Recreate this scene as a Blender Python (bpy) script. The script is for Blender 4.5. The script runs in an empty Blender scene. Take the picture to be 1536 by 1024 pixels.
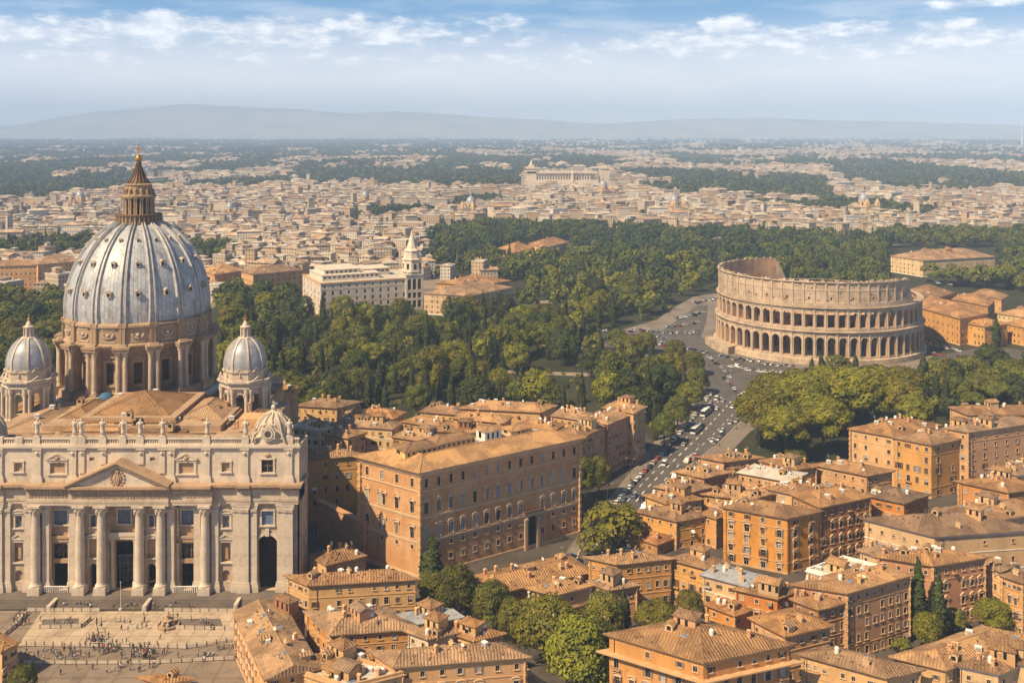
import bpy, math, random
import numpy as np
from mathutils import Vector, Matrix, noise

RND = random.Random(11)
SC = bpy.context.scene
COL = SC.collection
# ------------------------------------------------------------------ camera
F = 1493.0      # focal length in photo pixels (photo is 1536 px wide)
H = 148.0       # camera height above the street
cam_data = bpy.data.cameras.new("camera")
cam = bpy.data.objects.new("camera", cam_data)
COL.objects.link(cam)
cam.location = (0, 0, H)
cam.rotation_euler = (math.radians(90), 0, 0)
cam_data.sensor_width = 36.0
cam_data.lens = 36.0 * F / 1536.0
cam_data.shift_y = -(512 - 200) / 1536.0
cam_data.clip_start = 1.0
cam_data.clip_end = 90000.0
SC.camera = cam
# ------------------------------------------------------------------ sun, sky, exposure
SUN_EL = math.radians(48)
SUN_AZ = math.atan2(-0.785, -0.62)          # x, y components of the way to the sun
SUN_DIR = Vector((math.sin(SUN_AZ) * math.cos(SUN_EL), math.cos(SUN_AZ) * math.cos(SUN_EL), math.sin(SUN_EL)))
sun_data = bpy.data.lights.new("sun", 'SUN')
sun_data.energy = 5.0
sun_data.angle = math.radians(0.5)
sun_data.color = (1.0, 0.78, 0.49)
sun = bpy.data.objects.new("sun", sun_data)
COL.objects.link(sun)
sun.rotation_euler = SUN_DIR.to_track_quat('Z', 'Y').to_euler()
SKY_STRENGTH = 0.05
HAZE_DENSITY = 1.0e-4
SC.view_settings.view_transform = 'Standard'
SC.view_settings.look = 'None'
SC.view_settings.exposure = 0.7
SC.view_settings.gamma = 1.0
SC.cycles.use_denoising = True
SC.cycles.max_bounces = 8
SC.cycles.diffuse_bounces = 3
SC.cycles.glossy_bounces = 2
SC.cycles.transmission_bounces = 2
SC.cycles.volume_bounces = 3
SC.cycles.sample_clamp_indirect = 6.0


class NT:
    """tiny helper to wire shader nodes"""
    def __init__(self, tree):
        self.t = tree
        self.t.nodes.clear()

    def n(self, kind, ins=None, **attrs):
        nd = self.t.nodes.new(kind)
        for k, v in attrs.items():
            setattr(nd, k, v)
        for k, v in (ins or {}).items():
            s = nd.inputs[k]
            if hasattr(v, 'is_output') or isinstance(v, bpy.types.NodeSocket):
                self.t.links.new(v, s)
            else:
                s.default_value = v
        return nd

    def math(self, op, a, b=0.0, c=None, clamp=False):
        nd = self.t.nodes.new('ShaderNodeMath')
        nd.operation = op
        nd.use_clamp = clamp
        for i, v in enumerate((a, b) if c is None else (a, b, c)):
            if isinstance(v, bpy.types.NodeSocket):
                self.t.links.new(v, nd.inputs[i])
            else:
                nd.inputs[i].default_value = v
        return nd.outputs[0]

    def mix(self, fac, a, b, blend='MIX'):
        nd = self.t.nodes.new('ShaderNodeMix')
        nd.data_type = 'RGBA'
        nd.blend_type = blend
        for i, v in ((0, fac), (6, a), (7, b)):
            if isinstance(v, bpy.types.NodeSocket):
                self.t.links.new(v, nd.inputs[i])
            else:
                nd.inputs[i].default_value = v if i == 0 else (*v[:3], 1.0)
        return nd.outputs[2]

    def ramp(self, fac, a, b):
        nd = self.t.nodes.new('ShaderNodeMapRange')
        nd.interpolation_type = 'SMOOTHSTEP'
        self.t.links.new(fac, nd.inputs[0])
        nd.inputs[1].default_value = a
        nd.inputs[2].default_value = b
        return nd.outputs[0]


world = bpy.data.worlds.new("World")
SC.world = world
world.use_nodes = True
w = NT(world.node_tree)
sky = w.n('ShaderNodeTexSky', sky_type='NISHITA', sun_disc=False, sun_elevation=SUN_EL, sun_rotation=SUN_AZ,
          altitude=0.0, air_density=1.0, dust_density=0.6, ozone_density=2.5)
geo = w.n('ShaderNodeTexCoord')
sep = w.n('ShaderNodeSeparateXYZ', {0: geo.outputs['Generated']})
az = w.math('ARCTAN2', sep.outputs[0], sep.outputs[1])
el = w.math('ARCSINE', sep.outputs[2])
cv = w.n('ShaderNodeCombineXYZ', {0: w.math('MULTIPLY', az, 1.0), 1: w.math('MULTIPLY', el, 2.6), 2: 0.0})
n1 = w.n('ShaderNodeTexNoise', {'Vector': cv.outputs[0], 'Scale': 34.0, 'Detail': 9.0, 'Roughness': 0.62}).outputs[0]
cv2 = w.n('ShaderNodeCombineXYZ', {0: az, 1: w.math('MULTIPLY', el, 5.0), 2: 3.3})
n2 = w.n('ShaderNodeTexNoise', {'Vector': cv2.outputs[0], 'Scale': 7.0, 'Detail': 8.0, 'Roughness': 0.6}).outputs[0]
CLOUDS = [(60, 44, 120, 20, .8), (236, 40, 78, 22, 1.0), (200, 60, 120, 14, .6), (420, 50, 110, 20, .85), (570, 48, 100, 22, .9), (756, 31, 38, 9, .7),
          (730, 58, 90, 14, .45), (852, 78, 24, 13, .75), (820, 90, 90, 12, .5), (690, 86, 70, 10, .4), (1095, 42, 40, 18, 1.0), (1080, 62, 150, 20, .85),
          (1270, 43, 75, 11, .75), (1425, 42, 52, 12, .8), (1460, 60, 110, 20, .7), (1500, 1, 50, 7, .8), (1420, 8, 25, 7, .6), (1250, 70, 130, 18, .5),
          (100, 92, 110, 14, .5), (300, 84, 120, 12, .4), (500, 88, 110, 10, .35), (1370, 76, 60, 10, .6)]
blob = None
for px, py, wx, wy, st in CLOUDS:
    a0, e0 = math.atan2(px - 768, F), math.atan2(200 - py, math.hypot(F, px - 768))
    dx = w.math('MULTIPLY', w.math('SUBTRACT', az, a0), F / wx)
    dy0 = w.math('SUBTRACT', el, e0)
    # flat bottoms: squeeze what lies under the middle of the cloud
    dy = w.math('MULTIPLY', dy0, F / wy)
    d = w.math('ADD', w.math('MULTIPLY', dx, dx), w.math('MULTIPLY', dy, dy))
    v = w.math('MULTIPLY', w.math('SUBTRACT', 1.0, w.math('MULTIPLY', d, 0.5)), st)
    v = w.math('MAXIMUM', v, -1.0)
    blob = v if blob is None else w.math('MAXIMUM', blob, v)
dens = w.math('ADD', blob, w.math('MULTIPLY', w.math('SUBTRACT', n1, 0.5), 2.3))
puff = w.ramp(dens, 0.14, 0.95)
# thin veil low in the sky, streaky, stronger towards the horizon
veil = w.math('MULTIPLY', w.ramp(el, 0.125, 0.050), w.math('ADD', 0.68, w.math('MULTIPLY', n2, 0.5)), clamp=True)
band = w.math('MULTIPLY', w.ramp(n2, 0.42, 0.66), w.ramp(el, 0.16, 0.10))
veil = w.math('MAXIMUM', veil, w.math('MULTIPLY', band, 0.45))
nish = w.mix(1.0, sky.outputs[0], (SKY_STRENGTH,) * 3, 'MULTIPLY')
skycol = w.mix(w.math('MULTIPLY', w.ramp(el, 0.42, 0.10), 0.8), nish, (0.055, 0.235, 0.47))
skycol = w.mix(veil, skycol, (0.74, 0.72, 0.72))
lit = w.ramp(n1, 0.40, 0.66)
cloudcol = w.mix(lit, (0.58, 0.60, 0.645), (0.92, 0.885, 0.85))
skycol = w.mix(w.math('MULTIPLY', puff, 0.78), skycol, cloudcol)
bg_seen = skycol
SKYMIX = w.n('ShaderNodeBackground', {'Color': bg_seen, 'Strength': 1.0})
w.n('ShaderNodeOutputWorld', {'Surface': SKYMIX.outputs[0]})


# ------------------------------------------------------------------ geometry helpers
def G(px, py, z=0.0):
    y = F * (H - z) / (py - 200.0)
    return Vector(((px - 768.0) / F * y, y, z))


def PXY(p):
    return 768 + F * p[0] / p[1], 200 + F * (H - p[2]) / p[1]


class MB:
    """collects faces; build() links them as one mesh object"""
    def __init__(self):
        self.v, self.f, self.m, self.uv = [], [], [], []

    def face(self, pts, m=0, uv=None):
        b = len(self.v)
        self.v.extend(tuple(p) for p in pts)
        self.f.append(tuple(range(b, b + len(pts))))
        self.m.append(m)
        self.uv.append(uv)

    def box(self, c, s, rz=0.0, m=0, taper=1.0):
        """c = centre of the bottom face, s = full sizes"""
        ca, sa = math.cos(rz), math.sin(rz)
        P = []
        for k, t in ((0, 1.0), (1, taper)):
            for x, y in ((-1, -1), (1, -1), (1, 1), (-1, 1)):
                X, Y = x * s[0] / 2 * t, y * s[1] / 2 * t
                P.append((c[0] + X * ca - Y * sa, c[1] + X * sa + Y * ca, c[2] + k * s[2]))
        for q in ((0, 1, 5, 4), (1, 2, 6, 5), (2, 3, 7, 6), (3, 0, 4, 7), (4, 5, 6, 7), (3, 2, 1, 0)):
            pts = [P[i] for i in q]
            a = (Vector(pts[1]) - Vector(pts[0])).length
            h = (Vector(pts[3]) - Vector(pts[0])).length
            self.face(pts, m, [(0, 0), (a, 0), (a, h), (0, h)])

    def prism(self, poly, z0, z1, m=0, mtop=None):
        n = len(poly)
        u = 0.0
        for i in range(n):
            a, b = poly[i], poly[(i + 1) % n]
            L = math.hypot(b[0] - a[0], b[1] - a[1])
            self.face([(a[0], a[1], z0), (b[0], b[1], z0), (b[0], b[1], z1), (a[0], a[1], z1)], m,
                      [(u, z0), (u + L, z0), (u + L, z1), (u, z1)])
            u += L
        self.face([(p[0], p[1], z1) for p in poly], m if mtop is None else mtop, [(p[0], p[1]) for p in poly])
        self.face([(p[0], p[1], z0) for p in reversed(poly)], m)

    def lathe(self, prof, n=24, c=(0, 0), m=0, a0=0.0, a1=2 * math.pi, sx=1.0, sy=1.0):
        """prof: list of (r, z)"""
        for i in range(n):
            t0, t1 = a0 + (a1 - a0) * i / n, a0 + (a1 - a0) * (i + 1) / n
            vl = 0.0
            for (r0, z0), (r1, z1) in zip(prof, prof[1:]):
                L = math.hypot(r1 - r0, z1 - z0)
                P = lambda r, t, z: (c[0] + r * math.cos(t) * sx, c[1] + r * math.sin(t) * sy, z)
                pts = [P(r0, t0, z0), P(r0, t1, z0), P(r1, t1, z1), P(r1, t0, z1)]
                uv = [(t0, vl), (t1, vl), (t1, vl + L), (t0, vl + L)]
                if r0 < 1e-4:
                    pts, uv = pts[1:], uv[1:]
                elif r1 < 1e-4:
                    pts, uv = pts[:3], uv[:3]
                self.face(pts, m, uv)
                vl += L

    def tube(self, path, r, n=6, m=0, r1=None):
        path = [Vector(p) for p in path]
        rings = []
        for i, p in enumerate(path):
            d = (path[min(i + 1, len(path) - 1)] - path[max(i - 1, 0)]).normalized()
            a = d.orthogonal().normalized()
            b = d.cross(a)
            rr = r if r1 is None else r + (r1 - r) * i / (len(path) - 1)
            rings.append([p + a * rr * math.cos(2 * math.pi * k / n) + b * rr * math.sin(2 * math.pi * k / n) for k in range(n)])
        for A, B in zip(rings, rings[1:]):
            for k in range(n):
                self.face([A[k], A[(k + 1) % n], B[(k + 1) % n], B[k]], m)
        self.face(rings[0][::-1], m)
        self.face(rings[-1], m)

    def sphere(self, c, r, n=10, k=6, m=0, s=(1, 1, 1)):
        prof = [(r * math.sin(math.pi * i / k), -r * math.cos(math.pi * i / k)) for i in range(k + 1)]
        prof[0], prof[-1] = (0, -r), (0, r)
        sub = MB()
        sub.lathe(prof, n)
        for f, uv in zip(sub.f, sub.uv):
            self.face([(c[0] + sub.v[i][0] * s[0], c[1] + sub.v[i][1] * s[1], c[2] + sub.v[i][2] * s[2]) for i in f], m)

    def mesh(self, name, mats, smooth=False, merge=False):
        me = bpy.data.meshes.new(name)
        me.from_pydata(self.v, [], self.f)
        for mt in mats:
            me.materials.append(mt)
        me.polygons.foreach_set('material_index', np.array(self.m, dtype=np.int32))
        if any(u is not None for u in self.uv):
            lay = me.uv_layers.new(name='uv')
            flat = []
            for f, u in zip(self.f, self.uv):
                flat.extend(u if u is not None else [(0.0, 0.0)] * len(f))
            lay.data.foreach_set('uv', np.array(flat, dtype=np.float32).ravel())
        if merge or smooth:
            import bmesh
            bm = bmesh.new()
            bm.from_mesh(me)
            bmesh.ops.remove_doubles(bm, verts=bm.verts, dist=0.002)
            bm.to_mesh(me)
            bm.free()
        if smooth:
            me.polygons.foreach_set('use_smooth', [True] * len(me.polygons))
        return me

    def build(self, name, mats, parent=None, smooth=False, loc=None, merge=False):
        return put(self.mesh(name, mats, smooth, merge), name, parent, loc)


def put(me, name, parent=None, loc=None, rz=0.0):
    o = bpy.data.objects.new(name, me)
    COL.objects.link(o)
    if parent is not None:
        o.parent = parent
    if loc is not None:
        o.location = loc
    if rz:
        o.rotation_euler = (0, 0, rz)
    return o


def tag(o, label, cat, group=None):
    o['label'] = label
    o['category'] = cat
    if group:
        o['group'] = group
    return o


def thing(name, label, cat, loc=(0, 0, 0), rz=0.0, group=None):
    o = put(None, name, None, loc, rz)
    return tag(o, label, cat, group)


def struct(o):
    o['kind'] = 'structure'
    return o


def stuff(o):
    o['kind'] = 'stuff'
    return o


def offset(poly, d):
    """convex polygon, counter-clockwise, edges moved outward by d"""
    n = len(poly)
    out = []
    for i in range(n):
        p0, p1, p2 = poly[i - 1], poly[i], poly[(i + 1) % n]
        d1 = Vector((p1[0] - p0[0], p1[1] - p0[1])).normalized()
        d2 = Vector((p2[0] - p1[0], p2[1] - p1[1])).normalized()
        n1_, n2_ = Vector((d1.y, -d1.x)), Vector((d2.y, -d2.x))
        k = 1 + n1_.dot(n2_)
        q = (n1_ + n2_) / max(k, 0.25) * d
        out.append((p1[0] + q.x, p1[1] + q.y))
    return out


def ring(mb, poly, z0, z1, d, m=0):
    """a band that runs round a polygon, proud by d"""
    o = offset(poly, d)
    n = len(poly)
    for i in range(n):
        j = (i + 1) % n
        a, b, A, B = poly[i], poly[j], o[i], o[j]
        mb.face([(*A, z0), (*B, z0), (*B, z1), (*A, z1)], m)
        mb.face([(*A, z1), (*B, z1), (*b, z1), (*a, z1)], m)
        mb.face([(*a, z0), (*b, z0), (*B, z0), (*A, z0)], m)


def wall_holes(mb, M, u0, u1, v0, v1, holes, depth, m=0, mr=None, ux=(), nseg=8):
    """a wall sheet through M(u, v, d) with openings (ua, ub, va, vb, arch) and their reveals; d grows into the wall"""
    mr = m if mr is None else mr
    us = sorted(set([u0, u1] + [x for h in holes for x in h[:2]] + list(ux)))
    vs = sorted(set([v0, v1] + [x for h in holes for x in h[2:4]]))
    for j in range(len(vs) - 1):
        run = None
        for i in range(len(us) - 1):
            uc, vc = (us[i] + us[i + 1]) / 2, (vs[j] + vs[j + 1]) / 2
            if any(h[0] < uc < h[1] and h[2] < vc < h[3] for h in holes):
                continue
            q = [(us[i], vs[j]), (us[i + 1], vs[j]), (us[i + 1], vs[j + 1]), (us[i], vs[j + 1])]
            mb.face([M(a, b, 0) for a, b in q], m, q)
    for h in holes:
        a, b, c, d = h[:4]
        arch = len(h) > 4 and h[4]
        r = (b - a) / 2 if arch else 0
        top = d - r
        rev = [((a, c), (a, top)), ((b, top), (b, c)), ((b, c), (a, c))]
        if not arch:
            rev.append(((a, d), (b, d)))
        else:
            pts = [((a + b) / 2 - r * math.cos(math.pi * i / nseg), top + r * math.sin(math.pi * i / nseg)) for i in range(nseg + 1)]
            for p, q in zip(pts, pts[1:]):
                rev.append((p, q))
                quad = [p, q, (q[0], d), (p[0], d)]
                if abs(p[1] - d) < 1e-6:
                    quad = [p, q, (q[0], d)]
                elif abs(q[1] - d) < 1e-6:
                    quad = [p, q, (p[0], d)]
                mb.face([M(x, y, 0) for x, y in quad], m, quad)
        for p, q in rev:
            mb.face([M(*p, 0), M(*q, 0), M(*q, depth), M(*p, depth)], mr, [p, q, q, p])


def in_poly(x, y, poly):
    c = False
    j = len(poly) - 1
    for i in range(len(poly)):
        xi, yi = poly[i]
        xj, yj = poly[j]
        if (yi > y) != (yj > y) and x < (xj - xi) * (y - yi) / (yj - yi) + xi:
            c = not c
        j = i
    return c


ORD = ['zeroth', 'first', 'second', 'third', 'fourth', 'fifth', 'sixth', 'seventh', 'eighth', 'ninth', 'tenth', 'eleventh', 'twelfth',
       'thirteenth', 'fourteenth', 'fifteenth', 'sixteenth', 'seventeenth', 'eighteenth', 'nineteenth', 'twentieth']


def ordinal(k):
    if k <= 20:
        return ORD[k]
    tens = ['', '', 'twenty', 'thirty', 'forty', 'fifty', 'sixty', 'seventy', 'eighty', 'ninety'][k // 10]
    return tens + '-' + ORD[k % 10] if k % 10 else tens[:-1] + 'ieth'


def rank_labels(items, zone, per_row, front='front'):
    """items: (object, look). Rows by depth, then left to right in the row; the label says look and place."""
    items = sorted(items, key=lambda t: t[0].location.y)
    rows = [items[i:i + per_row] for i in range(0, len(items), per_row)]
    for k, row in enumerate(rows):
        row.sort(key=lambda t: t[0].location.x / t[0].location.y)
        for i, (o, look) in enumerate(row):
            rw = 'nearest row' if k == 0 else ordinal(k + 1) + ' row'
            o['label'] = f'{look}, {ordinal(i + 1)} from left, {rw} {zone}'


# ------------------------------------------------------------------ materials
def material(name, col, rough=0.85, metallic=0.0, var=0.18, scale=0.25, col2=None, streak=0.0, bump=0.0, bscale=3.0, objvar=0.0, spec=0.3, worn=0.0):
    m = bpy.data.materials.new(name)
    m.use_nodes = True
    t = NT(m.node_tree)
    tc = t.n('ShaderNodeTexCoord')
    c2 = col2 or tuple(c * 0.62 for c in col)
    n_a = t.n('ShaderNodeTexNoise', {'Vector': tc.outputs['Object'], 'Scale': scale, 'Detail': 6.0, 'Roughness': 0.65}).outputs[0]
    fac = t.math('MULTIPLY', t.ramp(n_a, 0.38, 0.68), min(1.0, var * 4))
    c = t.mix(fac, col, c2)
    n_b = t.n('ShaderNodeTexNoise', {'Vector': tc.outputs['Object'], 'Scale': scale * 7.3, 'Detail': 4.0, 'Roughness': 0.7}).outputs[0]
    c = t.mix(t.math('MULTIPLY', t.ramp(n_b, 0.35, 0.75), var), c, tuple(min(1, x * 1.25) for x in col))
    if streak:
        mp = t.n('ShaderNodeMapping', {'Vector': tc.outputs['Object'], 'Scale': (1.1, 1.1, 0.07)})
        n_s = t.n('ShaderNodeTexNoise', {'Vector': mp.outputs[0], 'Scale': 1.0, 'Detail': 5.0, 'Roughness': 0.7}).outputs[0]
        c = t.mix(t.math('MULTIPLY', t.ramp(n_s, 0.5, 0.78), streak), c, tuple(x * 0.42 for x in col))
    if worn:
        n_w = t.n('ShaderNodeTexNoise', {'Vector': tc.outputs['Object'], 'Scale': .22, 'Detail': 9.0, 'Roughness': 0.7, 'Distortion': .6}).outputs[0]
        c = t.mix(t.math('MULTIPLY', t.ramp(n_w, 0.60, 0.635), worn), c, (col[0] * .62, col[1] * .55, col[2] * .55))
        c = t.mix(t.math('MULTIPLY', t.ramp(n_w, 0.40, 0.37), worn * .6), c, tuple(min(.8, x * 1.28 + .03) for x in col))
    if objvar:
        oi = t.n('ShaderNodeObjectInfo').outputs['Random']
        hsv = t.n('ShaderNodeHueSaturation', {'Color': c, 'Hue': t.math('ADD', 0.5 - objvar * 0.06, t.math('MULTIPLY', oi, objvar * 0.12)),
                                             'Value': t.math('ADD', 1 - objvar * 0.5, t.math('MULTIPLY', oi, objvar))})
        c = hsv.outputs[0]
    bs = t.n('ShaderNodeBsdfPrincipled', {'Base Color': c, 'Roughness': rough, 'Metallic': metallic, 'Specular IOR Level': spec})
    if bump:
        n_c = t.n('ShaderNodeTexNoise', {'Vector': tc.outputs['Object'], 'Scale': bscale, 'Detail': 5.0}).outputs[0]
        bp = t.n('ShaderNodeBump', {'Height': n_c, 'Strength': bump, 'Distance': 0.3})
        t.t.links.new(bp.outputs[0], bs.inputs['Normal'])
    t.n('ShaderNodeOutputMaterial', {'Surface': bs.outputs[0]})
    return m


def roof_material(name, col, period=0.85, far=False):
    """clay tiles: rows of half-round tiles that run down the slope, patched and weathered (uv in metres)"""
    m = bpy.data.materials.new(name)
    m.use_nodes = True
    t = NT(m.node_tree)
    uv = t.n('ShaderNodeUVMap')
    s = t.n('ShaderNodeSeparateXYZ', {0: uv.outputs[0]})
    tc = t.n('ShaderNodeTexCoord')
    jit = t.n('ShaderNodeTexNoise', {'Vector': uv.outputs[0], 'Scale': 0.45, 'Detail': 2.0}).outputs[0]
    u = t.math('ADD', s.outputs[0], t.math('MULTIPLY', jit, 0.9))
    wave = t.math('ABSOLUTE', t.math('SINE', t.math('MULTIPLY', u, math.pi / period)))
    course = t.math('FRACT', t.math('MULTIPLY', s.outputs[1], 1.0 / 0.75))
    cell = t.n('ShaderNodeCombineXYZ', {0: t.math('FLOOR', t.math('MULTIPLY', u, 1 / period)), 1: t.math('FLOOR', t.math('MULTIPLY', s.outputs[1], 1 / 0.75))})
    wn = t.n('ShaderNodeTexWhiteNoise', {'Vector': cell.outputs[0]}, noise_dimensions='3D').outputs[0]
    patch = t.n('ShaderNodeTexNoise', {'Vector': tc.outputs['Object'], 'Scale': 0.16, 'Detail': 7.0, 'Roughness': 0.68}).outputs[0]
    fine = t.n('ShaderNodeTexNoise', {'Vector': tc.outputs['Object'], 'Scale': 1.3, 'Detail': 5.0, 'Roughness': 0.7}).outputs[0]
    c = t.mix(t.ramp(patch, 0.36, 0.66), tuple(x * 1.12 for x in col), (col[0] * 0.62, col[1] * 0.62, col[2] * 0.66))
    c = t.mix(t.math('MULTIPLY', wn, 0.55), c, (col[0] * 0.5, col[1] * 0.44, col[2] * 0.38))
    c = t.mix(t.math('MULTIPLY', t.ramp(fine, 0.55, 0.78), 0.5), c, (min(1, col[0] * 1.5), min(1, col[1] * 1.6), min(1, col[2] * 1.8)))
    c = t.mix(t.math('MULTIPLY', t.ramp(fine, 0.42, 0.25), 0.55), c, (0.05, 0.035, 0.022))
    vo = t.n('ShaderNodeTexVoronoi', {'Vector': uv.outputs[0], 'Scale': .17, 'Randomness': 1.0})
    vr = t.n('ShaderNodeSeparateColor', {0: vo.outputs['Color']})
    c = t.mix(t.math('MULTIPLY', t.math('GREATER_THAN', vr.outputs[0], .78), .5), c, (min(1, col[0] * 1.35), min(1, col[1] * 1.3), min(1, col[2] * 1.2)))
    c = t.mix(t.math('MULTIPLY', t.math('LESS_THAN', vr.outputs[0], .17), .5), c, (col[0] * .5, col[1] * .5, col[2] * .52))
    oi = t.n('ShaderNodeObjectInfo').outputs['Random']
    hsv = t.n('ShaderNodeHueSaturation', {'Color': c, 'Saturation': t.math('ADD', 0.85, t.math('MULTIPLY', oi, 0.25)), 'Value': t.math('ADD', 0.8, t.math('MULTIPLY', oi, 0.4))})
    bs = t.n('ShaderNodeBsdfPrincipled', {'Base Color': hsv.outputs[0], 'Roughness': 0.9, 'Specular IOR Level': 0.2})
    if not far:
        hgt = t.math('ADD', t.math('MULTIPLY', wave, 0.28), t.math('ADD', t.math('MULTIPLY', course, 0.07), t.math('MULTIPLY', fine, 0.35)))
        bp = t.n('ShaderNodeBump', {'Height': hgt, 'Strength': 1.0, 'Distance': 0.8})
        t.t.links.new(bp.outputs[0], bs.inputs['Normal'])
    t.n('ShaderNodeOutputMaterial', {'Surface': bs.outputs[0]})
    return m


def window_wall_material(name, col, pu=3.3, pv=3.6, wu=0.36, wv=0.5):
    """plaster with rows of dark windows, for houses so far off that a window is a dot (uv in metres)"""
    m = bpy.data.materials.new(name)
    m.use_nodes = True
    t = NT(m.node_tree)
    uv = t.n('ShaderNodeUVMap')
    s = t.n('ShaderNodeSeparateXYZ', {0: uv.outputs[0]})
    fu = t.math('FRACT', t.math('MULTIPLY', s.outputs[0], 1 / pu))
    fv = t.math('FRACT', t.math('MULTIPLY', s.outputs[1], 1 / pv))
    a = t.math('LESS_THAN', t.math('ABSOLUTE', t.math('SUBTRACT', fu, 0.5)), wu / 2)
    b = t.math('LESS_THAN', t.math('ABSOLUTE', t.math('SUBTRACT', fv, 0.5)), wv / 2)
    win = t.math('MULTIPLY', t.math('MULTIPLY', a, b), 0.8)
    tc = t.n('ShaderNodeTexCoord')
    n_a = t.n('ShaderNodeTexNoise', {'Vector': tc.outputs['Object'], 'Scale': 0.03, 'Detail': 4.0}).outputs[0]
    oi = t.n('ShaderNodeObjectInfo').outputs['Random']
    c = t.mix(t.ramp(n_a, 0.35, 0.65), col, tuple(x * 0.78 for x in col))
    hsv = t.n('ShaderNodeHueSaturation', {'Color': c, 'Value': t.math('ADD', 0.82, t.math('MULTIPLY', oi, 0.36))})
    band = t.math('LESS_THAN', fv, 0.07)
    c = t.mix(t.math('MULTIPLY', band, 0.4), hsv.outputs[0], tuple(min(1, x * 1.2) for x in col))
    c = t.mix(win, c, (0.035, 0.035, 0.04))
    bs = t.n('ShaderNodeBsdfPrincipled', {'Base Color': c, 'Roughness': 0.85, 'Specular IOR Level': 0.25})
    t.n('ShaderNodeOutputMaterial', {'Surface': bs.outputs[0]})
    return m


def leaf_material(name, col, col2):
    m = bpy.data.materials.new(name)
    m.use_nodes = True
    t = NT(m.node_tree)
    tc = t.n('ShaderNodeTexCoord')
    gm = t.n('ShaderNodeNewGeometry')
    n_a = t.n('ShaderNodeTexNoise', {'Vector': tc.outputs['Object'], 'Scale': 0.33, 'Detail': 4.0}).outputs[0]
    ri = gm.outputs['Random Per Island']
    oi = t.n('ShaderNodeObjectInfo').outputs['Random']
    c = t.mix(t.ramp(n_a, 0.35, 0.65), col, col2)
    hsv = t.n('ShaderNodeHueSaturation', {'Color': c, 'Hue': t.math('ADD', 0.485, t.math('MULTIPLY', oi, 0.03)),
                                         'Value': t.math('ADD', 0.70, t.math('ADD', t.math('MULTIPLY', ri, 0.30), t.math('MULTIPLY', oi, 0.35)))})
    bs = t.n('ShaderNodeBsdfPrincipled', {'Base Color': hsv.outputs[0], 'Roughness': 0.75, 'Specular IOR Level': 0.2})
    t.n('ShaderNodeOutputMaterial', {'Surface': bs.outputs[0]})
    return m


MT = {}
for k, col in dict(ochre=(.56, .28, .085), orange=(.56, .235, .05), yellow=(.66, .36, .075), cream=(.60, .41, .22), sand=(.60, .365, .16), peach=(.62, .36, .175),
                   brown=(.40, .20, .08), pale=(.70, .58, .44), brick=(.50, .26, .12), rose=(.50, .265, .135)).items():
    MT[k] = material('plaster_' + k, col, var=0.16, scale=0.12, streak=0.45, bump=0.15, objvar=0.16, worn=.6)
MT['trim'] = material('pale_trim', (.58, .41, .26), var=.15, streak=.25)
MT['trim_warm'] = material('warm_trim', (.56, .34, .165), var=.15, streak=.3)
MT['glass'] = material('dark_glass', (.014, .014, .017), rough=.2, var=.1, spec=.5)
MT['glass_pale'] = material('pale_glass', (.16, .20, .25), rough=.15, var=.2, spec=.6)
MT['glass_blue'] = material('blue_glass', (.13, .20, .31), rough=.2, var=.2, scale=.6, spec=.5)
MT['dark'] = material('dark_opening', (.012, .010, .009), rough=.9, var=.05)
MT['shutter'] = material('grey_shutter', (.22, .17, .13), var=.2)
MT['shutter_w'] = material('pale_shutter', (.40, .35, .30), var=.2)
MT['wood'] = material('brown_wood', (.13, .07, .035), var=.2)
MT['white'] = material('white_paint', (.74, .70, .64), var=.15)
MT['grey'] = material('zinc_roof', (.33, .335, .35), rough=.5, var=.2, scale=.3)
MT['membrane'] = material('pale_roof', (.52, .46, .39), var=.2, scale=.3)
MT['stone'] = material('travertine', (.51, .41, .305), var=.2, scale=.18, streak=.5, bump=.3, bscale=1.5)
MT['stone_pale'] = material('pale_travertine', (.57, .475, .375), var=.18, scale=.2, streak=.42, bump=.25, bscale=1.5)
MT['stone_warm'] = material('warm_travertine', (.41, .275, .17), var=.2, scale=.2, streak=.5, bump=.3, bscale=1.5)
MT['stone_drum'] = material('drum_stone', (.37, .255, .16), var=.22, scale=.16, streak=.6, bump=.3, bscale=1.2)
MT['gold'] = material('gilded_bronze', (.62, .30, .05), rough=.35, metallic=.8, var=.2)
MT['bronze'] = material('brown_bronze', (.16, .095, .055), rough=.6, metallic=.2, var=.2, streak=.4)
MT['ruin'] = material('ruin_travertine', (.50, .38, .27), var=.3, scale=.11, streak=.9, col2=(.27, .205, .145), worn=.95, bump=.5, bscale=.9)
MT['ruin_brick'] = material('ruin_brick', (.46, .29, .175), var=.25, scale=.14, streak=.5, bump=.5, bscale=.9)
for k, col in dict(tile=(.36, .21, .105), tile_light=(.43, .265, .14), tile_brown=(.30, .178, .093), tile_red=(.36, .19, .09)).items():
    MT[k] = roof_material('clay_' + k, col)
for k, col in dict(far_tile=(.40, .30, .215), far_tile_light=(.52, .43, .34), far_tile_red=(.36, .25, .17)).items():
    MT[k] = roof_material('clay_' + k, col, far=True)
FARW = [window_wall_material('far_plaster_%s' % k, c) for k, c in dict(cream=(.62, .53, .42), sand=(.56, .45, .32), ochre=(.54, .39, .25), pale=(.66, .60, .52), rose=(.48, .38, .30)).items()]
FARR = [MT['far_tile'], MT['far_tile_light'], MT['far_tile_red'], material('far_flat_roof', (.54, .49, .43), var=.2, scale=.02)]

# ------------------------------------------------------------------ ground, hills, haze
def smooth(a, b, x):
    t = min(1.0, max(0.0, (x - a) / (b - a)))
    return t * t * (3 - 2 * t)


MON = G(850, 287, 0)       # the far white monument stands on a low hill


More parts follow.
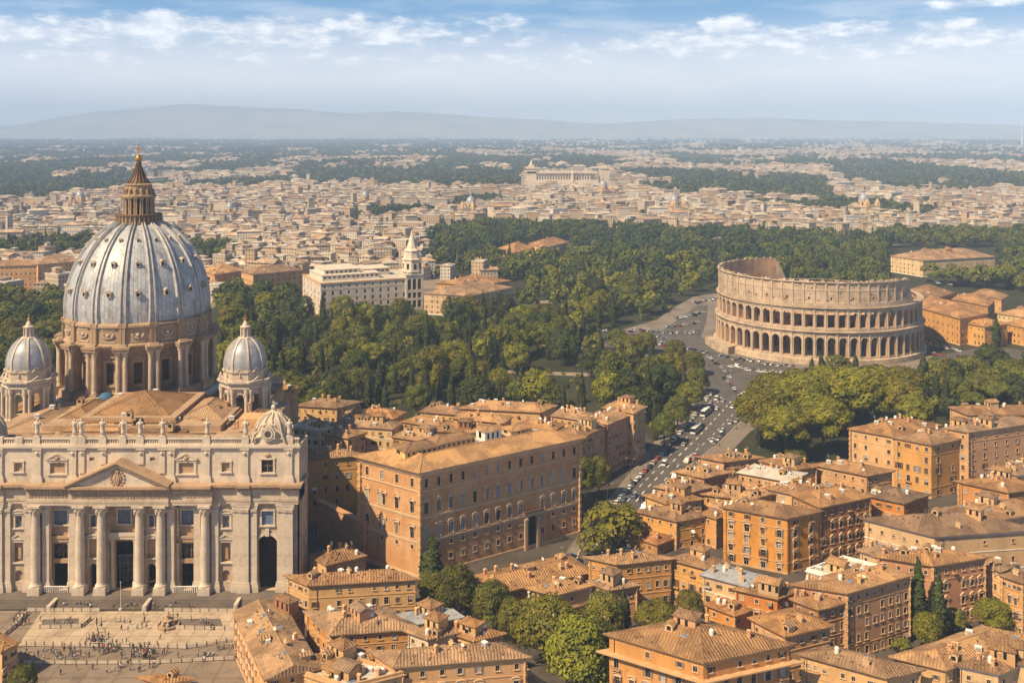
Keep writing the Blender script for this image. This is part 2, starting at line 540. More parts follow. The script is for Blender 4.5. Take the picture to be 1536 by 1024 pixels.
def tz(x, y):
    s = smooth(1500, 2600, y)
    if s <= 0:
        return 0.0
    z = s * 16 * (noise.noise((x / 700.0, y / 1300.0, 5.0)) + 0.35 * noise.noise((x / 260.0, y / 420.0, 1.0)))
    z += s * 12 * smooth(3500, 9000, y)
    d = ((x - MON.x) / 330) ** 2 + ((y - MON.y) / 420) ** 2
    z += 10 * math.exp(-d * 1.2)
    return z


def ground_mat():
    m = bpy.data.materials.new('city_ground')
    m.use_nodes = True
    t = NT(m.node_tree)
    tc = t.n('ShaderNodeTexCoord')
    a = t.n('ShaderNodeTexNoise', {'Vector': tc.outputs['Object'], 'Scale': 0.0022, 'Detail': 8.0, 'Roughness': 0.6}).outputs[0]
    b = t.n('ShaderNodeTexNoise', {'Vector': tc.outputs['Object'], 'Scale': 0.03, 'Detail': 8.0, 'Roughness': 0.7}).outputs[0]
    c = t.mix(t.ramp(b, 0.35, 0.65), (.15, .125, .10), (.27, .215, .155))
    c = t.mix(t.ramp(a, 0.46, 0.60), c, (.055, .065, .025))
    bs = t.n('ShaderNodeBsdfPrincipled', {'Base Color': c, 'Roughness': 0.95, 'Specular IOR Level': 0.1})
    t.n('ShaderNodeOutputMaterial', {'Surface': bs.outputs[0]})
    return m


def paving_mat(name, col, pu, pv, joint=.55):
    m = bpy.data.materials.new(name)
    m.use_nodes = True
    t_ = NT(m.node_tree)
    uv = t_.n('ShaderNodeUVMap')
    s_ = t_.n('ShaderNodeSeparateXYZ', {0: uv.outputs[0]})
    a_ = t_.math('LESS_THAN', t_.math('FRACT', t_.math('MULTIPLY', s_.outputs[0], 1 / pu)), .07)
    b_ = t_.math('LESS_THAN', t_.math('FRACT', t_.math('MULTIPLY', s_.outputs[1], 1 / pv)), .08)
    cell = t_.n('ShaderNodeCombineXYZ', {0: t_.math('FLOOR', t_.math('MULTIPLY', s_.outputs[0], 1 / pu)), 1: t_.math('FLOOR', t_.math('MULTIPLY', s_.outputs[1], 1 / pv))})
    wn = t_.n('ShaderNodeTexWhiteNoise', {'Vector': cell.outputs[0]}, noise_dimensions='3D').outputs[0]
    nz = t_.n('ShaderNodeTexNoise', {'Vector': uv.outputs[0], 'Scale': .12, 'Detail': 8.0, 'Roughness': .7}).outputs[0]
    c = t_.mix(t_.math('MULTIPLY', wn, .5), col, tuple(x * .72 for x in col))
    c = t_.mix(t_.math('MULTIPLY', t_.ramp(nz, .45, .7), .75), c, tuple(x * .45 for x in col))
    c = t_.mix(t_.math('MULTIPLY', t_.math('MAXIMUM', a_, b_), joint), c, tuple(x * .4 for x in col))
    bs = t_.n('ShaderNodeBsdfPrincipled', {'Base Color': c, 'Roughness': .9, 'Specular IOR Level': .2})
    t_.n('ShaderNodeOutputMaterial', {'Surface': bs.outputs[0]})
    return m


MT['ground'] = ground_mat()
MT['asphalt'] = material('asphalt', (.105, .094, .084), rough=.8, var=.25, scale=.08, bump=.1)
MT['street'] = material('shade_dark_street', (.085, .07, .055), var=.25, scale=.1)  # darkened: the shade between the houses is put into the street colour
MT['paving'] = material('grey_paving', (.15, .12, .10), var=.25, scale=.12, bump=.1)
MT['travert_paving'] = paving_mat('travertine_paving', (.46, .36, .255), 4.5, 4.5)
MT['plaza'] = material('dusty_plaza', (.21, .175, .14), var=.25, scale=.06)
MT['lawn'] = material('park_lawn', (.024, .030, .009), var=.35, scale=.05, col2=(.05, .042, .02), bump=.3)
MT['mark'] = material('road_paint', (.75, .72, .66), var=.15)
MT['hill'] = material('haze_paled_hill', (.30, .30, .28), var=.3, scale=.0016, col2=(.17, .185, .165))  # pale grey puts part of the haze fade into the hills' own colour

HILL_Y = 17500.0
ys = [-120, 0, 120, 200, 240, 280, 320, 380, 460, 560, 700, 850, 1000, 1200, 1400, 1500, 1600, 1700, 1800, 1950, 2100, 2250, 2400, 2550, 2700, 2900, 3100, 3300, 3600, 3900, 4200, 4600, 5000,
      5500, 6000, 6600, 7200, 8000, 9000, 10000, 11500, 13000, 15000, 17000, 19000, 21000, 23000]
mb = MB()
NXG = 60
rows = []
for y in ys:
    hw = max(420, y * 0.62 + 250) if y < 20000 else y * .62
    rows.append([(-hw + 2 * hw * i / NXG, y, 0) for i in range(NXG + 1)])
rows = [[(x, y, tz(x, y)) for x, y, _ in r] for r in rows]
for r0, r1 in zip(rows, rows[1:]):
    for i in range(NXG):
        mb.face([r0[i], r0[i + 1], r1[i + 1], r1[i]])
GROUND = struct(mb.build('ground', [MT['ground']], smooth=True))

RIDGE = [(-700, 196), (-300, 193), (0, 190), (30, 187), (60, 181), (100, 174), (140, 168), (180, 165), (220, 162), (262, 156.5), (285, 156), (320, 158.5), (360, 160), (400, 162),
         (450, 164), (520, 170), (560, 169), (600, 167), (650, 170), (700, 174), (760, 177), (800, 179), (860, 183), (900, 186), (950, 183), (1000, 180), (1060, 178), (1120, 177),
         (1180, 178), (1250, 181), (1330, 182), (1400, 184), (1470, 186), (1536, 188), (1800, 190), (2300, 195)]


def ridge_py(px):
    for (a, ya), (b, yb) in zip(RIDGE, RIDGE[1:]):
        if a <= px <= b:
            return ya + (yb - ya) * (px - a) / (b - a)
    return 196


mb = MB()
prof = []
for i in range(241):
    px = -700 + 3000 * i / 240
    x = (px - 768) / F * HILL_Y
    top = H + (200 - ridge_py(px)) / F * HILL_Y + 16 * noise.fractal((px / 26.0, 0, 0), 1.0, 2.0, 4)
    col_ = []
    for k, (dy, q) in enumerate(((-2600, 0), (-1900, .18), (-1200, .45), (-600, .78), (0, 1.0), (700, .7), (1500, .3), (2400, 0))):
        col_.append((x * (1 + dy / HILL_Y * .3), HILL_Y + dy + 220 * noise.noise((px / 60.0, k, 2)), -1 + top * q * (1 + (.22 * noise.noise((px / 45.0, k * 1.7, 7)) if k != 4 else 0))))
    prof.append(col_)
for a, b in zip(prof, prof[1:]):
    for k in range(7):
        mb.face([a[k], b[k], b[k + 1], a[k + 1]])
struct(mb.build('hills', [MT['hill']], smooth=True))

hz = MB()
hz.box((0, 11000, -60), (33000, 22800, 60 + 745))
HAZE = stuff(hz.build('haze', []))
hm = bpy.data.materials.new('haze_air')
hm.use_nodes = True
t = NT(hm.node_tree)
pv = t.n('ShaderNodeVolumePrincipled', {'Color': (0.48, 0.68, 1.0, 1), 'Density': HAZE_DENSITY, 'Anisotropy': -0.2})
t.n('ShaderNodeOutputMaterial', {'Volume': pv.outputs[0]})
HAZE.data.materials.append(hm)


def sheet(name, pts, mat, z, label=None):
    mb_ = MB()
    P = [G(*p) for p in pts]
    mb_.face([(p.x, p.y, z) for p in P], 0, [(p.x, p.y) for p in P])
    o = mb_.build(name, [mat])
    # triangulate big polygons cleanly
    import bmesh
    bm = bmesh.new()
    bm.from_mesh(o.data)
    bmesh.ops.triangulate(bm, faces=bm.faces, ngon_method='EAR_CLIP')
    bm.to_mesh(o.data)
    bm.free()
    return struct(o)


PARK = [(290, 470), (330, 458), (455, 470), (640, 484), (700, 474), (770, 460), (745, 425), (640, 410), (640, 356), (760, 352), (870, 350), (1010, 356), (1200, 362),
        (1340, 368), (1560, 358), (1700, 440), (1560, 520), (1700, 640), (1560, 640), (1400, 660), (1390, 700), (1110, 700), (1060, 690), (980, 690), (960, 650), (600, 650), (440, 650), (300, 640)]
sheet('park_lawn', PARK, MT['lawn'], 0.06)
sheet('lawn', [(-200, 436), (95, 446), (140, 640), (-200, 640)], MT['lawn'], 0.06)
sheet('street_pavement', [(-300, 900), (400, 830), (440, 690), (860, 690), (960, 650), (1060, 690), (1400, 700), (1700, 640), (2100, 1024), (2100, 1400), (-300, 1400)], MT['street'], 0.12)
ROAD_L = [(846, 905), (868, 830), (905, 775), (945, 728), (982, 690), (1018, 648), (1048, 612), (1062, 590), (1050, 560), (1015, 533), (940, 522), (880, 520)]
ROAD_R = [(925, 905), (938, 830), (955, 790), (990, 745), (1032, 700), (1075, 668), (1112, 632), (1142, 604), (1190, 588), (1300, 575), (1400, 567), (1480, 562)]
sheet('pavement', [(820, 910), (850, 825), (940, 715), (1000, 640), (1040, 600), (1035, 565), (1000, 545), (925, 526), (925, 497), (985, 480), (1010, 462), (1040, 445), (1075, 440), (1120, 470), (1330, 500), (1400, 535), (1470, 555), (1540, 575),
                    (1300, 590), (1190, 606), (1125, 648), (1085, 690), (1040, 720), (985, 790), (955, 910)], MT['plaza'], 0.18)
sheet('road', ROAD_L + [(900, 502), (990, 498), (1020, 478), (1046, 458), (1062, 458), (1060, 480), (1052, 505), (1075, 528), (1150, 548), (1250, 558), (1400, 552)] + ROAD_R[::-1], MT['asphalt'], 0.24)
sheet('road', [(1380, 560), (1400, 535), (1480, 520), (1560, 528), (1560, 545), (1480, 540), (1420, 556)], MT['asphalt'], 0.30)
# the piazza in front of the basilica
MT['piazza'] = paving_mat('piazza_setts', (.24, .185, .14), 9.0, 9.0, .4)
sheet('piazza', [(-300, 903), (440, 903), (520, 1400), (-500, 1400)], MT['piazza'], 0.2)
sheet('piazza_paving', [(34, 958), (62, 918), (366, 918), (366, 966), (250, 972), (30, 968)], MT['travert_paving'], 0.28)
for q in ([(60, 944), (64, 930), (118, 928), (118, 942)], [(262, 941), (266, 929), (330, 929), (334, 940)]):
    sheet('piazza_paving', q, MT['paving'], 0.34)
MT['path'] = material('gravel_path', (.30, .235, .165), var=.25, scale=.1)
for q in ([(330, 512), (470, 506), (640, 502), (760, 512), (885, 522), (885, 526), (760, 517), (640, 507), (470, 511), (330, 517)], [(540, 566), (660, 548), (770, 556), (900, 560), (1000, 575), (1000, 580), (900, 565), (770, 561), (660, 553), (540, 572)],
          [(740, 470), (800, 452), (900, 446), (980, 452), (980, 456), (900, 450), (800, 456), (744, 474)], [(690, 510), (742, 472), (750, 472), (700, 512)], [(640, 396), (800, 388), (960, 384), (1060, 392), (1060, 395), (960, 387), (800, 392), (640, 400)]):
    sheet('path', q, MT['path'], 0.13)
# dashed lane lines on the avenue
def lerp_path(P, s):
    d = [0.0]
    for a, b in zip(P, P[1:]):
        d.append(d[-1] + (b - a).length)
    s *= d[-1]
    for i in range(len(P) - 1):
        if d[i] <= s <= d[i + 1]:
            f_ = (s - d[i]) / max(1e-6, d[i + 1] - d[i])
            return P[i].lerp(P[i + 1], f_), (P[i + 1] - P[i]).normalized()
    return P[-1], (P[-1] - P[-2]).normalized()


CL = [(G(*a) + G(*b)) / 2 for a, b in zip(ROAD_L[:8], ROAD_R[:8])]
mb = MB()
for q in (0.28, 0.5, 0.74):
    Pq = [G(*a).lerp(G(*b), q) for a, b in zip(ROAD_L[:8], ROAD_R[:8])]
    L = sum((b - a).length for a, b in zip(Pq, Pq[1:]))
    k = 0
    while k * 9.0 < L - 4:
        p, d = lerp_path(Pq, k * 9.0 / L)
        nrm = Vector((-d.y, d.x, 0)) * (.16 if q != .5 else .22)
        e = p + d * 4.0
        mb.face([(*(p - nrm).xy, .30), (*(p + nrm).xy, .30), (*(e + nrm).xy, .30), (*(e - nrm).xy, .30)])
        k += 1
struct(mb.build('road_marking', [MT['mark']]))
mb = MB()
for q in ([(1106, 592), (1135, 578), (1138, 580), (1109, 594)], [(1012, 712), (1040, 720), (1041, 724), (1011, 716)]):
    A_, B_, C_, D_ = [G(*p) for p in q]
    for i in range(7):
        a, b = i / 7, (i + .5) / 7
        mb.face([(*A_.lerp(B_, a).xy, .31), (*A_.lerp(B_, b).xy, .31), (*D_.lerp(C_, b).xy, .31), (*D_.lerp(C_, a).xy, .31)])
struct(mb.build('crosswalk_marking', [MT['mark']]))
# raised kerbs on both sides of the avenue
mb = MB()
for side in (ROAD_L[:8], ROAD_R[:8]):
    P = [G(*p) for p in side]
    for a, b in zip(P, P[1:]):
        d = (b - a).normalized()
        nrm = Vector((-d.y, d.x, 0)) * .2
        mb.prism([(a - nrm).xy, (b - nrm).xy, (b + nrm).xy, (a + nrm).xy], .2, .42)
struct(mb.build('kerb', [MT['stone']]))

# ------------------------------------------------------------------ the basilica
BX, BY, BZ = -124.8, 317.0, 1.6
BAS = thing('basilica', 'huge travertine basilica with ribbed grey lead dome above the piazza', 'basilica', (BX, BY, 0))
MT['stone_lower'] = material('honey_travertine', (.49, .38, .275), var=.25, scale=.2, streak=.65, bump=.3, bscale=1.2)
ST, SP, SW, SD = MT['stone'], MT['stone_pale'], MT['stone_warm'], MT['stone_drum']


def pt(mb_, name, mats, parent=BAS, smooth=False):
    return mb_.build(name, mats, parent, smooth)


def Mf(yoff):
    return lambda u, v, d: (u, yoff + d, BZ + v)


def bx(mb_, x0, x1, y0, y1, z0, z1, m=0):
    mb_.box(((x0 + x1) / 2, (y0 + y1) / 2, BZ + z0), (x1 - x0, y1 - y0, z1 - z0), 0, m)


# lower storey wall: outer sheet with deep bays, inner sheet behind them
WALL_Y = 1.9
HW = 56.7
mb = MB()
holes = [(-4.5, 4.5, 0, 28.0)]
for s in (-1, 1):
    holes += [(s * 20.6 - 4.6, s * 20.6 + 4.6, 0, 27.6), (s * 9.3 - 1.5, s * 9.3 + 1.5, .4, 8.6, True), (s * 9.3 - .85, s * 9.3 + .85, 20.6, 24.6, True),
              (s * 9.3 - 1.35, s * 9.3 + 1.35, 10.6, 17.0, True), (s * 33.2 - 1.1, s * 33.2 + 1.1, 20.2, 24.2), (s * 33.2 - 1.5, s * 33.2 + 1.5, 9.2, 15.6), (s * 33.2 - 1.25, s * 33.2 + 1.25, 3.0, 6.6, True),
              (s * 46.5 - 3.35, s * 46.5 + 3.35, 0, 17.9, True), (s * 46.5 - 1.85, s * 46.5 + 1.85, 21.0, 25.6)]
wall_holes(mb, Mf(WALL_Y), -HW, HW, 0, 29, holes, 1.7, nseg=12)
bx(mb, -HW, -HW + .6, WALL_Y, 14, 0, 46)
bx(mb, HW - .6, HW, WALL_Y, 14, 0, 46)
bx(mb, -HW, HW, 14, 14.6, 0, 46)
bx(mb, -HW + .6, HW - .6, 10, 13.9, 44.6, 45.4)
pt(mb, 'facade_wall', [MT['stone_lower']])
mb = MB()
inner = [(-2.9, 2.9, 0, 15.2), (-2.1, 2.1, 20.9, 25.4)]
for s in (-1, 1):
    inner += [(s * 20.6 - 2.3, s * 20.6 + 2.3, .3, 14.4), (s * 20.6 - 2.15, s * 20.6 + 2.15, 20.6, 25.2)]
wall_holes(mb, Mf(WALL_Y + 1.7), -HW + .7, HW - .7, 0, 28.6, inner + [h for h in holes if abs(abs(h[0] + h[1]) / 2 - 46.5) < .1 and h[2] == 0 or abs(abs(h[0] + h[1]) / 2 - 9.3) < .1 and h[2] == .4], 1.0, nseg=12)
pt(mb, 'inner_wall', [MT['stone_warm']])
mb = MB()   # porch behind the openings, its deep shade painted in as dark brown
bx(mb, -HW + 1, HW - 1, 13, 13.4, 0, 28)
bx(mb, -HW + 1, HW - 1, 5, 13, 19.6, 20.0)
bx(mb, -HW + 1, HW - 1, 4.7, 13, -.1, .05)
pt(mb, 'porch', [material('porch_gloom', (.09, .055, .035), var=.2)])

# bays: doors, windows, little aedicules
def glazing(x0, x1, z0, z1, y, mat, name='window', bars=(1, 1)):
    b = MB()
    b.face([(x0, y, BZ + z0), (x1, y, BZ + z0), (x1, y, BZ + z1), (x0, y, BZ + z1)], 0)
    for i in range(1, bars[0] + 1):
        x = x0 + (x1 - x0) * i / (bars[0] + 1)
        bx(b, x - .08, x + .08, y - .1, y - .01, z0, z1, 1)
    for i in range(1, bars[1] + 1):
        z = z0 + (z1 - z0) * i / (bars[1] + 1)
        bx(b, x0, x1, y - .08, y - .011, z - .07, z + .07, 1)
    return pt(b, name, [mat, MT['shutter']])


def frame(x0, x1, z0, z1, y, mat=None, wdt=.45, pediment=None, parent=BAS, sill=True):
    b = MB()
    for a, c in ((x0 - wdt, x0), (x1, x1 + wdt)):
        bx(b, a, c, y - .3, y + .02, z0, z1)
    bx(b, x0 - wdt - .1, x1 + wdt + .1, y - .4, y + .02, z1, z1 + wdt)
    if sill:
        bx(b, x0 - wdt - .2, x1 + wdt + .2, y - .55, y + .02, z0 - .4, z0)
    if pediment:
        zt, xa, xb = z1 + wdt, x0 - wdt - .5, x1 + wdt + .5
        n = 8
        if pediment == 'tri':
            pts = [(xa, 0), ((xa + xb) / 2, (xb - xa) * .26), (xb, 0)]
        else:
            pts = [(xa + (xb - xa) * i / n, (xb - xa) * .2 * math.sin(math.pi * i / n) ** .7) for i in range(n + 1)]
        for (ua, va), (uc, vc) in zip(pts, pts[1:]):
            f0, f1 = BZ + zt, y - .7
            b.face([(ua, y - .35, f0), (uc, y - .35, f0), (uc, y - .35, f0 + vc), (ua, y - .35, f0 + va)])
            b.face([(ua, f1, f0 + va), (uc, f1, f0 + vc), (uc, f1, f0 + vc + .45), (ua, f1, f0 + va + .45)])
            b.face([(ua, f1, f0 + va + .45), (uc, f1, f0 + vc + .45), (uc, y, f0 + vc + .45), (ua, y, f0 + va + .45)])
            b.face([(ua, f1, f0 + va), (uc, f1, f0 + vc), (uc, y, f0 + vc), (ua, y, f0 + va)])
        bx(b, xa, xb, f1, y, zt, zt + .25)
    return pt(b, 'window_frame', [mat or SP], parent)


Y2 = WALL_Y + 1.7
glazing(-2.1, 2.1, 20.9, 25.4, Y2 + .6, MT['glass_blue'], bars=(2, 2))
frame(-2.1, 2.1, 20.9, 25.4, Y2, pediment='arc')
dr = glazing(-2.9, 2.9, .0, 9.2, Y2 + 3.0, MT['glass'], 'door', (3, 3))
b = MB()
bx(b, -2.9, 2.9, Y2 + 2.4, Y2 + 2.9, 9.2, 9.9)
for x in (-2.7, 2.2):
    bx(b, x, x + .5, Y2 + 2.4, Y2 + 2.9, 0, 9.2)
b.build('door_frame', [material('blue_grey_bronze', (.10, .13, .17), var=.2)], dr)
for s in (-1, 1):
    for (x0, x1, z0, z1, yy, mt_, bars) in ((s * 20.6 - 2.15, s * 20.6 + 2.15, 20.6, 25.2, Y2 + .6, 'glass_blue', (2, 2)), (s * 20.6 - 2.3, s * 20.6 + 2.3, 9.7, 14.4, Y2 + .7, 'glass', (2, 1)),
                                           (s * 9.3 - .85, s * 9.3 + .85, 20.6, 24.6, WALL_Y + 1.0, 'glass_blue', (1, 1)), (s * 33.2 - 1.1, s * 33.2 + 1.1, 20.2, 24.2, WALL_Y + .7, 'glass_pale', (1, 2)),
                                           (s * 46.5 - 1.85, s * 46.5 + 1.85, 21.0, 25.6, WALL_Y + .6, 'glass_blue', (1, 1))):
        glazing(x0, x1, z0, z1, yy, MT[mt_], bars=bars)
    frame(s * 20.6 - 2.15, s * 20.6 + 2.15, 20.6, 25.2, Y2, pediment='arc')
    frame(s * 9.3 - .85, s * 9.3 + .85, 20.6, 24.3, WALL_Y, pediment=None, wdt=.4)
    frame(s * 9.3 - 1.35, s * 9.3 + 1.35, 10.6, 16.6, WALL_Y, pediment='arc', wdt=.4)
    frame(s * 33.2 - 1.1, s * 33.2 + 1.1, 20.2, 24.2, WALL_Y, pediment='arc', wdt=.7)
    frame(s * 33.2 - 1.5, s * 33.2 + 1.5, 9.2, 15.6, WALL_Y, pediment='tri', wdt=.9)
    frame(s * 46.5 - 1.85, s * 46.5 + 1.85, 21.0, 25.6, WALL_Y, pediment=None, wdt=.55)
    b = MB()    # moulded arch over the carriage gate
    for i in range(14):
        t0, t1 = math.pi * i / 14, math.pi * (i + 1) / 14
        P = lambda r, t_, y: (s * 46.5 - r * math.cos(t_), y, BZ + 14.55 + r * math.sin(t_))
        b.face([P(3.35, t0, WALL_Y - .3), P(3.35, t1, WALL_Y - .3), P(4.2, t1, WALL_Y - .3), P(4.2, t0, WALL_Y - .3)])
        b.face([P(4.2, t0, WALL_Y - .3), P(4.2, t1, WALL_Y - .3), P(4.2, t1, WALL_Y), P(4.2, t0, WALL_Y)])
    for a in (-4.9, 3.35):
        bx(b, s * 46.5 + a, s * 46.5 + a + 1.55, WALL_Y - .35, WALL_Y, 0, 13.6)
        bx(b, s * 46.5 + a - .2, s * 46.5 + a + 1.75, WALL_Y - .6, WALL_Y, 13.6, 14.5)
    bx(b, s * 46.5 - .6, s * 46.5 + .6, WALL_Y - .7, WALL_Y, 17.6, 20)
    pt(b, 'gate_surround', [SP])
    for xx in (-33.2,):
        b = MB()
        bx(b, s * 33.2 - 1.4, s * 33.2 + 1.4, WALL_Y + 1.0, WALL_Y + 1.1, 9.2, 15.6)
        bx(b, s * 33.2 - .5, s * 33.2 + .5, WALL_Y + .5, WALL_Y + 1.0, 10, 13.6)
        pt(b, 'niche', [SW])
    b = MB()
    bx(b, s * 33.2 - 1.2, s * 33.2 + 1.2, WALL_Y + .9, WALL_Y + 1, 3, 6.6)
    bx(b, s * 9.3 - 1.3, s * 9.3 + 1.3, WALL_Y + .9, WALL_Y + 1, 10.6, 17)
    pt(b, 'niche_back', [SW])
    b = MB()    # side bay lintel and loggia balcony
    bx(b, s * 20.6 - 3.0, s * 20.6 + 3.0, Y2 - .5, Y2, 8.3, 9.7)
    bx(b, s * 20.6 - 4.5, s * 20.6 + 4.5, Y2 - .9, Y2, 15.2, 17.0)
    bx(b, s * 20.6 - 4.5, s * 20.6 + 4.5, Y2 - 1.2, Y2 - .9, 16.4, 17.3)
    pt(b, 'lintel', [SW])
    b = MB()    # railing across the side bay
    for i in range(12):
        x = s * 20.6 - 3.6 + 7.2 * i / 11
        bx(b, x - .09, x + .09, .3, .5, .1, 1.9)
    bx(b, s * 20.6 - 3.8, s * 20.6 + 3.8, .25, .55, 1.9, 2.15)
    pt(b, 'railing', [MT['white']])
    for x in (s * 20.6 - 3.3, s * 20.6 + 3.3):
        b = MB()
        b.lathe([(.95, BZ), (.95, BZ + 2.2), (.6, BZ + 2.4), (.55, BZ + 13.6), (.9, BZ + 15.1)], 10, (x, Y2 - .6))
        b.lathe([(.7, BZ + 17.3), (.45, BZ + 18), (.42, BZ + 25.2), (.75, BZ + 26.4)], 10, (x, Y2 - .6))
        pt(b, 'small_column', [SP])
for x in (-3.7, 3.7):
    b = MB()
    b.lathe([(.95, BZ), (.95, BZ + 2.2), (.65, BZ + 2.4), (.6, BZ + 14.6), (.9, BZ + 16.2)], 10, (x, Y2 - .5))
    pt(b, 'small_column', [SP])
b = MB()
bx(b, -4.5, 4.5, Y2 - 1.1, Y2, 16.2, 17.6)
bx(b, -4.5, 4.5, Y2 - 1.3, Y2 - 1.1, 17.2, 18.4)
pt(b, 'balcony', [SP])

# giant columns and pilasters
def column_mesh():
    b = MB()
    b.box((0, 0, 0), (3.9, 3.9, 2.4), 0, 0, .94)
    b.lathe([(1.85, 2.4), (1.9, 2.8), (1.6, 3.1), (1.5, 3.5), (1.42, 3.7), (1.42, 12), (1.33, 20), (1.2, 25.0), (1.35, 25.2), (1.25, 25.5), (1.5, 26.5), (1.9, 27.6)], 20)
    for k in range(8):      # acanthus leaves
        a = 2 * math.pi * k / 8
        b.box((1.5 * math.cos(a), 1.5 * math.sin(a), 25.5), (.5, .5, 1.1), a, 0, 1.5)
        b.box((1.65 * math.cos(a + .39), 1.65 * math.sin(a + .39), 26.5), (.5, .5, .9), a + .39, 0, 1.4)
    b.box((0, 0, 27.6), (3.9, 3.9, .7))
    return b.mesh('column', [SP], smooth=False, merge=True)


CM = column_mesh()
for x in (-27.0, -12.85, -6.05, 6.05, 12.85, 27.0):
    put(CM, 'column', BAS, (x, 0.2, BZ))


def pilaster_mesh(wd):
    b = MB()
    b.box((0, 0, 0), (wd + 1.0, 2.6, 2.4), 0, 0, .95)
    b.box((0, 0, 2.4), (wd + .5, 2.3, .8))
    b.box((0, 0, 3.2), (wd, 2.0, 22.2), 0, 0, .97)
    b.box((0, 0, 25.4), (wd, 2.0, 2.2), 0, 0, 1.25)
    for k in (-.38, -.13, .13, .38):
        b.box((k * wd, -1.1, 25.7), (.5, .5, 1.0), 0, 0, 1.4)
    b.box((0, 0, 27.6), (wd + 1.0, 2.6, .7))
    return b.mesh('pilaster', [SP])


PM, PN = pilaster_mesh(3.0), pilaster_mesh(2.2)
for x in (-53.4, -39.3, 39.3, 53.4):
    put(PM, 'pilaster', BAS, (x, 1.3, BZ))
for x in (-24.2, -15.7, 15.7, 24.2, 29.9, -29.9, 36.6, -36.6, 42.2, -42.2, 50.8, -50.8):
    put(PN, 'pilaster', BAS, (x, 1.9, BZ))
# entablature
def along(b, segs, y0, y1, z0, z1):
    for x0, x1, pr in segs:
        bx(b, x0, x1, y0 - pr, y1, z0, z1)


SEGS = [(-HW, -51.2, .7), (-51.2, -41.6, .0), (-41.6, -37.1, .7), (-37.1, -29.5, .0), (-29.5, -15.9, 1.5), (-15.9, 15.9, 2.1), (15.9, 29.5, 1.5), (29.5, 37.1, .0), (37.1, 41.6, .7), (41.6, 51.2, 0), (51.2, HW, .7)]
b = MB()
along(b, SEGS, .6, 10, 28.3, 29.3)
along(b, [(a, c, p + .15) for a, c, p in SEGS], .6, 10.01, 29.3, 30.2)
pt(b, 'architrave', [ST])
b = MB()
along(b, SEGS, .65, 9.9, 30.2, 33.0)
pt(b, 'frieze', [ST])
b = MB()
x = -28.6
rr = random.Random(4)
while x < 28.6:
    wd = rr.uniform(.35, .8)
    pr = 2.1 if abs(x) < 15.6 else 1.5
    if not 15.2 < abs(x) < 16.4:
        bx(b, x, x + wd * .7, .65 - pr - .22, .66 - pr, 30.7 + rr.uniform(0, .4), 32.5 + rr.uniform(-.5, .2))
    x += wd + .25
pt(b, 'frieze_relief', [SW])
b = MB()
along(b, [(a, c, p + .5) for a, c, p in SEGS], .6, 10.02, 33.0, 33.6)
along(b, [(a - (.0 if abs(a) < HW else .8), c + (0 if c < HW else .8), p + 1.2) for a, c, p in SEGS], .6, 10.03, 33.6, 34.1)
along(b, [(a - (.0 if abs(a) < HW else 1.3), c + (0 if c < HW else 1.3), p + 1.7) for a, c, p in SEGS], .6, 10.04, 34.1, 34.9)
x = -HW
while x < HW:
    pr = next(p for a, c, p in SEGS if a <= x <= c)
    bx(b, x, x + .5, .6 - pr - 1.0, .7 - pr, 33.0, 33.55)
    x += 1.1
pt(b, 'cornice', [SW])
# pediment
b = MB()
y0 = -1.5
for s in (-1, 1):
    pts = [(s * 16.6, 34.9), (0, 42.4)]
    (xa, za), (xb, zb) = pts
    for dz0, dz1, yy in ((-.9, 0, y0 - 1.6), (0, .55, y0 - 2.2)):
        P = [(xa, yy, BZ + za + dz0), (xb, yy, BZ + zb + dz0), (xb, yy, BZ + zb + dz1), (xa, yy, BZ + za + dz1)]
        Q = [(p[0], 3.0, p[2]) for p in P]
        b.face(P)
        for i in range(4):
            b.face([P[i], P[(i + 1) % 4], Q[(i + 1) % 4], Q[i]])
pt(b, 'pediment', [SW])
b = MB()
b.face([(-16.2, y0 - .6, BZ + 34.9), (16.2, y0 - .6, BZ + 34.9), (0, y0 - .6, BZ + 42)])
pt(b, 'tympanum', [SP])
b = MB()
b.sphere((0, y0 - .8, BZ + 37.2), 1.9, 14, 8, 0, (.8, .25, 1.05))
b.sphere((0, y0 - .9, BZ + 39.7), .8, 10, 6, 0, (1, .4, .9))
for k in range(14):
    a = 2 * math.pi * k / 14
    b.sphere((2.1 * math.cos(a), y0 - .75, BZ + 37.3 + 2.5 * math.sin(a)), .45, 8, 5, 0, (1, .5, 1))
for s in (-1, 1):
    b.tube([(s * .2, y0 - 1, BZ + 35.4), (s * .7, y0 - 1.2, BZ + 37.2), (s * .3, y0 - 1.1, BZ + 39)], .2)
pt(b, 'coat_of_arms', [SW])
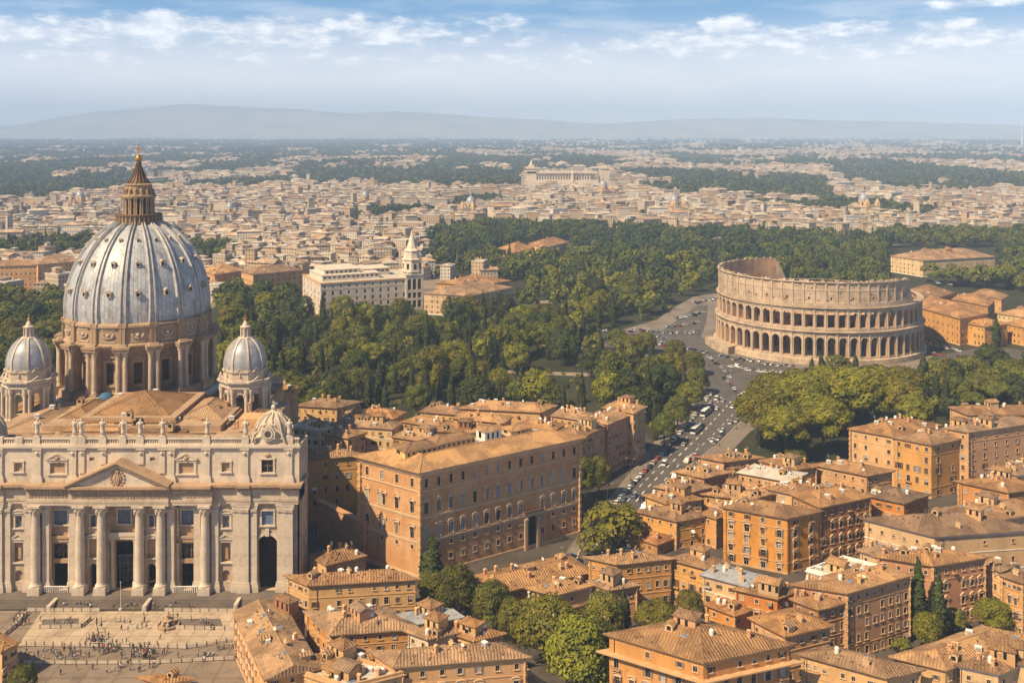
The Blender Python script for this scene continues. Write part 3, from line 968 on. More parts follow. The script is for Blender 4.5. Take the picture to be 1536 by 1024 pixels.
# attic storey
AY = 1.6
ah = []
for s in (-1, 1):
    ah += [(s * 20.6 - 2.4, s * 20.6 + 2.4, 37.6, 41.2), (s * 33.2 - 1.3, s * 33.2 + 1.3, 38.2, 41.2), (s * 46.5 - 1.85, s * 46.5 + 1.85, 37.9, 42.1), (s * 9.7 - .8, s * 9.7 + .8, 41.6, 42.8)]
b = MB()
wall_holes(b, Mf(AY), -HW, HW, 34.9, 46.0, ah, .9)
pt(b, 'attic_wall', [SP])
for s in (-1, 1):
    glazing(s * 46.5 - 1.85, s * 46.5 + 1.85, 37.9, 42.1, AY + .5, MT['glass'], bars=(1, 1))
    for xc, hw_, yy, z0_, z1_ in ((20.6, 2.4, .55, 37.6, 41.2), (33.2, 1.3, .75, 38.2, 41.2), (9.7, .8, .75, 41.6, 42.8)):
        b = MB()
        bx(b, s * xc - hw_, s * xc + hw_, AY + yy, AY + yy + .05, z0_, z1_)
        pt(b, 'blind_panel', [SW])
    frame(s * 20.6 - 2.4, s * 20.6 + 2.4, 37.6, 41.2, AY, pediment='tri', wdt=.8)
    frame(s * 33.2 - 1.3, s * 33.2 + 1.3, 38.2, 41.2, AY, wdt=.6)
    frame(s * 46.5 - 1.85, s * 46.5 + 1.85, 37.9, 42.1, AY, wdt=.6)
    for xc, yy, zz, sx in ((20.6, .7, 42.7, 1), (46.5, .4, 43.6, 1.4)):
        b = MB()
        b.sphere((s * xc, AY - yy, BZ + zz), .73, 10, 6, 0, (sx, .5, 1))
        pt(b, 'carved_head', [SW])
b = MB()
b.box((0, 0, 0), (3.6, 1.8, 2.2), 0, 0, .8)
b.box((0, 0, 2.2), (2.3, 1.1, 6.6))
b.box((0, 0, 8.8), (2.3, 1.1, 1.6), 0, 0, 1.2)
b.sphere((0, -.6, 9.3), .6, 8, 5)
b.box((0, 0, 10.4), (3.0, 1.7, .7))
AP = b.mesh('attic_pilaster', [SP])
for x in (-53.4, -39.3, -27.0, -15.7, -12.85, -6.05, 6.05, 12.85, 15.7, 27.0, 39.3, 53.4):
    if abs(x) < 14.5:
        b = MB()
        zb = 42.5 - abs(x) * .42 - 34.9 + .7
        b.box((0, 0, zb), (1.9, .9, 10.4 - zb))
        b.sphere((0, -.5, 9.3), .55, 8, 5)
        b.box((0, 0, 10.4), (2.8, 1.6, .7))
        put(b.mesh('attic_pilaster', [SP]), 'attic_pilaster', BAS, (x, AY, BZ + 34.9))
    else:
        put(AP, 'attic_pilaster', BAS, (x, AY, BZ + 34.9))
b = MB()
bx(b, -HW - .5, HW + .5, AY - .9, AY + 2, 46.0, 46.7)
bx(b, -HW - .2, HW + .2, AY - .5, AY + 1.5, 46.7, 47.0)
pt(b, 'attic_cornice', [SP])
b = MB()
STX = [-53.4, -46, -39.3, -33, -27.4, -15.4, -12.9, -6.2, .2, 5.8, 12.9, 27.0, 39.4, 53.6]
bx(b, -HW, HW, AY - .1, AY + .6, 48.5, 49.0)
bx(b, -HW, HW, AY - .1, AY + .6, 47.0, 47.3)
x = -HW + .3
while x < HW:
    b.box((x, AY + .25, BZ + 47.3), (.3, .3, 1.2))
    x += .75
for x in STX:
    bx(b, x - 1.2, x + 1.2, AY - .35, AY + .85, 47.0, 49.3)
bx(b, -HW, HW, AY + .61, AY + .66, 47.0, 48.6)
pt(b, 'balustrade', [SP])
# the small clock dome over the end of the attic
def clock_dome(x):
    b = MB()
    b.lathe([(6.6, BZ + 47), (6.6, BZ + 48.3), (6.1, BZ + 49.2), (5.5, BZ + 51.2), (4.3, BZ + 53.3), (2.6, BZ + 54.9), (1.0, BZ + 55.6), (.9, BZ + 56.4), (0, BZ + 56.6)], 24, (x, AY + 6.0))
    o = pt(b, 'clock_dome', [ST], smooth=True)
    b = MB()
    for k in range(12):
        a = 2 * math.pi * k / 12 + .13
        path = [(x + r * math.cos(a), AY + 6 + r * math.sin(a), BZ + z) for r, z in ((6.4, 48.6), (5.75, 51.1), (4.5, 53.4), (2.7, 55.1), (1.1, 55.8))]
        b.tube(path, .3, 5)
    b.build('rib', [SP], o)
    b = MB()
    b.sphere((x, AY + 6, BZ + 57.2), .8, 10, 6)
    b.box((x, AY + 6, BZ + 57.8), (.25, .25, 1.6))
    b.box((x, AY + 6, BZ + 58.6), (1.0, .25, .25))
    b.build('finial', [SP], o)
    b = MB()
    for r_, yy in ((2.3, 0), (1.6, -.25)):
        for k in range(16):
            t0, t1 = 2 * math.pi * k / 16, 2 * math.pi * (k + 1) / 16
            P = lambda r, t_, y: (x + r * math.cos(t_), AY - 1.0 + yy + y, BZ + 50.6 + r * math.sin(t_))
            b.face([P(r_ - .5, t0, -.3), P(r_ - .5, t1, -.3), P(r_, t1, -.3), P(r_, t0, -.3)])
            b.face([P(r_, t0, -.3), P(r_, t1, -.3), P(r_, t1, .6), P(r_, t0, .6)])
    for s in (-1, 1):
        b.tube([(x + s * 5.2, AY - .8, BZ + 48), (x + s * 4.4, AY - .9, BZ + 50.4), (x + s * 3.0, AY - .9, BZ + 51.6), (x + s * 2.2, AY - .9, BZ + 53.2), (x + s * .4, AY - .9, BZ + 53.7)], .38, 6)
    b.build('volute', [SP], o)


clock_dome(47.0)
clock_dome(-47.0)
# stairs and the raised floor
b = MB()
for i in range(8):
    y1 = -4.0 - .55 * i
    bx(b, -HW - 6, HW + 2, y1 - .55, 2.2, -.2 * (i + 1), -.2 * i, 0)
pt(b, 'steps', [MT['paving']])
for x0, x1, y0_, z1_ in ((10.4, 11.6, -9.4, .35), (-19.2, -18.0, -9.4, .35), (38.5, 39.6, -8.6, .5)):
    b = MB()
    bx(b, x0, x1, y0_, -3.6, -1.4, z1_)
    pt(b, 'step_wall', [SP])

# nave block and its tiled roofs (built where they stand behind the facade)
def local(p):
    return Vector((p[0] - BX, p[1] - BY, p[2]))


b = MB()
bx(b, -54, 40, 14.62, 62, 0, 44.3)
bx(b, -36, 25, 24, 61, 44.3, 46.3)
bx(b, -24.4, 8.4, 27, 61, 46.3, 48.2)
bx(b, -72, 22, 62.02, 130, 0, 37.0)
pt(b, 'nave', [SW])


def hip(b, poly, z, slope, m=0, gable=False, thick=.35, mf=None):
    """roof on a parallelogram A,B,C,D (counter-clockwise); returns the height function"""
    A, B, C, D = [Vector((p[0], p[1], 0)) for p in poly]
    e1, e2 = B - A, C - B
    if e1.length > e2.length:
        A, B, C, D = B, C, D, A
        e1, e2 = B - A, C - B
    sinth = abs(e1.normalized().cross(e2.normalized()).z)
    wd = e1.length * sinth
    r = wd / 2 * slope
    m1, m2 = (A + B) / 2, (C + D) / 2
    d2 = e2.normalized()
    ins = 0 if gable else min((wd / 2) / sinth, e2.length * .499)
    R1, R2 = m1 + d2 * ins, m2 - d2 * ins

    def fc(pts, ea, eb):
        u = (eb - ea).normalized()
        nn = Vector((-u.y, u.x, 0))
        k = math.sqrt(1 + slope * slope)
        b.face(pts, m, [((Vector(p) - ea).dot(u), (Vector((p[0], p[1], 0)) - ea).dot(nn) * k) for p in pts])
    z0 = lambda p: (p.x, p.y, z)
    zr = lambda p: (p.x, p.y, z + r)
    fc([z0(B), z0(C), zr(R2), zr(R1)], B, C)
    fc([z0(D), z0(A), zr(R1), zr(R2)], D, A)
    fc([z0(A), z0(B), zr(R1)], A, B)
    fc([z0(C), z0(D), zr(R2)], C, D)
    mf = m if mf is None else mf
    for p, q in ((A, B), (B, C), (C, D), (D, A)):
        b.face([(p.x, p.y, z - thick), (q.x, q.y, z - thick), (q.x, q.y, z), (p.x, p.y, z)], mf)
    b.face([(p.x, p.y, z - thick) for p in (D, C, B, A)], mf)
    lines = [(R1, R2, zr(R1), zr(R2))]
    caps = [(zr(R1), zr(R2))]
    if not gable:
        caps += [(z0(A), zr(R1)), (z0(B), zr(R1)), (z0(C), zr(R2)), (z0(D), zr(R2))]
    for p, q in caps:
        if (Vector(p) - Vector(q)).length > .5:
            b.tube([p, q], .2, 5, m)

    def hf(x, y):
        P = Vector((x, y, 0))
        ds = []
        for p, q in ((A, B), (B, C), (C, D), (D, A)):
            u = (q - p).normalized()
            ds.append((P - p).dot(Vector((-u.y, u.x, 0))))
        if gable:
            ds = [ds[1], ds[3]]
        return z + slope * max(0, min(ds))
    return hf


def roof_px(name, A, B, C, z, slope, mat, gable=False):
    P = [G(*p, z) for p in (A, B, C)]
    P.append(P[0] + P[2] - P[1])
    P = [local(p) for p in P]
    b_ = MB()
    hip(b_, [(p.x, p.y) for p in P], z, slope, 0, gable)
    return pt(b_, name, [mat])


def roof_w(name, x0, x1, y0, y1, z, slope, mat, gable=False):
    b_ = MB()
    hip(b_, [(x0, y0), (x1, y0), (x1, y1), (x0, y1)], z, slope, 0, gable)
    return pt(b_, name, [mat])


roof_w('nave_roof', -25, 9, 26, 61.5, 48.6, .36, MT['tile_brown'])
roof_w('nave_roof', -37, -21, 30, 58, 46.8, .42, MT['tile_brown'])
roof_w('nave_roof', 5, 26, 29, 60, 47.0, .36, MT['tile_light'])
roof_w('nave_roof', -29, -9, 22.4, 34, 46.6, .42, MT['tile_light'])
roof_w('nave_roof', -7, 14, 22.2, 32, 46.4, .36, MT['tile_brown'])
roof_px('lean_to_roof', (150, 634), (196, 640), (240, 628), 47.4, .34, MT['tile_light'])
roof_px('lean_to_roof', (250, 630), (286, 640), (322, 632), 46.6, .4, MT['tile'], True)
roof_w('aisle_roof', -54, -31, 22.3, 58, 44.8, .26, MT['tile_light'])
roof_w('aisle_roof', 24, 40, 22.3, 56, 44.4, .34, MT['tile'])
roof_w('terrace_roof', -29, -8, 11.0, 22.0, 46.2, .22, MT['tile_light'])
roof_w('terrace_roof', -4, 24, 11.0, 22.1, 46.1, .2, MT['tile'])
roof_w('terrace_roof', -55, -31, 11.0, 22.0, 46.1, .16, MT['tile_light'])
roof_w('transept_roof', 2, 25, 63, 118, 38.5, .3, MT['tile'])
roof_w('transept_roof', -72, -46, 60, 110, 40.5, .25, MT['tile_brown'])
b = MB()
bx(b, 30, 39, 28, 36, 44, 47.5)
pt(b, 'stair_head', [MT['peach']])

# ---------------- great dome
DC = Vector(((208 - 768) / F * 410.0, 410.0, 0)) - Vector((BX, BY, 0))
DX, DY = DC.x, DC.y


def lead_mat():
    m = bpy.data.materials.new('lead_sheets')
    m.use_nodes = True
    t_ = NT(m.node_tree)
    uv = t_.n('ShaderNodeUVMap')
    s_ = t_.n('ShaderNodeSeparateXYZ', {0: uv.outputs[0]})
    tc = t_.n('ShaderNodeTexCoord')
    us = t_.math('MULTIPLY', s_.outputs[0], 112 / (2 * math.pi))
    seam = t_.math('LESS_THAN', t_.math('FRACT', us), .16)
    vs = t_.math('MULTIPLY', s_.outputs[1], 1 / 2.3)
    hs = t_.math('LESS_THAN', t_.math('FRACT', t_.math('ADD', vs, t_.math('MULTIPLY', t_.math('FLOOR', us), .37))), .08)
    cell = t_.n('ShaderNodeCombineXYZ', {0: t_.math('FLOOR', us), 1: t_.math('FLOOR', vs)})
    wn = t_.n('ShaderNodeTexWhiteNoise', {'Vector': cell.outputs[0]}, noise_dimensions='3D').outputs[0]
    mp = t_.n('ShaderNodeMapping', {'Vector': tc.outputs['Object'], 'Scale': (.5, .5, .06)})
    st_ = t_.n('ShaderNodeTexNoise', {'Vector': mp.outputs[0], 'Scale': 1.0, 'Detail': 7.0, 'Roughness': .7}).outputs[0]
    c = t_.mix(wn, (.47, .475, .485), (.34, .355, .38))
    c = t_.mix(t_.math('MULTIPLY', t_.ramp(st_, .5, .68), .85), c, (.17, .125, .095))
    c = t_.mix(t_.math('MULTIPLY', t_.ramp(st_, .42, .3), .6), c, (.50, .51, .52))
    c = t_.mix(t_.math('MULTIPLY', t_.math('MAXIMUM', seam, hs), .5), c, (.14, .14, .15))
    bs = t_.n('ShaderNodeBsdfPrincipled', {'Base Color': c, 'Roughness': .5, 'Metallic': .15, 'Specular IOR Level': .5})
    bp = t_.n('ShaderNodeBump', {'Height': t_.math('ADD', seam, t_.math('MULTIPLY', wn, .3)), 'Strength': .6, 'Distance': .25})
    t_.t.links.new(bp.outputs[0], bs.inputs['Normal'])
    t_.n('ShaderNodeOutputMaterial', {'Surface': bs.outputs[0]})
    return m


LEAD = lead_mat()
LEAD_RIB = material('lead_rib', (.47, .455, .44), rough=.5, var=.25, scale=.4, streak=.75, metallic=.1)
PROF = [(29.6, 74.6), (29.95, 78.8), (29.5, 84.0), (28.2, 89.5), (26.3, 94.3), (23.9, 98.6), (21.2, 102.3), (17.9, 105.7), (14.2, 108.6), (9.4, 111.2)]


def spline(prof, n):
    out = []
    m_ = len(prof)
    for i in range(n + 1):
        s_ = (m_ - 1) * i / n
        k = min(int(s_), m_ - 2)
        f_ = s_ - k
        p0, p1, p2, p3 = prof[max(k - 1, 0)], prof[k], prof[k + 1], prof[min(k + 2, m_ - 1)]
        out.append(tuple(.5 * (2 * p1[j] + (p2[j] - p0[j]) * f_ + (2 * p0[j] - 5 * p1[j] + 4 * p2[j] - p3[j]) * f_ ** 2 + (3 * p1[j] - p0[j] - 3 * p2[j] + p3[j]) * f_ ** 3) for j in (0, 1)))
    return out


PR = spline(PROF, 26)
ROT = math.radians(-90 - 2.5)          # a bay, not a rib, faces the piazza
b = MB()
b.lathe(PR, 96)
DOME = b.build('dome', [LEAD], BAS, smooth=True, loc=(DX, DY, 0))


def rib_mesh(prof, wb, wt, proud, mat, name='rib', double=True):
    b_ = MB()
    n = len(prof)
    for off in ((-.5, -.12), (.12, .5)) if double else ((-.5, .5),):
        prev = None
        for i, (r, z) in enumerate(prof):
            wd = wb + (wt - wb) * i / (n - 1)
            a, c = prof[max(i - 1, 0)], prof[min(i + 1, n - 1)]
            tx, tz_ = c[0] - a[0], c[1] - a[1]
            L = math.hypot(tx, tz_)
            nx, nz = tz_ / L, -tx / L
            y0_, y1_ = off[0] * wd, off[1] * wd
            cur = [(r - nx * .3, y0_, z - nz * .3), (r + nx * proud, y0_ + .12 * wd * (1 if double else .5), z + nz * proud), (r + nx * proud, y1_ - .12 * wd * (1 if double else .5), z + nz * proud), (r - nx * .3, y1_, z - nz * .3)]
            if prev:
                for q in range(3):
                    b_.face([prev[q], prev[q + 1], cur[q + 1], cur[q]])
            prev = cur
    if double:
        prev = None
        for i, (r, z) in enumerate(prof):
            wd = wb + (wt - wb) * i / (n - 1)
            cur = [(r + .35, -.13 * wd, z), (r + .35, .13 * wd, z)]
            if prev:
                b_.face([prev[0], prev[1], cur[1], cur[0]])
            prev = cur
    return b_.mesh(name, [mat])


RM = rib_mesh(PR, 3.5, 1.9, 1.0, LEAD_RIB)
for k in range(16):
    put(RM, 'rib', DOME, (0, 0, 0), ROT + 2 * math.pi * (k + .5) / 16)


def dormer_mesh(sz, tilt):
    b_ = MB()
    b_.box((0, 0, -sz * .6), (sz * 1.3, sz * 1.3, sz * 1.3))
    b_.box((0, 0, sz * .7), (sz * 1.7, sz * 1.7, sz * .22))
    for s in (-1, 1):
        b_.face([(-.9 * sz, 0, sz * 1.45), (.95 * sz, 0, sz * 1.45), (.95 * sz, s * .9 * sz, sz * .92), (-.9 * sz, s * .9 * sz, sz * .92)])
    b_.face([(.85 * sz, -.85 * sz, sz * .92), (.85 * sz, .85 * sz, sz * .92), (.85 * sz, 0, sz * 1.45)])
    for k in range(10):
        t0, t1 = 2 * math.pi * k / 10, 2 * math.pi * (k + 1) / 10
        b_.face([(.66 * sz, 0, .1 * sz), (.66 * sz, .48 * sz * math.cos(t0), .1 * sz + .58 * sz * math.sin(t0)), (.66 * sz, .48 * sz * math.cos(t1), .1 * sz + .58 * sz * math.sin(t1))], 1)
    return b_.mesh('dormer_window', [MT['stone'], MT['dark']])


def r_at(z):
    for (ra, za), (rb, zb) in zip(PR, PR[1:]):
        if za <= z <= zb:
            return ra + (rb - ra) * (z - za) / (zb - za)
    return PR[-1][0]


for z, sz in ((85.6, 1.35), (96.6, 1.15), (105.4, .8)):
    dm = dormer_mesh(sz, 0)
    for k in range(16):
        a = ROT + 2 * math.pi * k / 16
        r = r_at(z) + .15 * sz
        put(dm, 'dormer_window', DOME, (r * math.cos(a), r * math.sin(a), z), a)
# attic ring, drum, buttresses
b = MB()
b.lathe([(31.4, 66.0), (31.4, 66.6), (30.9, 67.0), (30.5, 67.2), (30.5, 73.0), (31.3, 73.3), (31.3, 74.1), (30.2, 74.7), (29.5, 74.9)], 64, (DX, DY))
ATT = pt(b, 'dome_attic', [SD])
b = MB()
b.box((0, 0, 66.8), (1.2, 2.6, 6.6))
b.box((.1, 0, 73.3), (1.6, 3.2, 1.5))
for s in (-1, 1):
    b.box((.45, s * .7, 67), (.6, .7, 6.2))
AB_ = b.mesh('attic_pier', [SD])
b = MB()
for s in range(9):
    a = math.pi * (s + .5) / 9
    b.sphere((.3, 2.3 * math.cos(a), 70.9 - 1.7 * math.sin(a)), .42, 7, 5)
b.sphere((.3, 0, 70.4), .75, 8, 5)
b.box((.05, 0, 67.6), (.3, 5.6, .35))
b.box((.05, 0, 72.3), (.3, 5.6, .35))
GM = b.mesh('garland', [MT['stone']])
for k in range(16):
    a = ROT + 2 * math.pi * (k + .5) / 16
    o = put(AB_, 'attic_pier', ATT, (DX + 30.7 * math.cos(a), DY + 30.7 * math.sin(a), 0), a)
    a = ROT + 2 * math.pi * k / 16
    put(GM, 'garland', ATT, (DX + 30.5 * math.cos(a), DY + 30.5 * math.sin(a), 0), a)
RD = 28.6
b = MB()
NS = 96
dh = []
da = 2 * math.pi / 16
for k in range(16):
    a = ROT + da * k
    dh.append((a - 1.75 / RD, a + 1.75 / RD, 51.3, 59.4))
a_lo = ROT - da / 2
Md = lambda u, v, d: (DX + (RD - d) * math.cos(u), DY + (RD - d) * math.sin(u), v)
wall_holes(b, Md, a_lo, a_lo + 2 * math.pi, 47.5, 66.0, dh, 1.3, ux=[a_lo + 2 * math.pi * i / NS for i in range(1, NS)])
b.lathe([(26.5, 50), (26.5, 62)], 48, (DX, DY), 1)
DRUM = pt(b, 'drum', [SD, MT['dark']])
b = MB()
b.face([(-.05, -1.75, 0), (-.05, 1.75, 0), (-.05, 1.75, 8.1), (-.05, -1.75, 8.1)])
for y in (-.6, .6):
    b.box((.05, y, 0), (.12, .12, 8.1), 0, 1)
for z in (2, 4, 6):
    b.box((.05, 0, z), (.1, 3.5, .12), 0, 1)
WM = b.mesh('window', [MT['glass'], MT['wood']])
b = MB()
for s in (-1, 1):
    b.box((1.25, s * 2.15, -.4), (.7, .8, 9.0))
b.box((1.25, 0, 8.3), (.8, 5.2, .9))
b.box((1.35, 0, -1.0), (1.0, 5.4, .7))
FR_T = b
b = MB()
b.v, b.f, b.m, b.uv = list(FR_T.v), list(FR_T.f), list(FR_T.m), list(FR_T.uv)
for s in (-1, 1):
    b.tube([(1.5, s * 3.0, 9.4), (1.5, 0, 10.9)], .35, 4)
b.face([(1.3, -2.9, 9.2), (1.3, 2.9, 9.2), (1.3, 0, 10.9)])
FT = b.mesh('window_frame', [SD])
b = MB()
b.v, b.f, b.m, b.uv = list(FR_T.v), list(FR_T.f), list(FR_T.m), list(FR_T.uv)
b.tube([(1.5, 3.0 * math.cos(math.pi * i / 8), 9.3 + 1.3 * math.sin(math.pi * i / 8)) for i in range(9)], .35, 4)
FA = b.mesh('window_frame', [SD])
b = MB()      # buttress with its twin columns
b.box((0.0, 0, 48.0), (5.2, 3.6, 17.4))
b.box((.5, 0, 45.2), (7.2, 6.2, 3.2))
b.box((.9, 0, 64.6), (7.0, 6.4, 1.0))
b.box((1.0, 0, 65.6), (7.6, 6.9, .8))
b.box((.6, 0, 66.4), (5.6, 4.6, .7), 0, 0, .8)
BM = b.mesh('buttress', [SD])
b = MB()
b.lathe([(1.2, 48.3), (1.25, 48.9), (.98, 49.4), (.95, 55), (.82, 61.6), (.95, 61.8), (.9, 62.2), (1.25, 63.6), (1.35, 64.6)], 12)
b.box((0, 0, 63.8), (2.3, 2.3, .8))
CB = b.mesh('buttress_column', [MT['stone']])
for k in range(16):
    a = ROT + da * k
    put(WM, 'window', DRUM, (DX + (RD - 1.0) * math.cos(a), DY + (RD - 1.0) * math.sin(a), 51.3), a)
    put(FT if k % 2 else FA, 'window_frame', DRUM, (DX + (RD - 1.1) * math.cos(a), DY + (RD - 1.1) * math.sin(a), 51.3), a)
    a += da / 2
    put(BM, 'buttress', DRUM, (DX + (RD + 1.6) * math.cos(a), DY + (RD + 1.6) * math.sin(a), 0), a)
    for s in (-1.45, 1.45):
        r = RD + 4.1
        put(CB, 'buttress_column', DRUM, (DX + r * math.cos(a) - s * math.sin(a), DY + r * math.sin(a) + s * math.cos(a), 0), a)
b = MB()
b.lathe([(RD, 63.8), (30.2, 64.2), (30.2, 65.2), (31.2, 65.5), (31.6, 66.3), (30.8, 66.5)], 64, (DX, DY))
pt(b, 'drum_cornice', [SD])
b = MB()
b.lathe([(34.6, 36), (34.6, 43.6), (35.6, 44.0), (35.6, 44.9), (34.2, 45.2), (33.6, 47.6), (29, 48.1)], 16, (DX, DY), 0, ROT + da / 2, ROT + da / 2 + 2 * math.pi)
pt(b, 'drum_base', [SD])
b = MB()
b.lathe([(36.3, 42.9), (37.2, 43.2), (37.2, 44.2), (35.7, 45.0)], 16, (DX, DY), 0, ROT + da / 2, ROT + da / 2 + 2 * math.pi)
pt(b, 'base_roof', [MT['grey']])
b = MB()      # small glazed pavilion on the drum base
bx(b, DX - 4.2, DX - 2.6, DY - 39.5, DY - 34, 36, 45.5)
bx(b, DX + 3.4, DX + 5.0, DY - 39.5, DY - 34, 36, 45.5)
pt(b, 'pavilion', [SD])
b = MB()
bx(b, DX - 2.6, DX + 3.4, DY - 38.5, DY - 34.5, 38, 46)
o = pt(b, 'pavilion_glass', [MT['glass']])
b = MB()
b.lathe([(3.4, 0), (3.0, 1.2), (1.8, 2.2), (0, 2.5)], 12, (DX + .4, DY - 36.5))
for i, v in enumerate(b.v):
    b.v[i] = (v[0], v[1], v[2] + BZ + 46)
b.build('awning', [material('blue_awning', (.05, .12, .22), var=.2)], o, smooth=True)
# lantern
b = MB()
b.lathe([(9.5, 110.6), (10.0, 111.2), (9.6, 111.6), (9.6, 114.2), (10.1, 114.4), (10.1, 114.9), (6, 115)], 32, (DX, DY))
LAN = pt(b, 'lantern', [MT['bronze']])
b = MB()
for k in range(32):
    a = 2 * math.pi * k / 32
    b.box((DX + 9.7 * math.cos(a), DY + 9.7 * math.sin(a), 111.6), (.35, .5, 2.6), a)
b.build('gallery_post', [SD], LAN)
b = MB()
b.lathe([(4.4, 114.9), (4.4, 122)], 24, (DX, DY), 1)
b.lathe([(4.6, 121.4), (7.4, 121.8), (7.6, 122.6), (6.4, 123.0), (5.6, 123.2), (5.4, 126.6), (6.0, 127.0), (5.2, 127.4)], 24, (DX, DY))
b.build('lantern_drum', [SD, MT['dark']], LAN)
b = MB()
b.box((0, 0, 114.9), (2.6, .5, 6.6))
for s in (-1, 1):
    b.lathe([(.5, 114.9), (.42, 115.4), (.36, 120.6), (.6, 121.5)], 8, (1.3, s * .42))
b.box((.8, 0, 121.4), (2.6, 1.6, 1.2))
b.lathe([(.4, 122.6), (.55, 123.2), (.2, 123.8), (.3, 124.4), (.08, 125.6)], 6, (1.4, 0))
LF = b.mesh('lantern_fin', [SD])
b = MB()
b.tube([(1.9, 0, 123.2), (1.4, 0, 124.6), (.8, 0, 125.6), (.6, 0, 127)], .4, 5)
LV = b.mesh('scroll', [SD])
b = MB()
b.tube([(r, 0, z) for r, z in ((5.2, 127.2), (4.0, 128.4), (3.0, 130.0), (2.1, 132.0), (1.4, 134.0), (1.0, 135.6))], .32, 5, 0, .12)
LR = b.mesh('spire_rib', [MT['bronze']])
for k in range(16):
    a = ROT + da * (k + .5)
    put(LF, 'lantern_fin', LAN, (DX + 5.1 * math.cos(a), DY + 5.1 * math.sin(a), 0), a)
    put(LV, 'scroll', LAN, (DX + 4.6 * math.cos(a), DY + 4.6 * math.sin(a), 0), a)
    put(LR, 'spire_rib', LAN, (DX, DY, 0), a)
b = MB()
b.lathe([(5.0, 127.2), (3.8, 128.4), (2.8, 130), (1.9, 132), (1.25, 134), (.9, 135.6), (1.3, 135.8), (.7, 136.3)], 24, (DX, DY))
b.build('spire', [MT['bronze']], LAN, smooth=True)
b = MB()
b.sphere((DX, DY, 137.6), 1.45, 16, 10)
b.build('ball', [MT['gold']], LAN, smooth=True)
b = MB()
b.box((DX, DY, 138.9), (.42, .42, 4.4))
b.box((DX, DY, 141.2), (2.5, .42, .45))
for x, z in ((-1.25, 141.4), (1.25, 141.4), (0, 143.3)):
    b.sphere((DX + x, DY, z), .32, 8, 5)
b.build('cross', [MT['gold']], LAN)


# the dome seen off the lens axis looks wider: bring its radius to the photograph's
for o in BAS.children:
    if o.name.split('.')[0] in ('dome', 'dome_attic', 'drum', 'drum_cornice', 'drum_base', 'base_roof', 'pavilion', 'pavilion_glass', 'lantern'):
        o.scale = (.92, .92, 1)
        if o.name.split('.')[0] != 'dome':
            o.location = (DX * .08, DY * .08, 0)


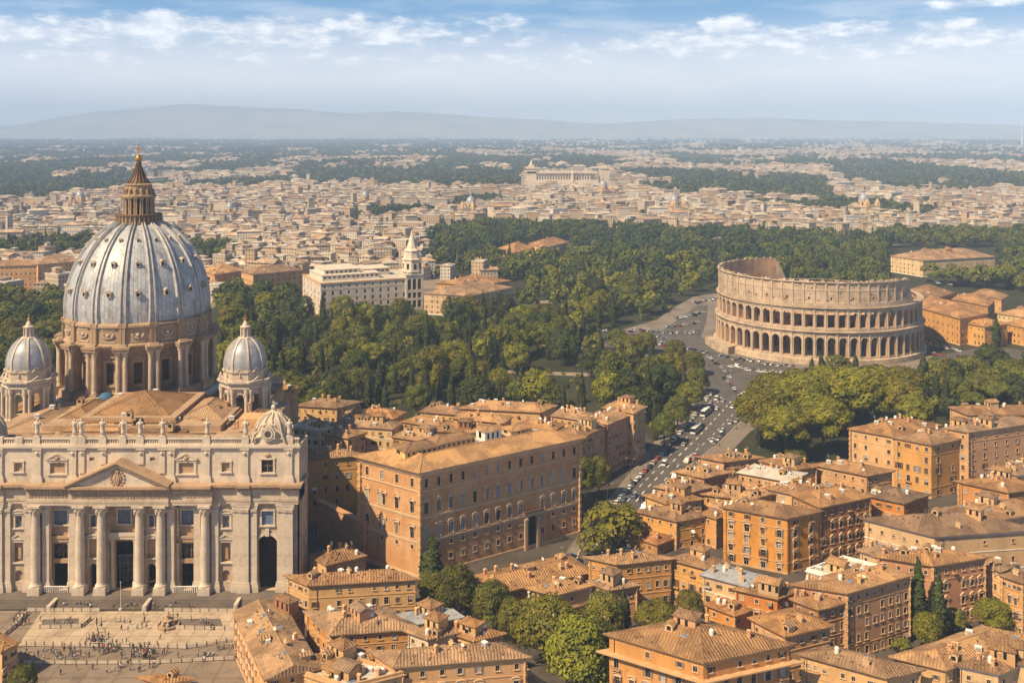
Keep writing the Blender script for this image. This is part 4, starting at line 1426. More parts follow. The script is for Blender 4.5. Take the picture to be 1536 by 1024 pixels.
# ---------------- two side cupolas
def cupola(px):
    y = 372.0
    X, Y = (px - 768) / F * y - BX, y - BY
    ap = math.pi / 8
    oct_ = lambda r, k: (r * math.cos(ap + k * math.pi / 4), r * math.sin(ap + k * math.pi / 4))
    b_ = MB()
    P = [oct_(10.3, k) for k in range(8)]
    b_.prism(P, 35.5, 39.0)
    b_.prism(offset(P, .5), 39.0, 39.8)
    b_.prism(P, 39.8, 42.6)
    root = b_.build('cupola', [ST], BAS, loc=(X, Y, 0))
    root.scale = (.91, .91, 1)
    b_ = MB()
    for k in range(8):
        A, B = Vector(oct_(9.0, k)), Vector(oct_(9.0, k + 1))
        d_ = (B - A).normalized()
        nin = Vector((-d_.y, d_.x))
        L = (B - A).length
        M = lambda u, v, d, A=A, d_=d_, nin=nin: (A.x + d_.x * u + nin.x * d, A.y + d_.y * u + nin.y * d, v)
        wall_holes(b_, M, 0, L, 42.6, 55.0, [(L / 2 - 1.75, L / 2 + 1.75, 43.0, 52.2, True)], 1.3)
        M2 = lambda u, v, d, M=M: M(u, v, 1.3 + d)
        wall_holes(b_, M2, .5, L - .5, 42.6, 55.0, [(L / 2 - 1.75, L / 2 + 1.75, 43.0, 52.2, True)], .05)
        b_.tube([(*((A + B) / 2 - nin * .25 + d_ * 2.2 * math.cos(math.pi * i / 8)), 50.6 + 2.2 * math.sin(math.pi * i / 8)) for i in range(9)], .28, 4)
    b_.build('arcade', [SP], root)
    b_ = MB()
    b_.lathe([(1.0, 42.6), (1.0, 43.3), (.72, 43.7), (.62, 52.2), (.8, 52.4), (1.0, 53.6), (1.0, 54.6)], 10)
    cm = b_.mesh('column', [SP])
    for k in range(8):
        a = ap + k * math.pi / 4
        for s in (-.85, .85):
            put(cm, 'column', root, (9.5 * math.cos(a) - s * math.sin(a), 9.5 * math.sin(a) + s * math.cos(a), 0))
    b_ = MB()
    P9 = [oct_(9.3, k) for k in range(8)]
    for z0_, z1_, o_ in ((54.6, 55.4, .9), (55.4, 56.3, .6), (56.3, 56.8, 1.5), (56.8, 57.3, 1.9)):
        b_.prism(offset(P9, o_), z0_, z1_)
    for k in range(8):
        A, B = Vector(oct_(10.9, k)), Vector(oct_(10.9, k + 1))
        b_.tube([(*A.lerp(B, .18), 57.2), (*A.lerp(B, .5), 58.7), (*A.lerp(B, .82), 57.2)], .32, 4)
    b_.build('cornice', [SP], root)
    b_ = MB()
    P8 = [oct_(8.7, k) for k in range(8)]
    b_.prism(P8, 57.3, 60.2)
    b_.prism(offset(P8, .5), 60.2, 60.9)
    for k in range(8):
        a = k * math.pi / 4
        b_.sphere((8.2 * math.cos(a), 8.2 * math.sin(a), 58.9), .95, 9, 6, 0, (.5, .5, 1))
        b_.tube([(8.5 * math.cos(a) - s * math.sin(a) * 1.6, 8.5 * math.sin(a) + s * math.cos(a) * 1.6, 60.3 + 1.3 * (1 - abs(s))) for s in (-1, -.5, 0, .5, 1)], .3, 4)
    b_.build('dome_drum', [ST], root)
    pr = spline([(8.2, 60.9), (8.35, 63), (7.8, 65.6), (6.6, 68.2), (4.7, 70.4), (2.4, 71.8)], 14)
    b_ = MB()
    b_.lathe(pr, 40)
    dm = b_.build('dome', [LEAD_C], root, smooth=True)
    rm = rib_mesh(pr, 1.15, .6, .35, MT['stone_pale'], 'rib', False)
    for k in range(8):
        put(rm, 'rib', dm, (0, 0, 0), ap + k * math.pi / 4)
    b_ = MB()
    b_.lathe([(2.9, 71.3), (2.9, 72.0), (1.7, 72.2), (1.45, 72.6), (1.45, 75.4), (2.1, 75.7), (2.1, 76.0), (1.3, 76.2), (1.0, 77.0), (.45, 77.9), (.3, 78.2)], 16)
    for k in range(8):
        a = k * math.pi / 4
        b_.box((1.75 * math.cos(a), 1.75 * math.sin(a), 72.2), (.6, .45, 3.3), a)
    ln = b_.build('lantern', [SP], root)
    b_ = MB()
    b_.sphere((0, 0, 78.5), .5, 10, 6)
    b_.box((0, 0, 78.9), (.2, .2, 1.6))
    b_.box((0, 0, 79.7), (.9, .2, .2))
    b_.build('finial', [MT['gold']], ln)


LEAD_C = material('cupola_lead', (.35, .355, .375), rough=.42, var=.25, scale=.35, streak=.45, metallic=.15)
cupola(43)
cupola(368)


# ---------------- statues along the balustrade
def skin_mesh(name, joints, edges, levels=1):
    """joints: (x,y,z, rx, ry); grows one continuous body surface round a skeleton"""
    me = bpy.data.meshes.new(name + '_skeleton')
    me.from_pydata([j[:3] for j in joints], edges, [])
    o = bpy.data.objects.new(name + '_skeleton', me)
    COL.objects.link(o)
    o.modifiers.new('skin', 'SKIN')
    if not me.skin_vertices:
        me.attributes  # keep the layer in step
        import bmesh
        bm = bmesh.new()
        bm.from_mesh(me)
        bm.verts.layers.skin.verify()
        bm.to_mesh(me)
        bm.free()
    for i, j in enumerate(joints):
        sv = me.skin_vertices[0].data[i]
        sv.radius = (j[3], j[4])
        sv.use_root = i == 0
    if levels:
        md = o.modifiers.new('sub', 'SUBSURF')
        md.levels = levels
        md.render_levels = levels
    dg = bpy.context.evaluated_depsgraph_get()
    res = bpy.data.meshes.new_from_object(o.evaluated_get(dg), depsgraph=dg)
    res.name = name
    bpy.data.objects.remove(o)
    bpy.data.meshes.remove(me)
    res.polygons.foreach_set('use_smooth', [True] * len(res.polygons))
    return res


def statue_mesh(k):
    r = random.Random(k)
    ux = r.choice([-1, 1])
    J = [(0, 0, 2.6, .75, .55), (0, 0, 1.4, .78, .6), (0, 0, .25, .95, .72), (.05 * ux, -.05, 3.6, .85, .52), (.05 * ux, -.05, 4.25, .78, .42), (.08 * ux, -.08, 4.65, .25, .25), (.1 * ux, -.15, 5.15, .38, .42), (.1 * ux, -.15, 5.6, .24, .26),
         (.85, 0, 4.1, .3, .3), (1.15, -.35, 3.3, .25, .25), (.8, -.75, 2.9 + r.uniform(0, 1.6), .18, .18), (-.8, 0, 4.1, .3, .3), (-1.2, -.2, 3.2, .25, .25), (-.8 - r.uniform(0, .5), -.6, 2.6 + r.uniform(0, .8), .18, .18)]
    E = [(0, 1), (1, 2), (0, 3), (3, 4), (4, 5), (5, 6), (6, 7), (4, 8), (8, 9), (9, 10), (4, 11), (11, 12), (12, 13)]
    if ux < 0:
        J = [(-j[0],) + tuple(j[1:]) for j in J]
    me = skin_mesh('statue', J, E)
    me.materials.append(SP)
    return me


SM = [statue_mesh(k) for k in range(4)]
SPOT = {51.5: 'above the far end bay', 108: 'first of a close pair', 118: 'second of a close pair', 150: 'before the pediment peak', 181: 'holding a cross over the pediment peak', 207: 'just past the pediment peak',
        241: 'over the pediment corner', 308: 'over the outermost round column', 366: 'beside the small clock dome', 432: 'past the clock dome at the corner'}
for i, (px, d) in enumerate(SPOT.items()):
    x = BX + (px - 180) / 4.71
    o = thing('statue', f'pale stone saint statue on the balustrade, {d}', 'statue', (x, BY + AY + .25, BZ + 49.3), 0, 'statues along the basilica balustrade')
    put(SM[i % 4], 'figure', o, (0, 0, .35))
    b = MB()
    b.box((0, 0, 0), (1.9, 1.3, .45), 0, 0, .9)
    b.build('plinth', [SP], o)
    if px == 181:
        b = MB()
        b.box((1.3, -.6, .4), (.22, .22, 6.2))
        b.box((1.3, -.6, 5.3), (1.7, .22, .22))
        b.build('cross', [SP], o)

# ------------------------------------------------------------------ house kit
WCACHE = {}


def window_mesh(wd, ht, kind):
    """opening of wd x ht: x along the wall, y into the wall, z up, origin at the middle of the sill"""
    key = (round(wd, 2), round(ht, 2), kind)
    if key in WCACHE:
        return WCACHE[key]
    out = []
    b = MB()
    d = .26
    b.face([(-wd / 2, d, 0), (wd / 2, d, 0), (wd / 2, d, ht), (-wd / 2, d, ht)], 0)
    if kind != 'tiny':
        b.box((0, d - .06, 0), (.1, .1, ht), 0, 1)
        b.box((0, d - .05, ht * .62), (wd, .08, .09), 0, 1)
        for s in (-1, 1):
            b.box((s * (wd / 2 - .05), d - .05, 0), (.1, .08, ht), 0, 1)
    shut_ = MB()
    for s in (-1, 1):
        shut_.box((s * wd / 4, .06, 0), (wd / 2 - .04, .08, ht))
    shut_.face([(-wd / 2, d, 0), (wd / 2, d, 0), (wd / 2, d, ht), (-wd / 2, d, ht)], 1)
    half = MB()
    half.v, half.f, half.m, half.uv = list(b.v), list(b.f), list(b.m), list(b.uv)
    half.box((0, .1, ht * .45), (wd - .05, .06, ht * .55), 0, 2)
    out.append([b.mesh('window', [MT['glass'], MT['shutter']]), b.mesh('window', [MT['glass_pale'], MT['white']]), shut_.mesh('window', [MT['wood'], MT['dark']]), shut_.mesh('window', [MT['shutter_w'], MT['dark']]), half.mesh('window', [MT['glass'], MT['shutter'], MT['shutter_w']])])
    b = MB()
    fw = .2 if kind in ('plain', 'shutter', 'arch') else .3
    pr = .09
    if kind == 'arch':
        r = wd / 2
        for s in (-1, 1):
            b.box((s * (wd / 2 + fw / 2), -pr / 2 + .01, 0), (fw, pr, ht - r))
        for i in range(8):
            t0, t1 = math.pi * i / 8, math.pi * (i + 1) / 8
            P = lambda q, t_: (-q * math.cos(t_), -pr, ht - r + q * math.sin(t_))
            b.face([P(r, t0), P(r, t1), P(r + fw, t1), P(r + fw, t0)])
            Q = lambda q, t_, y: (-q * math.cos(t_), y, ht - r + q * math.sin(t_))
            b.face([Q(r + fw, t0, -pr), Q(r + fw, t1, -pr), Q(r + fw, t1, .02), Q(r + fw, t0, .02)])
    else:
        for s in (-1, 1):
            b.box((s * (wd / 2 + fw / 2), -pr / 2 + .01, 0), (fw, pr, ht))
        b.box((0, -pr / 2 + .005, ht), (wd + 2 * fw + .1, pr + .02, fw))
    b.box((0, -.11, -.16), (wd + 2 * fw + .2, .26, .16))
    if kind in ('tri', 'arc'):
        b.box((0, -.2, ht + fw), (wd + 2 * fw + .5, .42, .2))
        hw_, z0_ = wd / 2 + fw + .3, ht + fw + .2
        pts = [(-hw_, 0), (0, hw_ * .62), (hw_, 0)] if kind == 'tri' else [(-hw_ * math.cos(math.pi * i / 6), hw_ * .5 * math.sin(math.pi * i / 6)) for i in range(7)]
        for (xa, za), (xb, zb) in zip(pts, pts[1:]):
            b.face([(xa, -.1, z0_), (xb, -.1, z0_), (xb, -.1, z0_ + zb), (xa, -.1, z0_ + za)])
            P = [(xa, -.42, z0_ + za - .02), (xb, -.42, z0_ + zb - .02), (xb, -.42, z0_ + zb + .2), (xa, -.42, z0_ + za + .2)]
            Q = [(p[0], .02, p[2]) for p in P]
            b.face(P)
            b.face([P[2], P[3], Q[3], Q[2]])
            b.face([P[0], P[1], Q[1], Q[0]])
        for s in (-1, 1):
            b.box((s * (wd / 2 + fw * .7), -.2, ht - .5), (.2, .3, .7))
    out.append(b.mesh('frame', [MT['trim']]))
    sm = []
    for mt_ in ('shutter', 'shutter_w', 'wood'):
        b = MB()
        b.box((0, -.05, .02), (wd * .5, .07, ht - .06))
        for i in range(5):
            b.box((0, -.1, .1 + i * (ht - .2) / 5), (wd * .42, .05, (ht - .2) / 5 * .55))
        sm.append(b.mesh('shutter', [MT[mt_]]))
    out.append(sm)
    WCACHE[key] = out
    return out


b = MB()
b.box((0, 0, -1.2), (.75, .95, 2.5))
b.box((0, 0, 1.3), (1.0, 1.2, .16))
for s in (-1, 1):
    b.box((s * .36, 0, 1.46), (.12, .9, .3))
b.face([(-.5, -.6, 1.76), (.5, -.6, 1.76), (.5, 0, 2.0), (-.5, 0, 2.0)])
b.face([(-.5, .6, 1.76), (.5, .6, 1.76), (.5, 0, 2.0), (-.5, 0, 2.0)])
CH1 = b.mesh('chimney', [MT['peach']])
b = MB()
b.box((0, 0, -1.2), (1.5, .7, 2.1))
b.box((0, 0, .9), (1.8, .95, .14))
for x in (-.45, 0, .45):
    b.lathe([(.16, 1.0), (.14, 1.6), (.2, 1.65), (0, 1.8)], 7, (x, 0))
CH2 = b.mesh('chimney', [MT['cream']])
b = MB()
b.box((0, 0, -.6), (.09, .09, 1.5))
for i in range(10):
    t0, t1 = 2 * math.pi * i / 10, 2 * math.pi * (i + 1) / 10
    b.face([(0, -.18, .9), (.55 * math.cos(t0), -.32, .9 + .55 * math.sin(t0)), (.55 * math.cos(t1), -.32, .9 + .55 * math.sin(t1))])
b.box((0, -.75, .86), (.08, .5, .06))
DISH = b.mesh('satellite_dish', [MT['white']])
b = MB()
b.box((0, 0, -.4), (.05, .05, 3.6))
for z, l in ((2.9, 1.3), (2.55, 1.0), (2.2, 1.5)):
    b.box((0, 0, z), (l, .05, .05))
ANT = b.mesh('antenna', [MT['grey']])
b = MB()
b.box((0, 0, -.4), (1.7, 1.2, 1.35))
b.box((0, -.62, .1), (1.3, .06, .7), 0, 1)
VENT = b.mesh('air_unit', [MT['white'], MT['grey']])
b = MB()
b.box((0, 0, -.25), (1.5, 1.1, .5))
b.box((0, 0, .25), (1.25, .85, .05), 0, 1)
SKYL = b.mesh('skylight', [MT['grey'], MT['glass_blue']])
b = MB()
b.lathe([(.6, -.3), (.6, 1.1), (.4, 1.35), (0, 1.45)], 10)
TANK = b.mesh('water_tank', [MT['white']])
b = MB()
b.box((0, 0, -1.4), (2.0, 2.6, 2.5))
b.face([(-.55, -1.31, -.1), (.55, -1.31, -.1), (.55, -1.31, .95), (-.55, -1.31, .95)], 1)
for s in (-1, 1):
    b.face([(0, -1.5, 1.75), (0, 1.4, 1.75), (s * 1.3, 1.4, 1.05), (s * 1.3, -1.5, 1.05)], 2, [(0, 0), (3, 0), (3, 1.5), (0, 1.5)])
b.face([(-1, -1.3, 1.1), (1, -1.3, 1.1), (0, -1.3, 1.7)])
DORM = b.mesh('dormer', [MT['cream'], MT['glass'], MT['tile_light']])
CLUTTER = [(CH1, 'chimney'), (CH1, 'chimney'), (CH2, 'chimney'), (DISH, 'satellite_dish'), (ANT, 'antenna'), (VENT, 'air_unit'), (SKYL, 'skylight'), (TANK, 'water_tank'), (DORM, 'dormer')]
PLASTER_TRIM = {'cream': 'white', 'pale': 'white'}


def room_on_roof(parent, c, z, sx, sy, rz, hh, wall, roof, r):
    """a small tiled room that stands above the roof"""
    b = MB()
    b.box((0, 0, -1.5), (sx, sy, hh + 1.5))
    for x in np.arange(-sx / 2 + 1.0, sx / 2 - .8, 2.0):
        b.face([(x, -sy / 2 - .03, .7), (x + .8, -sy / 2 - .03, .7), (x + .8, -sy / 2 - .03, hh - .5), (x, -sy / 2 - .03, hh - .5)], 1)
        b.face([(-sx / 2 - .03, sy * .2, .7), (-sx / 2 - .03, -sy * .1, .7), (-sx / 2 - .03, -sy * .1, hh - .5), (-sx / 2 - .03, sy * .2, hh - .5)], 1)
    o = put(b.mesh('rooftop_room', [wall, MT['glass']]), 'rooftop_room', parent, (c[0], c[1], z), rz)
    b = MB()
    hip(b, offset([(-sx / 2, -sy / 2), (sx / 2, -sy / 2), (sx / 2, sy / 2), (-sx / 2, sy / 2)], .35), hh, r.uniform(.2, .4), 0, r.random() < .4, .15)
    put(b.mesh('roof', [roof]), 'roof', o)


NEAR = []


def sag(me, z0, c):
    """old roofs are never flat: cut the slopes up and let them dip and swell"""
    import bmesh
    bm = bmesh.new()
    bm.from_mesh(me)
    big = [e for e in bm.edges if e.calc_length() > 4]
    bmesh.ops.subdivide_edges(bm, edges=big, cuts=7, use_grid_fill=True)
    for v in bm.verts:
        if v.co.z > z0:
            p = Vector((v.co.x + c.x, v.co.y + c.y, 0))
            v.co.z += .30 * noise.noise(p * .16) + .14 * noise.noise(p * .5)
    bm.to_mesh(me)
    bm.free()




def house(label, A, B, C, h, floors, wall='ochre', roof='tile', kind='hip', nA=None, nC=None, slope=.36, win='plain', clutter=6, seed=None, px=True, name='house', cat='house', group=None,
          detail=2, overhang=.75, attic_band=False, skip=.1, top_small=True, rooms=0, trim=None, ws=1.0, shut=.35, D=None):
    """A, B, C: left, near and right eave corners (photo pixels at height h, or world x, y). detail 2: frames; 1: windows only"""
    r = random.Random(seed if seed is not None else sum(ord(ch) * (i + 3) for i, ch in enumerate(label)))
    P = [Vector((*G(*p, h).xy, 0)) if px else Vector((p[0], p[1], 0)) for p in (A, B, C)]
    P.append(P[0] + P[2] - P[1])
    c = sum(P, Vector()) / 4
    root = thing(name, label, cat, (c.x, c.y, 0), 0, group)
    Q = [(p - c).xy for p in P]
    wm = MT['plaster_x' + wall] if ('plaster_x' + wall) in MT else MT[wall]
    rm = MT[roof]
    trm = MT[trim] if trim else MT[PLASTER_TRIM.get(wall, 'trim_warm')]
    b = MB()
    fh = h / floors
    wins = []
    for e, (p, q, nw) in enumerate(((Q[0], Q[1], nA), (Q[1], Q[2], nC), (Q[2], Q[3], 0), (Q[3], Q[0], 0))):
        d_ = (q - p).normalized()
        L = (q - p).length
        nin = Vector((-d_.y, d_.x))
        if nw is None:
            nw = max(1, int(L / 3.3))
        M = lambda u, v, d, p=p, d_=d_, nin=nin: (p.x + d_.x * u + nin.x * d, p.y + d_.y * u + nin.y * d, v)
        hs = []
        for f in range(floors):
            for i in range(nw):
                if r.random() < skip:
                    continue
                u = L * (i + .5) / nw + r.uniform(-.22, .22)
                wd, ht = r.choice([1.0, 1.15, 1.15, 1.3]) * ws, min(r.choice([1.7, 2.0, 2.0, 2.2]) * ws, fh * .6)
                kd = win
                if f == floors - 1 and top_small:
                    wd, ht, kd = .95 * ws, min(1.25 * ws, fh * .45), 'plain' if win != 'tiny' else win
                if L / nw < wd + .5:
                    wd = L / nw * .55
                v = f * fh + (fh - ht) * .48
                wd, ht = round(wd, 1), round(ht, 1)
                hs.append((u - wd / 2, u + wd / 2, v, v + ht, kd == 'arch'))
                wins.append((M(u, v, 0), math.atan2(d_.y, d_.x), wd, ht, kd))
        wall_holes(b, M, 0, L, 0, h - .02, hs, .27)
    b.build('wall', [wm], root)
    for pos, rz, wd, ht, kd in wins:
        wmsh = window_mesh(wd, ht, kd)
        o = put(wmsh[0][0 if detail < 2 or r.random() < .55 else r.choice([1, 2, 2, 3, 4, 4])], 'window', root, pos, rz)
        if detail >= 2:
            put(wmsh[1], 'frame', o)
            if kd != 'arch' and r.random() < shut * .8 and kd != 'tiny':
                sm = r.choice(wmsh[2])
                for s in (-1, 1):
                    put(sm, 'shutter', o, (s * wd * .78, 0, 0))
    if detail >= 2 and wins and floors > 2:
        for pos, rz, wd, ht, kd in r.sample(wins, min(len(wins), r.randrange(0, 4))):
            b = MB()
            b.box((0, -.45, -.28), (wd + 1.0, .95, .16))
            b.box((0, -.88, .75), (wd + 1.0, .06, .07), 0, 1)
            for i in range(9):
                b.box((-(wd + .9) / 2 + (wd + .9) * i / 8, -.88, -.12), (.05, .05, .9), 0, 1)
            put(b.mesh('balcony', [trm, MT['bronze']]), 'balcony', root, pos, rz)
        if r.random() < .5:
            pos, rz, wd, ht, kd = r.choice(wins)
            b = MB()
            b.face([(-wd * .75, -.05, ht + .2), (wd * .75, -.05, ht + .2), (wd * .75, -1.0, ht - .5), (-wd * .75, -1.0, ht - .5)])
            b.face([(-wd * .75, -1.0, ht - .5), (wd * .75, -1.0, ht - .5), (wd * .75, -1.0, ht - .75), (-wd * .75, -1.0, ht - .75)])
            put(b.mesh('awning', [MT[r.choice(['white', 'shutter', 'tile_red'])]]), 'awning', root, pos, rz)
    b = MB()
    poly = [tuple(q) for q in Q]
    ring(b, poly, h - .75, h - .36, .22)
    ring(b, poly, h - .36, h - .1, .45)
    for f in range(1, floors):
        if f in (1, floors - 1) or r.random() < .4:
            ring(b, poly, f * fh - .14, f * fh + .12, .12)
    if floors > 1:
        ring(b, poly, 0, .9, .1)
    b.build('cornice', [trm], root)
    if attic_band:
        b = MB()
        z = h - fh
        ring(b, poly, z - .2, z + .15, 1.5)
        ring(b, poly, z - .6, z - .2, .8)
        b.build('attic_ledge', [trm], root)
    # corner stones, down pipes
    if detail >= 2:
        if r.random() < .45:
            for q in Q[:3]:
                b = MB()
                for i in range(int(h / 1.1) - 1):
                    s = .85 if i % 2 else .6
                    b.box((q.x, q.y, .95 + i * 1.1), (s, s, .95), math.atan2((Q[1] - Q[0]).y, (Q[1] - Q[0]).x))
                b.build('corner_stone', [trm], root)
        for e in (0, 1):
            b = MB()
            p, q = Q[e], Q[e + 1]
            d_ = (q - p).normalized()
            u = (q - p).length * r.uniform(.03, .1)
            x, y = p + d_ * u + Vector((d_.y, -d_.x)) * .12
            b.tube([(x, y, .2), (x, y, h - .4)], .09, 5)
            b.build('drain_pipe', [MT['bronze']], root)
    if kind == 'flat':
        b = MB()
        b.face([(*q, h - .25) for q in Q], 0, [tuple(q) for q in Q])
        b.build('roof', [rm], root)
        b = MB()
        o_ = [Vector(q) for q in offset(poly, .15)]
        i_ = [Vector(q) for q in offset(poly, -.35)]
        for k in range(4):
            j = (k + 1) % 4
            b.face([(*o_[k], h - .4), (*o_[j], h - .4), (*o_[j], h + .7), (*o_[k], h + .7)])
            b.face([(*o_[k], h + .7), (*o_[j], h + .7), (*i_[j], h + .7), (*i_[k], h + .7)])
            b.face([(*i_[k], h - .25), (*i_[j], h - .25), (*i_[j], h + .7), (*i_[k], h + .7)])
        b.build('parapet', [trm], root)
        hf = lambda x, y: h - .25
    else:
        b = MB()
        ov = offset(poly, overhang)
        hf = hip(b, ov, h + .12, slope, 0, kind == 'gable', .26)
        if kind == 'gable':
            pass
        # loose and slipped tiles: small slabs lying on the slope
        for _ in range(int(10 + (Q[2] - Q[1]).length)):
            u, v = r.uniform(.05, .95), r.uniform(.05, .95)
            p = Q[1] + (Q[0] - Q[1]) * u + (Q[2] - Q[1]) * v
            b.box((p.x, p.y, hf(p.x, p.y) - .12), (r.uniform(.3, 1.3), r.uniform(.3, .9), .24), r.uniform(0, 3.1))
        ro = b.build('roof', [rm], root)
        if detail >= 2:
            sag(ro.data, h + .02, c)
        if kind == 'gable':
            b = MB()
            e1, e2 = Q[1] - Q[0], Q[2] - Q[1]
            if e1.length > e2.length:
                pairs = ((Q[1], Q[2]), (Q[3], Q[0]))
            else:
                pairs = ((Q[0], Q[1]), (Q[2], Q[3]))
            for p, q in pairs:
                m_ = (p + q) / 2
                b.face([(*p, h - .1), (*q, h - .1), (*m_, hf(*m_) - .05)])
            b.build('gable_wall', [wm], root)
    for i in range(int(clutter * 1.4) + 2 if detail >= 2 else clutter):
        u, v = r.uniform(.1, .9), r.uniform(.1, .9)
        p = Q[1] + (Q[0] - Q[1]) * u + (Q[2] - Q[1]) * v
        me, nm = r.choice(CLUTTER)
        if nm == 'dormer' and kind == 'flat':
            me, nm = VENT, 'air_unit'
        put(me, nm, root, (p.x, p.y, hf(p.x, p.y)), math.atan2((Q[1] - Q[0]).y, (Q[1] - Q[0]).x) + (0 if nm != 'satellite_dish' else r.uniform(-1, 1)))
    if rooms == 0 and detail >= 2 and h > 9 and r.random() < .3:
        rooms = 1
    for i in range(rooms):
        u, v = r.uniform(.3, .7), r.uniform(.25, .75)
        p = Q[1] + (Q[0] - Q[1]) * u + (Q[2] - Q[1]) * v
        room_on_roof(root, p, hf(p.x, p.y) - .4, r.uniform(4, 6.5), r.uniform(3.2, 5), math.atan2((Q[1] - Q[0]).y, (Q[1] - Q[0]).x), r.uniform(2.4, 3.2), MT[r.choice(['cream', 'peach', 'sand', wall])], MT[r.choice(['tile', 'tile_light', 'tile_brown'])], r)
    NEAR.append((root, [(p.x, p.y) for p in P]))
    return root, Q, hf, wins


# ------------------------------------------------------------------ the long brick palazzo
PZH = 36.0
pal = thing('palazzo', 'long brick palazzo with rows of pedimented windows and a tall dark portal', 'palazzo')
P = [Vector((*G(*p, PZH).xy, 0)) for p in ((540, 684), (630, 707), (869, 656))]
P.append(P[0] + P[2] - P[1])
pc = sum(P, Vector()) / 4
pal.location = (pc.x, pc.y, 0)
Q = [(p - pc).xy for p in P]
poly = [tuple(q) for q in Q]
b = MB()
pw = []
ROWS_L = [(4.6, 1.9, 1.2, 'plain'), (9.6, 1.5, 1.1, 'plain'), (13.2, 3.6, 1.6, 'arc'), (21.6, 3.7, 1.6, 'tri'), (30.2, 2.9, 1.3, 'plain')]
for e, (p, q, nw) in enumerate(((Q[0], Q[1], 4), (Q[1], Q[2], 14), (Q[2], Q[3], 0), (Q[3], Q[0], 0))):
    d_ = (q - p).normalized()
    L = (q - p).length
    nin = Vector((-d_.y, d_.x))
    M = lambda u, v, d, p=p, d_=d_, nin=nin: (p.x + d_.x * u + nin.x * d, p.y + d_.y * u + nin.y * d, v)
    hs = []
    for z, ht, wd, kd in ROWS_L:
        if e == 0 and z < 5:
            continue
        for i in range(nw):
            u = L * (i + .5) / nw
            if e == 1 and i == 9 and z < 20:
                if z > 13:
                    continue
                continue
            if e == 0 and z in (13.2, 21.6) and i == 1:
                for du in (-1.05, 1.05):
                    hs.append((u + du - .65, u + du + .65, z, z + ht))
                    pw.append((M(u + du, z, 0), math.atan2(d_.y, d_.x), 1.3, ht, kd))
                continue
            hs.append((u - wd / 2, u + wd / 2, z, z + ht))
            pw.append((M(u, z, 0), math.atan2(d_.y, d_.x), wd, ht, kd))
    if e == 1:
        up = L * 9.5 / nw
        hs.append((up - 1.9, up + 1.9, 0, 12.2, True))
        PORT = (M(up, 0, 0), math.atan2(d_.y, d_.x))
    wall_holes(b, M, 0, L, 0, PZH, hs, .3, nseg=10)


def brick_mat():
    m = bpy.data.materials.new('old_brickwork')
    m.use_nodes = True
    t_ = NT(m.node_tree)
    uv = t_.n('ShaderNodeUVMap')
    tc = t_.n('ShaderNodeTexCoord')
    br = t_.n('ShaderNodeTexBrick', {'Vector': uv.outputs[0], 'Color1': (.52, .265, .11, 1), 'Color2': (.43, .21, .085, 1), 'Mortar': (.50, .31, .17, 1), 'Scale': 1.0, 'Mortar Size': .03,
                                     'Brick Width': 1.1, 'Row Height': .42})
    mp = t_.n('ShaderNodeMapping', {'Vector': tc.outputs['Object'], 'Scale': (.6, .6, .07)})
    st_ = t_.n('ShaderNodeTexNoise', {'Vector': mp.outputs[0], 'Scale': 1.0, 'Detail': 6.0, 'Roughness': .7}).outputs[0]
    pa = t_.n('ShaderNodeTexNoise', {'Vector': tc.outputs['Object'], 'Scale': .15, 'Detail': 6.0, 'Roughness': .65}).outputs[0]
    c = t_.mix(t_.math('MULTIPLY', t_.ramp(pa, .4, .68), .6), br.outputs[0], (.60, .375, .20))
    c = t_.mix(t_.math('MULTIPLY', t_.ramp(st_, .52, .72), .5), c, (.22, .12, .065))
    bs = t_.n('ShaderNodeBsdfPrincipled', {'Base Color': c, 'Roughness': .9, 'Specular IOR Level': .2})
    bp = t_.n('ShaderNodeBump', {'Height': t_.math('ADD', t_.math('MULTIPLY', br.outputs[1], -.2), pa), 'Strength': .25, 'Distance': .4})
    t_.t.links.new(bp.outputs[0], bs.inputs['Normal'])
    t_.n('ShaderNodeOutputMaterial', {'Surface': bs.outputs[0]})
    return m


MT['brickwork'] = brick_mat()
b.build('wall', [MT['brickwork']], pal)
for k, (pos, rz, wd, ht, kd) in enumerate(pw):
    wmsh = window_mesh(wd, ht, kd)
    o = put(wmsh[0][1 if RND.random() < .3 else 0], 'window', pal, pos, rz)
    put(wmsh[1], 'frame', o)
    if ht > 3 and RND.random() < .55:
        for s in (-1, 1):
            put(wmsh[2][1 if RND.random() < .6 else 0], 'shutter', o, (s * wd * .26, .1, 0))
b = MB()
for z0, z1, d_ in ((0, 1.6, .25), (12.2, 12.6, .3), (11.7, 12.2, .18), (20.3, 20.75, .32), (19.9, 20.3, .18), (29.0, 29.4, .28), (34.2, 34.8, .3), (34.8, 35.4, .7), (35.4, 36.0, 1.15)):
    ring(b, poly, z0, z1, d_)
b.build('string_course', [MT['trim']], pal)
ang = math.atan2((Q[1] - Q[0]).y, (Q[1] - Q[0]).x)
for q in Q[:3]:
    b = MB()
    for i in range(26):
        s = 1.5 if i % 2 else 1.05
        b.box((q.x, q.y, 1.7 + i * 1.24), (s, s, 1.1), ang)
    b.build('corner_stone', [MT['trim_warm']], pal)
b = MB()
for s in (-1, 1):
    b.box((s * 2.6, -.3, 0), (1.3, .7, 10.6))
    b.box((s * 2.6, -.4, 10.6), (1.6, .9, .7))
for i in range(12):
    t0, t1 = math.pi * i / 12, math.pi * (i + 1) / 12
    Pp = lambda r_, t_, y: (-r_ * math.cos(t_), y, 10.3 + r_ * math.sin(t_))
    b.face([Pp(1.9, t0, -.35), Pp(1.9, t1, -.35), Pp(2.6, t1, -.35), Pp(2.6, t0, -.35)])
    b.face([Pp(2.6, t0, -.35), Pp(2.6, t1, -.35), Pp(2.6, t1, .02), Pp(2.6, t0, .02)])
